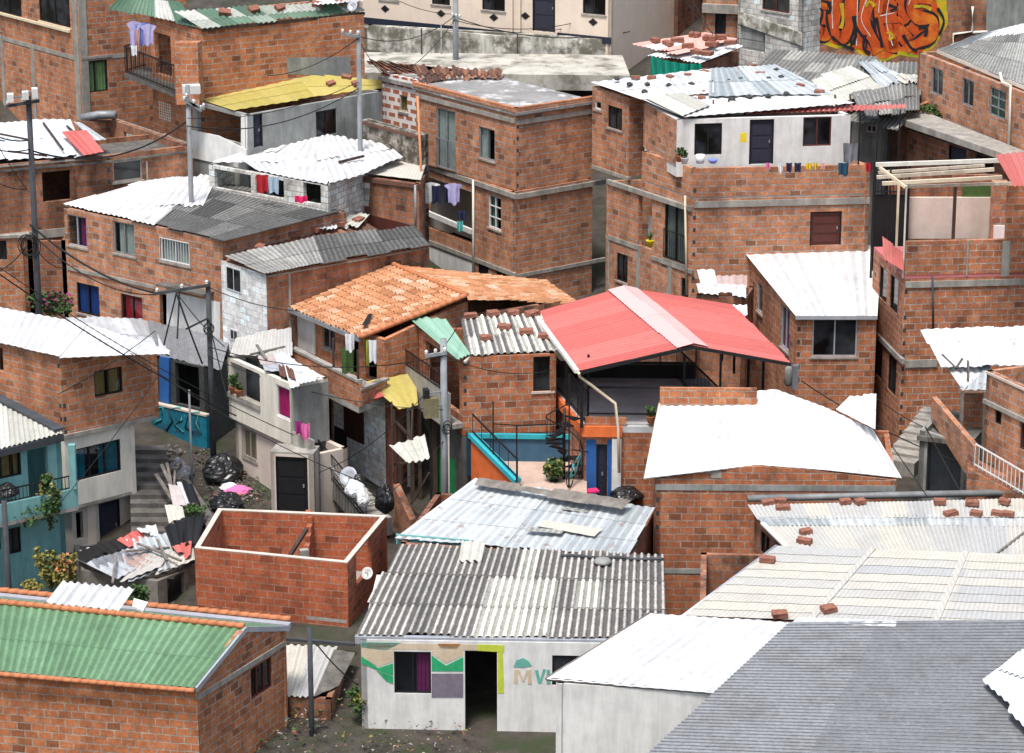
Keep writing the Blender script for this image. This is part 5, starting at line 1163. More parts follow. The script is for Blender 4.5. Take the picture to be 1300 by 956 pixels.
# dark house behind the pole with blue tags
h = House('dark recessed house with a blue pillar and turquoise spray painted parapet in the alley', name='dark_alley_house')
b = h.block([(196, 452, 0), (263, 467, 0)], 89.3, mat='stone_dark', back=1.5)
b.patch(0, [(205, 452), (217, 454), (217, 512), (205, 508)], 'blue_paint', 'pillar', off=.1); b.opening(0, 222, 460, 252, 512)
f = b.faces[0]; r = f.rect(198, 510, 268, 556); m = MB(); f.boxr(m, r[0], r[1] - .1, r[2], r[3], .1, .25); o = h.part('parapet', m, 'tag_blue'); m = MB(); f.boxr(m, r[0], r[3] + .002, r[2], r[3] + .06, .07, .28); h.part('coping', m, 'plaster_pale', o)
for k, pts in enumerate(([(206, 516), (214, 514), (212, 530), (204, 534)], [(220, 518), (226, 532), (218, 544)], [(226, 516), (236, 514), (238, 530), (228, 536), (240, 546)], [(246, 524), (242, 540), (252, 546)], [(248, 522), (260, 520), (256, 534), (262, 548)])):
    q = [f.hit(*p) for p in pts]; m = MB(); m.tube([f.p(u, z_, .265) for u, z_ in q], .03, 5); h.part('spray_stroke', m, 'cur_dark' if k % 2 else 'cl_teal', o)
z = b.z
h.roof(z, [(84, 402, .35), (190, 405, .35), (215, 452, .05), (100, 432, .0)], 'tin_scrap', cols=4, rows=2, jag=.1, wave=.3, amp=.015, pv=lambda i, j: U(0, .3))
h.roof(z, [(186, 405, .4), (292, 434, .35), (282, 470, -.1), (196, 452, .0)], 'metal_grey', cols=4, rows=1, jag=.1, wave=.3, amp=.02); h.done()

# ================================================================ left foreground
h = House('brick over cream plaster house with a white sheet roof and teal curtains at the left', name='white_roof_corner_house')
b = h.block([(-60, 420, 0), (76, 453, 0), (199, 445, -.4)], 82, ref=1, mat='brick_orange', yb=556); z = b.z; b.notches(0, 1); b.notches(1, 0)
b.win(1, 119, 472, 155, 505, frame='black_metal', cur='cur_ochre', span=((.1, .45), (.55, .9)), sill=None); b.band(1, 80, 552, 198, 527, h=.12, off=.07); b.opening(0, -6, 440, 3, 470)
lo = B2(h, [PZ(-60, 510, b.zb), (b.P[1].x + .02, b.P[1].y + .02), (lambda p: (p.x, p.y))(PZ(170, 535, b.zb))], b.zb - .01, zat(78, 648, b.P[1].y), 'plaster_cream')
lo.win(1, 94, 571, 153, 612, frame='black_metal', cur='cur_teal', span=((0, .27), (.55, 1)), mull=2, sill=None)
g = B2(h, [(lo.P[0].x, lo.P[0].y + .4), (lo.P[1].x + .05, lo.P[1].y + .35), (lo.P[2].x - .05, lo.P[2].y + .35)], lo.zb, gz(82) - 4, 'plaster_pale'); g.opening(1, 82, 655, 105, 690); g.door(1, 125, 640, 152, 705, mat='cur_dark'); g.col(1, 115, 640, 700, .3, mat='plaster_beige')
m = MB().prism([(p.x, p.y) for p in lo.P], lo.zb - .02, lo.zb + .08); h.part('floor_slab', m, 'concrete')
h.roof(b, [(-60, 379, .15), (112, 411, .12), (76, 453, .02), (-60, 421, .02)], 'tin_white', cols=6, rows=1, jag=.02, wave=.3, amp=.01, lift=0)
h.roof(b, [(110, 410, .12), (216, 445, -.02), (214, 449, -.04), (75, 454, .02)], 'tin_white', cols=4, rows=1, jag=.02, wave=.3, amp=.01, lift=0); h.done()

h = House('narrow pale blue painted house corner behind the pole in the alley', name='blue_house_corner')
b = B2(h, [PD(262, 474, 89.75), PD(294, 484, 89.85)], zat(266, 474, 89.8), gz(86) - 1, 'pale_blue', back=.5); h.root(PD(280, 560, 87)); b.flat('concrete', th=.06); h.done()
h = House('turquoise two storey house with a balcony and ribbed grey roof at the left edge', name='turquoise_house')
b = h.block([(-60, 580, 0), (77, 552, 0)], 79.2, back=4, ref=1, mat='turquoise', zb=zat(77, 645, 78.4)); z = b.z
b.opening(0, 34, 572, 60, 640); b.win(0, -12, 571, 26, 611, frame='black_metal', cur='cur_ochre', span=((0, .3), (.4, .7), (.8, .95)), mull=2, sill=None)
lo = B2(h, [(b.P[0].x, b.P[0].y), (b.P[1].x, b.P[1].y)], b.zb - .02, gz(79) - 4, 'turquoise', back=4); lo.win(0, 8, 672, 26, 705, sill=None); lo.win(0, -10, 668, 0, 700, sill=None)
f = b.faces[0]; m = MB(); r = f.rect(0, 640, 78, 668); zt_, zl_ = zat(75, 622, 78.3), zat(75, 645, 78.3); f.boxr(m, 0, zl_, f.L, zt_, .8, .92); bp = h.part('balcony_wall', m, 'turquoise'); m = MB(); f.boxr(m, 0, zl_ - .12, f.L, zl_ - .003, 0, .92); h.part('balcony_slab', m, 'concrete')
m = MB(); zz_ = zt_; railing(m, f.p(0, zz_, .86), f.p(f.L, zz_, .86), .4, .12, .018); h.part('balcony_railing', m, 'black_metal', bp)
m = MB(); p = f.p(f.L - .1, 0, .86); m.bar((p.x, p.y, zt_), (p.x, p.y, z - .05), .2); h.part('pillar', m, 'turquoise')
h.roof(b, [(-60, 478, .35), (76, 546, .12), (80, 550, .03), (-60, 586, -.03)], 'fibre_pale', cols=4, rows=1, jag=.02, wave=.22, amp=.025)
m = MB(); a, c = PZ(-60, 587, z), PZ(80, 552, z + .02); m.bar(a - Vector((0, 0, .08)), c - Vector((0, 0, .08)), .1, .2); m.bar(PZ(-60, 474, z + .5), PZ(76, 545, z + .2), .35, .06); h.part('fascia', m, 'pole_dark'); h.done()

# scrap shack
h = House('scrap shack patched with red and grey sheets and black plastic beside the brick box', 'shack', 'scrap_shack')
z = zat(200, 737, 76.2)
b = h.block([(104, 724, .05), (200, 738, 0), (262, 712, 0)], 76.4, ref=1, mat='wood_grey', back=2.2); b.opening(1, 212, 735, 235, 770)
for C, mt, k in (([(150, 690, .3), (215, 676, .4), (240, 712, .05), (160, 742, -.05)], 'tin_zinc', 0), ([(88, 704, .15), (140, 684, .3), (200, 708, .15), (150, 738, .0)], 'tin_scrap', .5), ([(145, 684, .38), (178, 672, .42), (190, 690, .25), (163, 697, .3)], 'roof_red', .5),
              ([(92, 703, .2), (150, 685, .35), (160, 692, .32), (104, 712, .18)], 'rubber', 0), ([(190, 702, .22), (245, 692, .3), (246, 712, .05), (150, 742, .0)], 'fibre_cream', 0), ([(205, 670, .5), (262, 650, .6), (252, 696, .3), (218, 700, .3)], 'tarp_black', 0),
              ([(215, 694, .38), (245, 690, .4), (243, 703, .25), (225, 706, .25)], 'roof_red', 0), ([(120, 712, .2), (195, 690, .3), (205, 700, .24), (130, 724, .12)], 'tarp_silver', 0), ([(172, 668, .5), (196, 666, .52), (200, 678, .4), (182, 682, .42)], 'tin_white', 0)):
    h.roof(z, C, mt, cols=2, rows=1, jag=.15, warp=.1, wave=.25, amp=.02)
m = MB()
for x0, y0, x1, y1, dz in ((175, 690, 230, 712, .45), (200, 685, 212, 712, .5), (147, 705, 143, 740, .4), (160, 700, 215, 695, .42)): m.bar(PZ(x0, y0, z + dz), PZ(x1, y1, z + dz - .1), .07, .05)
h.part('loose_batten', m, 'wood_grey'); h.done()

# brick box
h = House('new roofless brick box of four bare walls in the foreground', 'unfinished room', 'brick_box')
b = h.block([(247, 696, 0), (441, 715, 0), (491, 655, 0)], 74, ref=1, mat='brick_new', th=.14); b.P[3] = PZ(277, 646, b.z); cen = b.cen
b.faces = [Face(b.P[i], b.P[(i + 1) % 4], cen) for i in range(4)]; b.notches(1, 0, w=.07); b.opening(1, 452, 704, 472, 745)
m = MB()
for i in range(4):
    a, c = b.P[i], b.P[(i + 1) % 4]; k = (Vector((cen.x, cen.y, 0)) - Vector(((a.x + c.x) / 2, (a.y + c.y) / 2, 0))).normalized() * .07; m.bar(a + k + Vector((0, 0, .012 + i * .001)), c + k + Vector((0, 0, .012 + i * .001)), .145, .02)
h.part('mortar_capping', m, 'plaster_pale')
m = MB(); pa_, pb_ = b.P[3].lerp(b.P[2], .54), b.P[0].lerp(b.P[1], .62); pb_ = pa_.lerp(pb_, .42)
for k_ in range(6): q0_, q1_ = pa_.lerp(pb_, k_ / 6), pa_.lerp(pb_, (k_ + 1) / 6); zt2 = b.z - .05 - .2 * k_; m.hexa([Vector((q0_.x, q0_.y, b.z - 1.7)), Vector((q1_.x, q1_.y, b.z - 1.7)), Vector((q1_.x + .14, q1_.y, b.z - 1.7)), Vector((q0_.x + .14, q0_.y, b.z - 1.7))], [Vector((q0_.x, q0_.y, zt2)), Vector((q1_.x, q1_.y, zt2)), Vector((q1_.x + .14, q1_.y, zt2)), Vector((q0_.x + .14, q0_.y, zt2))])
h.part('partition', m, 'brick_new')
m = MB(); z = b.z - 1.7; m.prism([(b.P[i].x * .97 + cen.x * .03, b.P[i].y * .998 + cen.y * .002) for i in range(4)], z - .1, z); h.part('floor_slab', m, 'concrete')
p = PZ(391, 646, b.z) + Vector((0, -.15, 0)); m = MB(); m.bar((p.x, p.y, z), (p.x, p.y, b.z - .1), .16, .7, up=(0, 1, 0)); h.part('buttress', m, 'brick_new')
m = MB(); m.bar(PD(368, 705, 75.2), PD(389, 672, 76.6), .1); h.part('timber_prop', m, 'wood_dark'); m = MB(); m.box(PD(386, 706, 75.6), .25, .2, .2, .3); h.part('cement_block', m, 'concrete'); 
b.band(0, 247, 797, 441, 806, h=.25, off=.06, mat='concrete', name='foundation_beam'); h.done()

# white tin roof in the centre
h = House('low house under a wide pale tin roof with rust streaks in the centre foreground', name='tin_roof_house')
b = h.block([(508, 690, 0), (800, 712, 0), (832, 645, 0)], 76.2, ref=0, mat='brick_dark'); z = b.z
h.roof(b, [(603, 607, .75), (700, 622, .72), (640, 694, .0), (503, 683, .0)], 'tin_zinc', cols=9, rows=3, jag=.05, wave=.25, amp=.012, pv=lambda i, j: U(.5, 1))
h.roof(b, [(698, 621, .72), (832, 645, .65), (796, 706, .0), (638, 694, .0)], 'tin_zinc', cols=9, rows=3, jag=.05, wave=.25, amp=.012, pv=lambda i, j: U(.0, .6))
m = MB(); m.sheet([PZ(607, 606, z + .98), PZ(800, 636, z + .93), PZ(790, 646, z + .8), PZ(602, 615, z + .85)], cols=4, rows=1, jag=.1, wave=.5, amp=.01); h.part('roof_edge_board', m, 'wood_grey')
m = MB(); m.bar(PZ(503, 684, z - .02), PZ(600, 692, z - .02), .06, .3); h.part('fascia', m, 'turquoise')
for C in ([(690, 660, .38), (765, 672, .34), (755, 682, .22), (680, 668, .3)], [(672, 668, .34), (716, 672, .3), (712, 678, .25), (668, 674, .28)], [(714, 645, .52), (748, 648, .5), (744, 652, .46), (716, 648, .5)]):
    h.roof(z + .03, C, 'fibre_cream' if C[0][0] == 690 else 'fibre_grey', name='patch_sheet', cols=1, rows=1, jag=.05, wave=.5, amp=.004)
h.done()
# grey roof with murals
h = House('painted mural house under a weathered grey corrugated roof with pale patches in the foreground', name='mural_house')
b = h.block([(458, 812, 0), (842, 818, 0)], 69.6, mat='plaster_white', back=5); z = b.z
def pvz(i, j): return .9 if (5 <= i <= 6 and j >= 1) else (U(0, .7) if R() < .85 else .78)
h.roof(b, [(506, 690, .42), (843, 704, .42), (845, 812, .02), (451, 806, .02)], 'fibre_zebra', cols=13, rows=3, jag=.12, wave=.2, amp=.04, lift=.03, pv=pvz, spw=8); RP_M = h.rp
h.roof(b, [(586, 687, .5), (617, 688, .5), (612, 712, .40), (582, 712, .40)], 'fibre_pale', cols=1, rows=1, wave=.2, amp=.04)
m = MB(); a, c = PZ(451, 808, z + .02), PZ(846, 814, z + .02); m.bar(a + Vector((0, -.06, -.05)), c + Vector((0, -.06, -.05)), .16, .2); h.part('gutter', m, 'gutter')
b.win(0, 500, 827, 547, 880, frame='black_metal', cur='cur_purple', span=((.6, 1),), sill=None); b.opening(0, 590, 826, 631, 930); b.win(0, 701, 832, 738, 870, frame='black_metal', sill=None, mull=0); b.win(0, 760, 835, 800, 880, frame='black_metal', sill=None)
for i, (pts, mt) in enumerate((([(459, 816), (640, 819), (640, 826), (459, 824)], 'mural_tan'), ([(459, 824), (499, 826), (499, 840), (480, 846), (459, 834)], 'mural_tan'), ([(459, 833), (480, 848), (499, 842), (499, 858), (478, 850), (459, 842)], 'mural_green'), ([(478, 851), (499, 859), (499, 868), (490, 864)], 'mural_green'),
    ([(459, 815), (510, 816), (490, 826), (459, 822)], 'mural_sea'), ([(548, 826), (588, 826), (588, 832), (566, 842), (548, 830)], 'mural_tan'), ([(548, 832), (566, 845), (588, 834), (588, 852), (548, 852)], 'mural_green'), ([(548, 855), (588, 855), (588, 885), (548, 885)], 'mural_violet'), ([(555, 817), (585, 817), (580, 824), (560, 824)], 'mural_orange'),
    ([(632, 820), (638, 820), (640, 880), (632, 880)], 'mural_lime'), ([(606, 818), (640, 819), (640, 828), (606, 826)], 'mural_lime'), ([(652, 846), (656, 838), (664, 835), (671, 839), (675, 845), (664, 847)], 'mural_sea'),
    ([(652, 868), (653, 850), (657, 850), (658, 868)], 'mural_tan'), ([(656, 850), (659, 850), (665, 862), (663, 866)], 'mural_tan'), ([(669, 850), (671, 852), (665, 866), (663, 862)], 'mural_tan'), ([(670, 850), (674, 850), (675, 868), (670, 868)], 'mural_tan'),
    ([(679, 851), (683, 850), (687, 868), (683, 868)], 'mural_sea'), ([(690, 849), (693, 850), (687, 868), (685, 864)], 'mural_sea'), ([(694, 850), (698, 850), (699, 868), (694, 868)], 'mural_sea'))):
    b.patch(0, pts, mt, 'mural_shape', n=i % 4)
m = MB(); q = RP_M; m.tube([q[0].lerp(q[3], .09).lerp(q[1].lerp(q[2], .09), t) + Vector((0, 0, .06 + .02 * math.sin(t * 40))) for t in [.62 + i * .0126 for i in range(31)]], .045, 6); h.part('roof_cable', m, 'pole_dark'); h.done()
# green roof
h = House('foreground house with a big green corrugated gable roof edged in clay tiles', name='green_roof_house')
z = zat(250, 872, 66); N, Rr, L = PZ(250, 872, z), PZ(363, 800, z), PZ(-80, 846, z); 
b = B2(h, [L, N, Rr], z, gz(66) - 2, 'brick_bright'); b.h.root(N); mid = PZ(308, 799, z + .69); f = b.faces[1]; f.tops = [f.hit(308, 801)]; b.faces[3].tops = [(b.faces[3].L * .5, z + .68)]
b.slope(1, [(251, 882), (361, 813)], .14, 'concrete', 'concrete_beam', .04); b.win(1, 318, 850, 345, 890, frame='frame_brown', cur='cur_brown', mull=2, sill=None)
er, el_ = PZ(310, 797, z + .74), PZ(-80, 758, z + .74); fr, fl_ = PZ(247, 874, z + .04), PZ(-80, 846, z + .04); rr_, rl_ = PZ(365, 796, z + .04), None
rl_ = el_ + (rr_ - er)
mb = MB().sheet([el_, er, fr, fl_], wave=.22, amp=.022, cols=10, rows=2, jag=.02, lift=.01); ro = h.part('roof', mb, 'roof_green'); mb = MB().sheet([el_, er, rr_, rl_], wave=.22, amp=.022, cols=10, rows=1, jag=.02, lift=.0); h.part('roof', mb, 'roof_green')
m = MB(); n_ = 34
for i in range(n_):
    a, c = el_.lerp(er, i / n_), el_.lerp(er, (i + 1.12) / n_ if i < n_ - 1 else 1); m.tube([a + Vector((0, 0, .03)), c + Vector((0, 0, .055))], .075, 8, r2=.09)
h.part('ridge_tiles', m, 'terracotta', ro)
m = MB(); n_ = 30
for i in range(n_):
    a, c = fl_.lerp(fr, i / n_), fl_.lerp(fr, (i + 1) / n_); m.tube([a + Vector((0, -.1, -.03)), c + Vector((0, -.1, -.02))], .07, 6)
h.part('eave_tiles', m, 'terracotta', ro)
m = MB(); m.bar(er + Vector((.04, 0, -.04)), fr + Vector((.04, 0, -.04)), .06, .14); m.bar(er + Vector((.04, 0, -.04)), rr_ + Vector((.04, 0, -.04)), .06, .14); h.part('verge_trim', m, 'gutter', ro)
m = MB(); g0, g1 = rl_ + Vector((0, .15, 0)), rr_ + Vector((.05, .15, -.02)); m.bar(g0, g1, .22, .12); h.part('gutter', m, 'gutter', ro)
m = MB(); n_ = 30
for i in range(n_):
    a, c = g0.lerp(g1, i / n_), g0.lerp(g1, (i + 1) / n_); m.tube([a + Vector((0, .25, .06)), c + Vector((0, .25, .09))], .09, 6)
h.part('wall_coping', m, 'terracotta', ro); h.done(); Z_G = z
m = MB(); m.sheet([PZ(80, 738, z + 1.0), PZ(172, 747, z + 1.0), PZ(152, 776, z + .86), PZ(59, 766, z + .86)], wave=.2, amp=.035, cols=1, rows=1, jag=0, spw=8); tag(m.build('corrugated_sheet', 'tin_white'), 'loose white corrugated sheet lying on top of the green roof', 'roof sheet')
m = MB(); a = [PZ(x, y, z + .82) for x, y in ((170, 762), (188, 767), (182, 778), (168, 772))]; m.hexa(a, [p + Vector((0, 0, .06)) for p in a]); tag(m.build('loose_board', 'plaster_white'), 'small white panel lying beside the corrugated sheet on the green roof', 'panel')
# shed in the strip
h = House('little shed with a pale corrugated roof and dark board edge beside the mural house', 'shed', 'little_shed')
b = h.block([(360, 885, 0), (420, 888, 0)], 70.2, mat='brick_stained', back=2.5); z = b.z
h.roof(b, [(362, 818, .35), (428, 822, .35), (400, 885, .0), (350, 885, .0)], 'fibre_cream', cols=2, rows=1, wave=.18, amp=.03, jag=.03)
h.roof(b, [(425, 823, .4), (452, 828, .4), (430, 872, .0), (398, 886, .02)], 'concrete_dark', cols=1, rows=1, wave=.5, amp=.01)
m = MB(); m.bar(PZ(362, 811, z + .45), PZ(450, 818, z + .45), .12, .08); h.part('edge_board', m, 'pole_dark'); h.done()
# ================================================================ alley, steps
h = House('worn earth and concrete steps climbing the narrow alley beside the cream corner house', 'stairs', 'alley_steps'); s0, s1 = PD(193, 700, 78.5), PD(188, 560, 86.2); s0.z = 1.5; s1.z = 3.9; h.root(s0)
m = MB(); n_ = 17
for i in range(n_):
    a, c = s0.lerp(s1, i / n_), s0.lerp(s1, (i + 1) / n_); w_ = .62; sk = U(-.04, .04)
    m.hexa([(a.x - w_, a.y + sk, a.z - .6), (a.x + w_, a.y, a.z - .6), (c.x + w_, c.y + .05, a.z - .6), (c.x - w_, c.y + .05, a.z - .6)], [(a.x - w_, a.y + sk, a.z + .12), (a.x + w_, a.y, a.z + .12), (c.x + w_, c.y + .05, a.z + .12), (c.x - w_, c.y + .05, a.z + .12)])
h.part('steps', m, 'concrete_dark')
m = MB()
for i in range(90):
    t = i / 90; p = s0.lerp(s1, t) + Vector((.72 + U(-.1, .28), 0, U(-.25, .2))); k0 = len(m.v); q_ = U(.45, 1); m.lathe(p, [(.04, -.12 * q_), (.10 * q_, -.06), (.13 * q_, .05), (.05, .12 * q_)], 6)
    for v in m.v[k0:]: v += Vector((U(-.03, .03), U(-.03, .03), U(-.03, .03)))
m.smooth = [False] * len(m.f)
h.part('rubble_kerb', m, 'wood_grey')
h = House('brown slope wall of earth between the alley steps and the small plaza', 'wall', 'earth_bank'); h.root(PD(240, 660, 80))
a, c = PD(222, 610, 84.5), PD(262, 668, 79.6); m = MB(); m.hexa([a - Vector((0, 0, 2)), c - Vector((0, 0, 2)), c + Vector((.35, .2, -2)), a + Vector((.35, .2, -2))], [a + Vector((0, 0, .1)), c + Vector((0, 0, .0)), c + Vector((.35, .2, 0)), a + Vector((.35, .2, .1))]); h.part('bank', m, 'concrete_dark')
h = House('low shack of dark boards and bent sheets wedged beside the alley steps', 'shed', 'board_shed'); zz_s = zat(232, 640, 81.8); h.root(PD(232, 650, 81.8))
for C, mt in (([(214, 612, .5), (236, 616, .55), (246, 642, .3), (222, 644, .2)], 'tin_scrap'), ([(226, 606, .7), (244, 612, .7), (256, 640, .35), (238, 640, .4)], 'tarp_black'), ([(206, 636, .3), (228, 640, .35), (232, 660, .1), (212, 662, .05)], 'fibre_pale')): h.roof(zz_s, C, mt, cols=2, rows=1, jag=.15, warp=.1, wave=.25, amp=.02)
h = House('stack of old grey planks leaning beside the alley steps', 'planks', 'plank_stack'); h.root(PD(225, 640, 81.5)); m = MB()
for x0, y0, x1, y1, w_ in ((205, 590, 232, 650, .10), (212, 588, 226, 660, .08), (198, 602, 240, 668, .12), (222, 598, 219, 655, .06), (230, 612, 262, 660, .14), (216, 620, 246, 640, .08)): m.bar(PD(x0, y0, 83.6), PD(x1, y1, 80.6), w_, .05)
h.part('planks', m, 'wood_grey')
def scatter(name, label, pts, n, z0, mats):
    m = MB()
    for _ in range(n):
        a, b_, c = R(), R(), R(); s_ = a + b_ + c; w4 = [a / s_, b_ / s_, c / s_]; tri = random.choice([(0, 1, 2), (0, 2, 3)]); p = sum((pts[k] * w4[i] for i, k in enumerate(tri)), Vector((0, 0, 0)))
        r = U(.02, .07) * (2 if R() < .08 else 1); q = [p + Vector((U(-r, r), U(-r, r), U(0, r))) for _ in range(5)]
        m.add(q, [[0, 1, 2], [0, 2, 3], [1, 3, 4], [0, 3, 4], [0, 1, 4], [1, 2, 3]], random.randrange(len(mats)))
    tag(m.build(name, mats), label, 'debris', None, 'stuff')
zz = lambda x, y, D: Vector((PD(x, y, D).x, D, gx(PD(x, y, D).x, D) + .02))
scatter('debris', 'small stones, chips and litter strewn over the alley plaza', [zz(215, 600, 88), zz(300, 600, 87.5), zz(400, 650, 79.5), zz(230, 650, 79.5)], 1500, 0, ['concrete', 'brick_loose', 'concrete_dark', 'wood_grey', 'soil', 'leaf'])
scatter('debris', 'small stones and litter on the ground between the front houses', [zz(290, 880, 66), zz(700, 880, 66), zz(500, 800, 72.5), zz(360, 800, 72.5)], 900, 0, ['concrete', 'brick_loose', 'wood_grey', 'soil', 'leaf', 'leaf_yellow'])
# stair beside the white wall
h = House('stair with black railings rising to the white painted wall of the tile roof house', 'stairs', 'side_stair'); s0, s1 = PD(482, 662, 80.8), PD(418, 586, 84.0); h.root(s0)
m = MB(); n_ = 13; dr = (s1 - s0); pr = Vector((dr.y, -dr.x, 0)).normalized() * .42
for i in range(n_):
    a, c = s0.lerp(s1, i / n_), s0.lerp(s1, (i + 1) / n_); zt_ = c.z; q = [a - pr, a + pr, c + pr, c - pr]; m.hexa([Vector((p.x, p.y, a.z - .5)) for p in q], [Vector((p.x, p.y, zt_)) for p in q])
h.part('steps', m, 'concrete')
m = MB(); railing(m, s0 - pr, s1 - pr, .85, .11, .016); railing(m, s0 - pr * 1.25 + Vector((0, 0, -.5)), s0.lerp(s1, .6) - pr * 1.25 + Vector((0, 0, -.5)), .85, .11, .016); h.part('railing', m, 'black_metal'); m = MB(); q0, q1 = s0 - pr * 1.1, s1 - pr * 1.1; m.bar(q0 + Vector((0, 0, .5)), q1 + Vector((0, 0, .5)), .05); h.part('handrail', m, 'steel')
m = MB(); a, c = PD(371, 548, 82.5), PD(399, 560, 82.2); m.hexa([a - Vector((0, 0, .55)), c - Vector((0, 0, .55)), c + Vector((0, .12, -.55)), a + Vector((0, .12, -.55))], [a, c, c + Vector((0, .12, 0)), a + Vector((0, .12, 0))]); h.part('landing_parapet', m, 'concrete')
# jumble of posts under the yellow awning; dark planks stand in for its shade
h = House('slanting struts beneath the yellow awning, with dark planks added for the shade there', 'shed', 'awning_shade_struts'); h.root(PD(515, 620, 82.6))
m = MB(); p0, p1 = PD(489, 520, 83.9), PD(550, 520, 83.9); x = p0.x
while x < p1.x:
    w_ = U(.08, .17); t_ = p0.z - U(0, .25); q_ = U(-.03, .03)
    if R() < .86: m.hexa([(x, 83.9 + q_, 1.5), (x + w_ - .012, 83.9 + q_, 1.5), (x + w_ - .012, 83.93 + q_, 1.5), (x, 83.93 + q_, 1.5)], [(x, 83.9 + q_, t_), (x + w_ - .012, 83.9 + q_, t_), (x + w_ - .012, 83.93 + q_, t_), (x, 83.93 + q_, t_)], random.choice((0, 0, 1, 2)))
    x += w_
h.part('shade_planks', m, ['wood_dark', 'frame_brown', 'plank_shade'])
m = MB()
for x0, y0, x1, y1 in ((497, 510, 499, 600), (524, 512, 522, 560), (502, 535, 524, 558), (496, 590, 530, 585), (500, 520, 498, 645), (522, 640, 545, 600), (510, 630, 535, 660)): m.bar(PD(x0, y0, 82.6), PD(x1, y1, 82.3), .06)
h.part('strut', m, 'wood_dark')
m = MB(); a, c = PD(499, 615, 81.8), PD(520, 660, 80.8); m.hexa([a - Vector((0, 0, 1.6)), c - Vector((0, 0, 1)), c + Vector((.2, .1, -1)), a + Vector((.2, .1, -1.6))], [a, c, c + Vector((.2, .1, 0)), a + Vector((.2, .1, 0))]); h.part('brick_buttress', m, 'brick_stained')

# ================================================================ things lying on roofs
def mesh_brick(k):
    m = MB(); m.box((0, 0, 0), .34 * U(.85, 1.1), .2 * U(.8, 1.1), .12)
    for v in m.v: v += Vector((U(-.012, .012), U(-.012, .012), U(-.012, .012)))
    return m
def mesh_stone():
    m = MB(); n = 7; pr = [(.04, 0), (.12, .02), (.14, .08), (.09, .14), (.03, .16)]; m.lathe((0, 0, 0), pr, n)
    for v in m.v: v += Vector((U(-.03, .03), U(-.02, .02), U(-.015, .015)))
    m.smooth = [False] * len(m.f); return m
protoB = protoS = None
def litter(pxs, planes, label_b, label_s, group, stones=lambda i: False, s=1.0, nb='loose_brick'):
    global protoB, protoS
    for i, (x, y) in enumerate(pxs):
        best = None
        for P in planes:
            p, n = on_plane(x, y, P); best = (p, n) if best is None else best
        p, n = best; st = stones(i)
        if st:
            if protoS is None: protoS = mesh_stone().build('loose_stone', 'stone_dark', loc=Vector((0, 0, 0))); o = protoS
            else: o = protoS.copy(); COL.objects.link(o)
            o.name = 'loose_stone'
        else:
            if protoB is None: protoB = mesh_brick(0).build('loose_brick', 'brick_loose', loc=Vector((0, 0, 0))); o = protoB
            else: o = protoB.copy(); COL.objects.link(o)
            o.name = nb
        q = n.to_track_quat('Z', 'Y').to_matrix().to_4x4() @ Matrix.Rotation(U(-.6, .6), 4, 'Z') @ Matrix.Diagonal((s * U(.85, 1.2), s * U(.85, 1.2), s, 1))
        o.matrix_world = Matrix.Translation(p + Vector((0, 0, .03))) @ q
        tag(o, label_s if st else label_b, 'stone' if st else 'brick', group[1] if st else group[0])
PT = [PZ(751, 104, zr + .17), PZ(984, 82, zr + .65), PZ(1085, 131, zr + .2), PZ(868, 149, zr + .1)]
litter([(783, 103), (807, 101), (827, 101), (851, 100), (873, 98), (895, 94), (913, 94), (939, 91), (956, 86), (799, 110), (822, 110), (849, 111), (878, 110), (904, 108), (925, 106), (941, 104), (818, 119), (858, 136), (878, 129), (894, 120), (891, 127), (929, 129), (951, 126), (986, 92), (976, 103), (992, 101), (1016, 111), (1040, 119), (998, 122), (975, 125), (847, 126), (965, 96)],
       [PT], 'loose brick weighing down the white tin roof of the terrace house', 'dark stone weighing down the white tin roof of the terrace house', ('bricks on the terrace house roof', 'stones on the terrace house roof'), lambda i: i in (0, 9, 10, 11, 12, 13, 14, 15, 16, 21, 22, 23, 24, 25, 28, 29), .85)
litter([(832, 54), (848, 58), (860, 54), (882, 47), (873, 61), (901, 51), (904, 59), (885, 69), (898, 71), (927, 57), (915, 50)], [RP_SHACK], 'loose brick on the faded pink roof of the small shack', '', ('bricks on the pink roof', ''), s=1.25)
litter([(975, 641), (991, 639), (994, 648), (1073, 640), (1092, 640), (1193, 640), (1234, 642), (1275, 640), (1207, 655), (1239, 655), (1266, 655), (1280, 656), (1023, 678), (1021, 690)], [RP_C], 'loose brick lying on the cream roof below the grey ridge pipe', '', ('bricks on the cream roof', ''), s=1.0)
litter([(1052, 777), (990, 784), (974, 714)], [RP_P], 'bright orange brick lying on the edge of the pale cream seamed roof', '', ('bricks on the pale seamed roof', ''), s=1.15)
litter([(597, 404), (626, 401), (652, 400), (676, 401), (640, 418), (617, 432), (668, 424), (690, 430)], [RP_Z], 'loose brick on the striped sheet roof', '', ('bricks on the striped roof', ''), s=1.1)
litter([(285, 18), (322, 14), (355, 12), (402, 8), (430, 6)], [RP_GREENOLD], 'loose brick on the old green corrugated roof', '', ('bricks on the old green roof', ''), s=1.1)
litter([(420, 108), (452, 108), (440, 100)], [RP_YEL], 'loose brick on the mustard yellow roof', '', ('bricks on the yellow roof', ''), s=.9)
RPX = [PZ(300, 306, zat(290, 316, 91.5) + .3), PZ(445, 272, zat(290, 316, 91.5) + .3), PZ(480, 290, zat(290, 316, 91.5) + .1), PZ(310, 330, zat(290, 316, 91.5) + .1)]
litter([(325, 325), (346, 305), (402, 293), (428, 288), (455, 283), (372, 300), (330, 318), (412, 281)], [RPX], 'broken clay brick on the dark scrap lean-to roof', '', ('bricks on the scrap lean-to', ''), s=1.3)
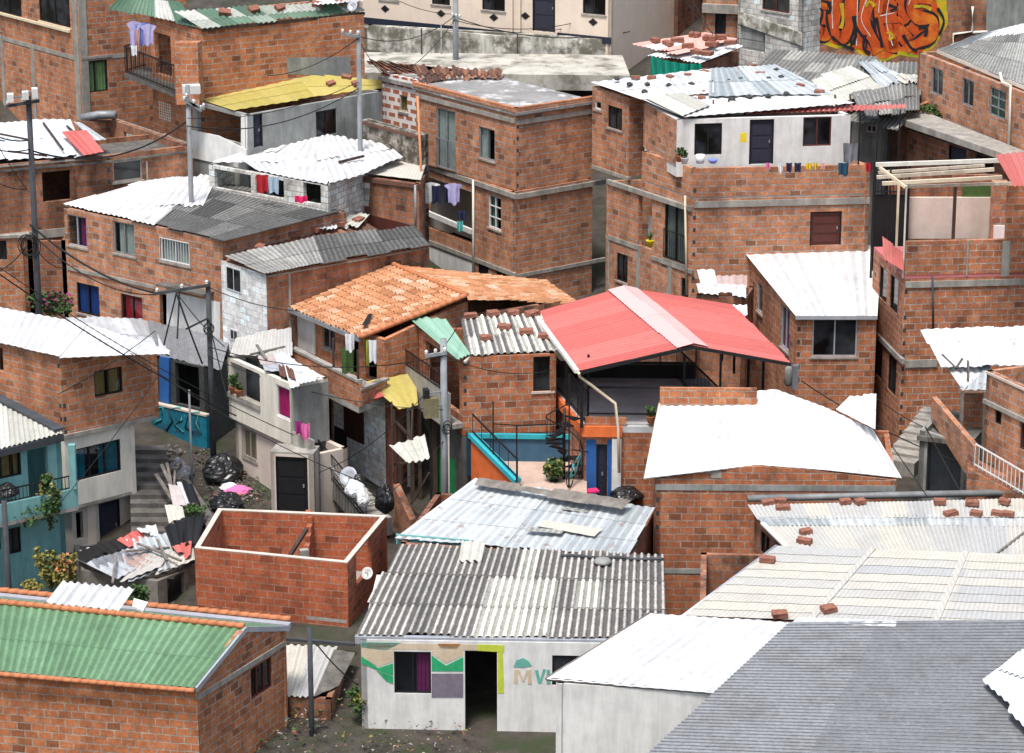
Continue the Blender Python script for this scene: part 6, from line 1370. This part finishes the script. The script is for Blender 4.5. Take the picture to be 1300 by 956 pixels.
p, n = on_plane(765, 717, RP_M); m = MB(); m.lathe(p + Vector((0, 0, .05)), [(.22, 0), (.26, .05), (.2, .12), (.08, .15)], 10); tag(m.build('stone_ring', 'plaster_grey'), 'round pale lump on the grey corrugated roof of the mural house', 'stone')

# ================================================================ clothes
def cloth(label, px, py, D, w, hgt, mat, shirt=False, group=None, cat='garment', name='garment', skew=0):
    c = PD(px, py, D); m = MB(); n = 10; vs = []
    for i in range(n + 1):
        for j in range(7):
            u, t = i / n, j / 6; ww = w * (1 - .12 * t + (.0 if not shirt else (.55 if t < .3 else 0) * 1)); x = (u - .5) * ww + skew * t
            top = 0
            if shirt and t < .1: top = abs(u - .5) * .25 * -hgt
            if shirt and (u < .2 or u > .8) and t > .34: x = (u - .5) * w * (1 - .1 * t)
            vs.append(Vector((c.x + x, c.y + .05 * math.sin(u * 11 + px) * (.4 + t) + .02 * math.sin(u * 25 + t * 6) , c.z - t * hgt * (1 + .07 * math.sin(u * 7 + px)) + top + .01 * math.sin(u * 9))))
    fs = [[i * 7 + j, (i + 1) * 7 + j, (i + 1) * 7 + j + 1, i * 7 + j + 1] for i in range(n) for j in range(6)]
    m.add(vs, fs, smooth=True); m.add([v + Vector((0, .015, 0)) for v in vs], fs, smooth=True)
    return tag(m.build(name, mat), label, cat, group)
Bf = 98.6
cloth('pale blue shirt hanging highest on the left balcony line', 170, 26, Bf, .35, .9, 'cl_lilac', True)
cloth('lilac shirt hanging in the middle of the left balcony line', 182, 28, Bf, .38, .8, 'cl_blue', True)
cloth('white and blue shirt hanging at the right of the left balcony line', 188, 30, Bf - .1, .36, .75, 'cl_lilac', True)
cloth('peach trousers hanging on the left balcony line', 175, 38, Bf - .2, .12, .75, 'cl_peach'); cloth('small white cloth hung on the black balcony railing', 170, 58, Bf - .3, .22, .35, 'cl_white')
cloth('white shirt with navy front hanging in the open balcony of the three storey house', 547, 231, 96.9, .42, .75, 'cl_white', True); cloth('navy garment hanging over the white shirt in the open balcony', 554, 236, 96.7, .34, .62, 'cl_navy')
cloth('dark jacket hanging between the shirts in the open balcony', 567, 232, 96.4, .2, .75, 'cl_navy', True); cloth('white shirt hanging at the right of the open balcony', 576, 232, 96.2, .42, .75, 'cl_lilac', True)
cloth('teal cloth draped over the white balcony sill of the three storey house', 584, 281, 95.3, .22, .35, 'cl_teal'); cloth('black bundle hanging at the back of the open balcony', 586, 268, 96.2, .35, .3, 'cl_navy')
for i, (x, mt, w_, hh, lb) in enumerate(((975, 'cl_pink', .14, .2, 'bright pink cloth'), (991, 'cl_white', .16, .34, 'white cloth'), (1002, 'cl_navy', .2, .3, 'first navy garment'), (1013, 'cl_navy', .22, .3, 'second navy garment, right of the first,'), (1027, 'cl_yellow', .2, .2, 'yellow cloth, leftmost of the yellow pair,'), (1035, 'cl_yellow', .16, .2, 'yellow cloth, right one of the pair,'), (1045, 'cl_peach', .14, .2, 'peach coloured cloth'), (1071, 'cl_darkblue', .36, .42, 'big dark blue cloth'), (1103, 'cl_red', .2, .3, 'red cloth at the far corner'))):
    cloth(lb + ' hanging over the terrace parapet', x, 207, 92.1 + (x - 880) * .0004, w_, hh, mt)
cloth('white cloth hanging under the eave of the upper right house', 1203, 91, 97.6, .32, .3, 'cl_white'); cloth('light blue shirt hanging under the eave of the upper right house', 1222, 84, 97.0, .35, .5, 'cl_lilac', True); cloth('blue shirt beside the light blue one under the upper right eave', 1231, 90, 96.9, .35, .4, 'cl_blue', True); cloth('black cloth hanging in the window of the upper right house', 1229, 105, 96.8, .3, .7, 'cl_navy')
cloth('white towel hanging from the eave of the tile roof balcony', 444, 424, 83.4, .28, .55, 'cl_white', name='towel'); cloth('dark green cloth hanging in the tile roof balcony', 441, 442, 83.7, .4, .8, 'leaf'); cloth('lime green strap hanging in the tile roof balcony', 466, 432, 83.5, .07, .8, 'mural_lime'); cloth('pale door cloth hanging in the tile roof balcony', 473, 432, 83.4, .25, .7, 'cl_white')
cloth('purple striped towel hung on the alley landing', 379, 535, 82.2, .22, .42, 'cur_purple', name='towel'); cloth('pink towel hung on the alley landing', 388, 538, 82.0, .26, .5, 'cl_pink', name='towel')
cloth('dark red blanket hanging in the open front of the white sheet house', 333, 222, 94.4, .42, .62, 'cl_red', name='blanket'); cloth('grey blue blanket hanging beside the red one', 347, 225, 94.0, .38, .55, 'pale_blue', name='blanket'); cloth('bright red plastic basin cloth on the dark roof', 382, 249, 92.5, .45, .22, 'cl_magenta')
cloth('crumpled black sheeting on the terrace corner', 1080, 182, 92.2, .5, .65, 'tarp_silver', cat='sheeting', name='plastic_sheet')

# ================================================================ lumps, pots, plants, dishes
from mathutils import noise as mnoise
def lump(name, label, px, py, D, sx, sz, mat, cat, sy=None, rough=.22):
    c = PD(px, py, D); m = MB(); nu, nv = 44, 26; vs = []; sy = sy or sx
    for j in range(nv + 1):
        for i in range(nu):
            a, e = 2 * math.pi * i / nu, math.pi * j / nv - math.pi / 2; d_ = Vector((math.cos(a) * math.cos(e), math.sin(a) * math.cos(e), math.sin(e))); r = 1 + rough * 1.3 * mnoise.noise(d_ * 1.4 + c) + rough * (.5 - abs(mnoise.noise(d_ * 3.2 + c))) * 1.1 + rough * .35 * abs(mnoise.noise(d_ * 8 + c))
            k_ = 1.28 - .42 * math.sin(e); vs.append((c.x + sx * r * k_ * math.cos(a) * math.cos(e), c.y + sy * r * k_ * math.sin(a) * math.cos(e), c.z + sz * .8 * (.85 + r * math.sin(e))))
    m.add(vs, [[j * nu + i, j * nu + (i + 1) % nu, (j + 1) * nu + (i + 1) % nu, (j + 1) * nu + i] for j in range(nv) for i in range(nu)])
    return tag(m.build(name, mat), label, cat)
lump('covered_heap', 'heap under shiny black plastic against the pale blue wall in the alley', 283, 606, on_ground(283, 606), .46, .5, 'tarp_black', 'heap'); lump('covered_heap', 'heap under grey silvery plastic beside the alley steps', 224, 607, on_ground(224, 607), .34, .42, 'tarp_silver', 'heap')
lump('covered_heap', 'black plastic covered heap on the plaza near the brick box', 289, 646, on_ground(289, 646), .36, .34, 'tarp_black', 'heap'); lump('sack', 'small dark sack at the foot of the earth bank', 243, 668, 80.0, .3, .18, 'tarp_black', 'sack'); lump('sack', 'pink sack on the plaza behind the black heap', 303, 625, on_ground(303, 625), .28, .14, 'cl_pink', 'sack'); lump('sack', 'pale sack beside the pink one on the plaza', 292, 620, on_ground(292, 620), .2, .12, 'cl_white', 'sack')
lump('rubbish_bag', 'white rubbish bag on the side stair', 450, 628, 80.6, .2, .3, 'cl_white', 'bag'); lump('rubbish_bag', 'tall white bag leaning by the foot of the white wall', 461, 640, 80.2, .14, .34, 'plaster_white', 'bag'); lump('rubbish_bag', 'black rubbish bag between the two white bags', 456, 612, 80.9, .13, .16, 'tarp_black', 'bag')
lump('covered_heap', 'tall black covered bundle at the corner of the white wall', 489, 645, 80.4, .2, .5, 'tarp_black', 'heap'); lump('rubbish_bag', 'black bundle at the foot of the cream pipe beside the blue door', 796, 632, 79.9, .32, .22, 'tarp_black', 'bag'); lump('black_bag', 'black bag hanging on the turquoise balcony', 8, 628, 77.6, .25, .22, 'tarp_black', 'bag')
def leaves(m, c, r, rz, n, s, mat=0):
    for _ in range(int(n * 2.2)):
        d = Vector((U(-1, 1), U(-1, 1), U(-1, 1)))
        if d.length > 1: continue
        p = Vector(c) + Vector((d.x * r, d.y * r, d.z * rz)); a = Vector((U(-1, 1), U(-1, 1), U(-.6, .6))).normalized() * s * U(.6, 1.3); b_ = a.cross(Vector((U(-1, 1), U(-1, 1), U(.2, 1)))).normalized() * s * .35
        m.add([p - a * .5, p + b_, p + a * .5, p - b_], [[0, 1, 2, 3]])
def plant(label, px, py, D, r, rz, n=140, s=.12, mat='leaf', pot=None, name='potted_plant', stem=True, extra=None, cat='plant', spiky=False):
    base = PD(px, py, D); t = empty(name, base, label, cat)
    if pot: MB().lathe(base, [(.09, 0), (.14, .2), (.15, .22), (.11, .21)], 12).build('pot', pot, t)
    zc = base.z + (.22 if pot else 0); m = MB()
    if spiky:
        for i in range(26):
            a = U(0, 6.28); l = r * U(.7, 1.5); d = Vector((math.cos(a) * U(.2, .8), math.sin(a) * U(.2, .8), 1)).normalized(); e = Vector((-math.sin(a), math.cos(a), 0)) * .025; p = Vector((base.x, base.y, zc)); m.add([p - e, p + e, p + d * l], [[0, 1, 2]])
    else:
        leaves(m, (base.x, base.y, zc + rz), r, rz, n, s)
        for _ in range(4): leaves(m, (base.x + U(-r, r), base.y + U(-r, r), zc + rz * U(.6, 1.9)), r * .4, rz * .4, n // 6, s)
    k0 = len(m.f)
    if extra: leaves(m, (base.x, base.y, zc + rz * 1.3), r, rz * .8, n // 3, s); m.m[k0:] = [1] * (len(m.f) - k0)
    m.build('foliage', [mat, extra] if extra else mat, t)
    if stem and not spiky:
        m = MB()
        for k in range(4): m.tube([(base.x, base.y, zc - .05), (base.x + U(-r, r) * .5, base.y + U(-r, r) * .4, zc + rz * U(.8, 1.6))], .018, 5)
        m.build('stem', 'bark', t)
    pass
    return t
plant('spiky plant in a yellow pot in the niche of the terrace house', 825, 313, 92.2, .32, .3, pot='pot_yellow', spiky=True)
plant('green bush in a dark pot on the pink patio', 703, 618, 80.2, .32, .34, 260, .13, pot='rubber', extra='leaf_yellow')
plant('small plant in a clay pot on the red roof terrace', 826, 537, 80.2, .16, .16, 80, .09, pot='terracotta')
plant('leafy plant in a clay pot at the left end of the cream loggia', 296, 499, face_D(FB31, 296, 499, .0), .16, .18, 90, .1, pot='terracotta'); plant('smaller plant in a clay pot beside it on the cream loggia sill', 304, 503, face_D(FB31, 304, 503, .0), .12, .12, 60, .09, pot='terracotta')
plant('green bush with magenta flowers below the brick lean-to at the left', 68, 398, 90.6, .7, .35, 420, .16, name='bush', extra='flower', stem=True)
plant('climbing vine with yellowing leaves on the turquoise balcony', 64, 672, 78.0, .34, .85, 260, .14, name='vine', extra='leaf_yellow'); plant('trailing branchy vine over the turquoise balcony edge', 32, 668, 77.6, .5, .35, 90, .13, name='vine')
plant('tall yellow leaved shrub behind the white corrugated sheet', 66, 748, 76.5, .36, .6, 240, .14, mat='leaf_yellow', name='shrub', extra='leaf'); plant('orange tipped shrub to the right of the yellow one', 84, 745, 76.2, .32, .5, 200, .13, mat='leaf_yellow', name='shrub', extra='terracotta'); plant('small yellow green shrub by the turquoise wall', 40, 752, 76.8, .3, .2, 120, .12, mat='leaf_yellow', name='shrub')
plant('green weeds growing between the scrap shack and the green roof', 176, 765, 73.5, .35, .25, 200, .12, name='weed_clump'); plant('weeds at the foot of the earth bank', 247, 655, 80.3, .3, .16, 120, .1, name='weed_clump')
plant('green weeds beside the mural house wall', 458, 905, 69.8, .3, .3, 200, .12, name='weed_clump', extra='leaf_yellow')
plant('plants growing behind the window of the whitewashed house', 985, 10, 112.3, .5, .25, 200, .14, name='window_plants'); plant('flowers in a pot at the left corner of the roof terrace', 862, 205, 91.9, .14, .12, 70, .08, pot='terracotta', extra='flower'); plant('plant in a white pot on the roof terrace corner', 869, 208, 91.8, .12, .14, 60, .08, pot='plaster_white')
plant('dark leafy weeds on top of the old white wall', 683, 82, 113.2, .45, .25, 160, .14, name='weed_clump'); plant('tuft of dry grass on the white wall', 641, 78, 113.4, .25, .3, 90, .14, mat='leaf_yellow', name='weed_clump')
for i, (x, y) in enumerate(((1178, 140), (1192, 148), (1206, 156), (1222, 164))): plant(('leftmost', 'second', 'third', 'rightmost')[i] + ' dark green plant along the concrete slab at the upper right', x, y + 4, 97.3, .26, .16, 110, .1, name='slab_plant', stem=False)
def dish(label, px, py, D, r, mat='gutter'):
    c = PD(px, py, D); t = empty('satellite_dish', c, label, 'dish'); m = MB(); ax = Vector((-.4, -.8, .45))
    m.lathe(c, [(.01, -.06), (r * .5, -.04), (r * .85, .0), (r, .05), (r * .97, .06), (r * .5, -.02), (.01, -.04)], 20, axis=ax); m.build('reflector', mat, t)
    m = MB(); m.tube([c - Vector((0, 0, r)), c, c + ax.normalized() * r * .9], .015, 5); m.build('arm', 'steel', t)
dish('white satellite dish fixed in the opening of the brick box', 467, 728, 75.0, .18, 'plaster_white'); dish('large pale dish by the white stair wall', 443, 605, 81.6, .3, 'gutter'); dish('satellite dish at the right of the corner of the old green roof', 448, 8, 99.4, .2, 'gutter')
# pole barrel, water bottle like things on the red terrace corner
m = MB(); p = PD(1001, 489, 84.6); m.lathe(p, [(.1, 0), (.13, .05), (.13, .55), (.06, .62)], 10); tag(m.build('gas_cylinder', 'plaster_grey'), 'grey gas cylinder at the right corner of the red roof terrace', 'cylinder'); m = MB(); m.box(PD(1009, 493, 84.3), .18, .2, .75); tag(m.build('narrow_crate', 'tarp_silver'), 'narrow grey crate standing beside the gas cylinder', 'crate')
# bicycle on the patio
def bike(px, py, D, rz):
    c = PD(px, py, D); t = empty('bicycle', c, 'light blue bicycle propped up in front of the blue door on the patio', 'bicycle')
    X = Vector((math.cos(rz), math.sin(rz), 0)); Z = Vector((0, 0, 1)); r = .30
    for s_ in (-.5, .5):
        h_ = c + X * s_ + Z * r; m = MB(); m.tube([h_ + (X * math.cos(a) + Z * math.sin(a)) * r for a in [i * math.pi / 10 for i in range(21)]], .02, 6)
        for i in range(8): a = i * math.pi / 4; m.tube([h_, h_ + (X * math.cos(a) + Z * math.sin(a)) * r], .004, 3)
        m.build('wheel', 'rubber', t)
    P_ = lambda x, z_: c + X * x + Z * z_; m = MB()
    for a, b_ in (((-.5, .3), (-.05, .28)), ((-.5, .3), (-.15, .72)), ((-.15, .72), (-.05, .28)), ((-.15, .7), (.34, .72)), ((-.05, .28), (.34, .68)), ((.5, .3), (.32, .84))): m.tube([P_(*a), P_(*b_)], .022, 6)
    m.build('frame', 'cl_teal', t); m = MB(); m.bar(P_(-.28, .80), P_(-.04, .82), .12, .05); m.build('saddle', 'rubber', t); S = Z.cross(X); m = MB(); m.tube([P_(.32, .88) - S * .26, P_(.30, .9), P_(.32, .88) + S * .26], .018, 6); m.build('handlebar', 'black_metal', t)
bike(731, 612, 80.0, 1.2)
m = MB(); m.box(PD(750, 624, 79.8), .45, .3, .05, .3); tag(m.build('door_mat', 'cl_magenta'), 'magenta mat on the patio in front of the blue door', 'mat')
m = MB(); p = PD(940, 181, 91.6); w_ = .2; m.hexa([p, p + Vector((w_, 0, 0)), p + Vector((w_, .05, 0)), p + Vector((0, .05, 0))], [p + Vector((0, 0, .32)), p + Vector((w_, 0, .32)), p + Vector((w_, .05, .32)), p + Vector((0, .05, .32))]); tag(m.build('wall_plaque', 'pot_yellow'), 'small yellow plaque on the white wall beside the terrace door', 'plaque')
# hull of white buckets on the terrace
m = MB(); m.lathe(PD(889, 207, 91.9), [(.13, 0), (.16, .28), (.14, .28)], 12); tag(m.build('bucket', 'cl_white'), 'white bucket standing on the roof terrace by the first window', 'bucket')
m = MB(); m.lathe(PD(905, 207, 91.9), [(.1, 0), (.18, .12), (.16, .13)], 12); tag(m.build('basin', 'cl_blue'), 'small blue basin on the roof terrace parapet', 'basin')

# ================================================================ poles and cables
def pole(label, px, y0, D, zb, r=.13, mat='pole_grey', arms=(), boxes=(), r2=None):
    top = PD(px, y0, D); t = empty('utility_pole', (top.x, D, zb), label, 'utility pole')
    MB().tube([(top.x, D, zb), top], r, 12, r2=r2 or r * .8).build('shaft', mat, t)
    for (x0, ya, x1, yb) in arms:
        m = MB(); m.bar(PD(x0, ya, D - .1), PD(x1, yb, D - .1), .09); ar = m.build('crossarm', mat, t)
        m = MB()
        for k in (.05, .5, .95): m.lathe(PD(x0, ya, D - .1).lerp(PD(x1, yb, D - .1), k) + Vector((0, 0, .04)), [(.03, 0), (.06, .03), (.04, .06), (.06, .09), (.02, .14)], 8)
        m.build('insulator', 'plaster_white', ar)
    for (x, y, w_, hh, mt, nm) in boxes:
        p = PD(x, y, D - .25); m = MB(); m.box((p.x, p.y, p.z - hh / 2), w_, .3, hh, .2); bx = m.build(nm, mt, t); m = MB(); m.bar((p.x, p.y, p.z), (top.x, D, p.z), .05); m.build('bracket', 'steel', bx)
    return t
pole('dark utility pole with three pale meter boxes on top at the left', 36, 122, 87.5, gz(87) - .5, .11, 'pole_dark', arms=((8, 135, 50, 128),), boxes=((13, 124, .2, .25, 'plaster_white', 'meter_box'), (32, 121, .2, .24, 'plaster_white', 'meter_box'), (44, 118, .18, .3, 'plaster_white', 'meter_box')))
pole('grey pole with slanting white arms beside the yellow roof', 238, 108, 94.8, gz(94) - 1, .10, 'pole_grey', arms=((233, 128, 260, 138), (236, 124, 256, 141)))
pole('slim grey pole in front of the mustard roofed house', 455, 38, 97.9, gz(97) - 1, .10, 'pole_grey', arms=((434, 43, 456, 46),)); pole('grey pole in front of the cream house at the top', 578, -40, 110.8, gz(110), .13, 'pole_grey', arms=((574, 22, 584, 24),))
t = pole('leaning dark iron mast with a long side arm and struts over the alley', 264, 358, 86, gz(86), .10, 'pole_dark', arms=((196, 373, 266, 362),)); m = MB(); m.bar(PD(225, 430, 86), PD(228, 370, 85.9), .05); m.bar(PD(236, 418, 86), PD(264, 404, 85.9), .06); m.build('strut', 'pole_dark', t)
pole('grey concrete pole with a yellowed transformer box in front of the concrete balcony', 563, 430, 80.9, 1.5, .12, 'pole_grey', arms=((540, 452, 566, 448),), boxes=((547, 517, .42, .6, 'box_olive', 'transformer_box'), (541, 500, .16, .3, 'black_metal', 'switch_box')))
pole('short dark post between the green roof and the little shed', 393, 797, 69.2, 0, .07, 'pole_dark', r2=.07); pole('thin dark post at the left edge in front of the turquoise house', 5, 636, 76.5, 0, .1, 'pole_dark'); pole('thin iron rod standing beside the alley steps', 240, 495, 84, gz(84), .04, 'pole_grey')
pole('thin rusty rod on the pale path, left of the grey pole', 535, 36, 112, gz(112) - 1, .04, 'wood_dark'); pole('thin grey rod on the pale path beside the grey pole', 560, 30, 112, gz(112) - 1, .03, 'pole_grey'); pole('rusty rod on the pale path right of the grey pole', 657, 42, 112.6, gz(112) - 1, .035, 'wood_dark')
CB = [ # (x0, y0, D0, x1, y1, D1, sag, r, label)
 (38, 285, 87.4, 198, 372, 86, .35, .035, 'thick black cable bundle from the dark pole to the side arm of the iron mast'), (40, 296, 87.4, 200, 374, 86, .55, .02, 'thinner cable slung just below the thick bundle'),
 (-40, 175, 84, 36, 190, 87.4, .2, .02, None), (-40, 150, 84, 36, 178, 87.4, .25, .02, None), (-40, 200, 86, 34, 240, 87.4, .3, .016, None), (-30, 130, 82, 34, 240, 87.4, .2, .014, None),
 (36, 190, 87.4, 236, 155, 94.7, .7, .03, 'sagging black cable between the dark pole and the pole by the yellow roof'), (238, 160, 94.6, 455, 112, 97.8, .6, .02, 'cable crossing the yellow roof between two grey poles'), (238, 150, 94.6, 455, 104, 97.8, .4, .014, None),
 (455, 46, 97.8, 578, 20, 110.7, .5, .016, 'cable from the slim pole to the pole of the cream house'), (578, 22, 110.7, 800, 40, 113, .5, .02, 'cable running from the upper pole past the cream house'), (578, 26, 110.7, 790, 8, 114, .6, .016, None), (578, 18, 110.7, 470, -20, 114, .3, .014, None),
 (578, 24, 110.7, 500, 98, 104, .3, .014, 'cable from the upper pole down to the dark tile roof'), (455, 50, 97.8, 484, 92, 102, .1, .014, None), (455, 48, 97.8, 340, 96, 99, .3, .014, None),
 (-40, 320, 79, 300, 528, 83, .25, .022, 'long thin cable crossing above the corner house white roof'), (-40, 312, 79, 372, 552, 82, .35, .014, None), (165, 448, 81, 490, 622, 80, .4, .014, 'thin cable dropping across the cream alley house'),
 (224, 372, 85.8, 257, 462, 85.4, .05, .03, 'dark stay wire from the side arm crossing the alley'), (224, 372, 85.8, 208, 438, 86, .0, .025, None), (226, 374, 85.8, 285, 440, 85.4, .1, .016, None), (264, 400, 86, 290, 510, 84.6, .1, .02, None), (264, 364, 86, 380, 395, 84, .15, .014, None),
 (264, 440, 85.9, 562, 452, 80.8, .5, .016, 'cable sagging between the iron mast and the transformer pole'), (264, 452, 85.9, 562, 520, 80.8, .4, .012, None), (563, 440, 80.8, 590, 395, 84, .1, .016, None), (563, 450, 80.8, 700, 470, 82, .3, .012, None), (563, 560, 80.8, 470, 640, 80, .2, .012, None),
 (540, 500, 80.7, 405, 600, 82, .3, .012, None), (197, 420, 83, 75, 500, 79, .1, .014, None), (199, 480, 82, 75, 640, 77.5, .1, .012, 'thin wire slanting across the cream wall with teal curtains'),
 (870, -20, 113, 905, 44, 106.5, .1, .018, None), (860, -20, 113, 912, 46, 106.4, .3, .014, 'wire falling from the top onto the pink roofed shack'), (880, -10, 113, 880, 44, 106.8, .1, .014, None), (820, -20, 114, 690, 40, 113, .4, .014, None),
 (1018, 484, 84.4, 1225, 590, 79, .2, .02, 'thin cable passing over the curved white roof to the stair'), (1175, 542, 80.4, 1218, 622, 73.5, .0, .02, 'wire slanting down to the grey ridge pipe'), (1128, 560, 80, 1178, 632, 74, .0, .016, None), (1106, 500, 84, 1240, 560, 79, .3, .014, None),
 (400, 815, 69, 455, 870, 69, .1, .02, 'short black wire from the dark post to the mural house'), (1213, 150, 97, 1240, 215, 92, 0, .012, None), (36, 300, 87.4, 82, 340, 89.8, .3, .016, None), (36, 310, 87.4, -30, 350, 86, .3, .02, None)]
for (x0, y0, D0, x1, y1, D1, sg, r, lb) in CB:
    tag(MB().tube(cable(PD(x0, y0, D0), PD(x1, y1, D1), sg, r), r, 5).build('overhead_cable', 'rubber'), lb or 'thin black overhead wire strung between poles and houses', 'cable', None if lb else 'thin overhead wires')
def coil(label, px, py, D, r, n=3):
    m = MB(); c = PD(px, py, D)
    for k in range(n):
        rr = r * U(.7, 1.1); ox, oz = U(-.08, .08), U(-.1, .1); m.tube([c + Vector((ox + rr * math.cos(a), .03 * k, oz + rr * 1.2 * math.sin(a))) for a in [i * math.pi / 8 for i in range(17)]], .016, 5)
    tag(m.build('cable_coil', 'rubber'), label, 'cable coil')
coil('tangled coil of black cable halfway up the dark left pole', 36, 310, 87.2, .3, 6); coil('small cable coil hanging at the mast over the alley', 264, 418, 85.8, .14); coil('cable coil on the transformer pole', 566, 545, 80.7, .16)
# ================================================================ light and camera
w = bpy.data.worlds.new('World'); SC.world = w; w.use_nodes = True
nt = w.node_tree; bg = nt.nodes['Background']; sky = nt.nodes.new('ShaderNodeTexSky'); sky.sky_type = 'NISHITA'; sky.sun_disc = False
SUN_EL, SUN_AZ = 68, 205   # degrees; azimuth measured clockwise from +Y
sky.sun_elevation = math.radians(SUN_EL); sky.sun_rotation = math.radians(SUN_AZ); sky.air_density = 1.6; sky.dust_density = 4.0; sky.ozone_density = .6
nt.links.new(sky.outputs[0], bg.inputs[0]); bg.inputs[1].default_value = .12
sl = bpy.data.lights.new('sun', 'SUN'); sl.energy = 2.5; sl.angle = math.radians(12); sl.color = (1, .96, .9)
so = bpy.data.objects.new('sun', sl); COL.objects.link(so)
az = math.radians(SUN_AZ); el = math.radians(SUN_EL); d = Vector((math.sin(az) * math.cos(el), math.cos(az) * math.cos(el), math.sin(el)))
so.rotation_euler = d.to_track_quat('Z', 'Y').to_euler(); so.location = (0, 0, 60)
cam = bpy.data.cameras.new('camera'); co = bpy.data.objects.new('camera', cam); COL.objects.link(co)
cam.sensor_width = 36; cam.lens = 36 * F / 1300; cam.clip_start = 1; cam.clip_end = 3000
co.location = (0, 0, CAMZ); co.rotation_euler = (math.pi / 2 - PITCH, 0, 0); SC.camera = co
SC.view_settings.view_transform = 'Standard'; SC.view_settings.look = 'None'; SC.view_settings.gamma = 1; SC.view_settings.use_curve_mapping = False
SC.view_settings.exposure = .62
SC.cycles.max_bounces = 6; SC.cycles.diffuse_bounces = 2; SC.cycles.transparent_max_bounces = 8
for o in COL.objects:
    if '_o' in o: del o['_o']
    if o.type == 'MESH' and '_o' in o.data: del o.data['_o']
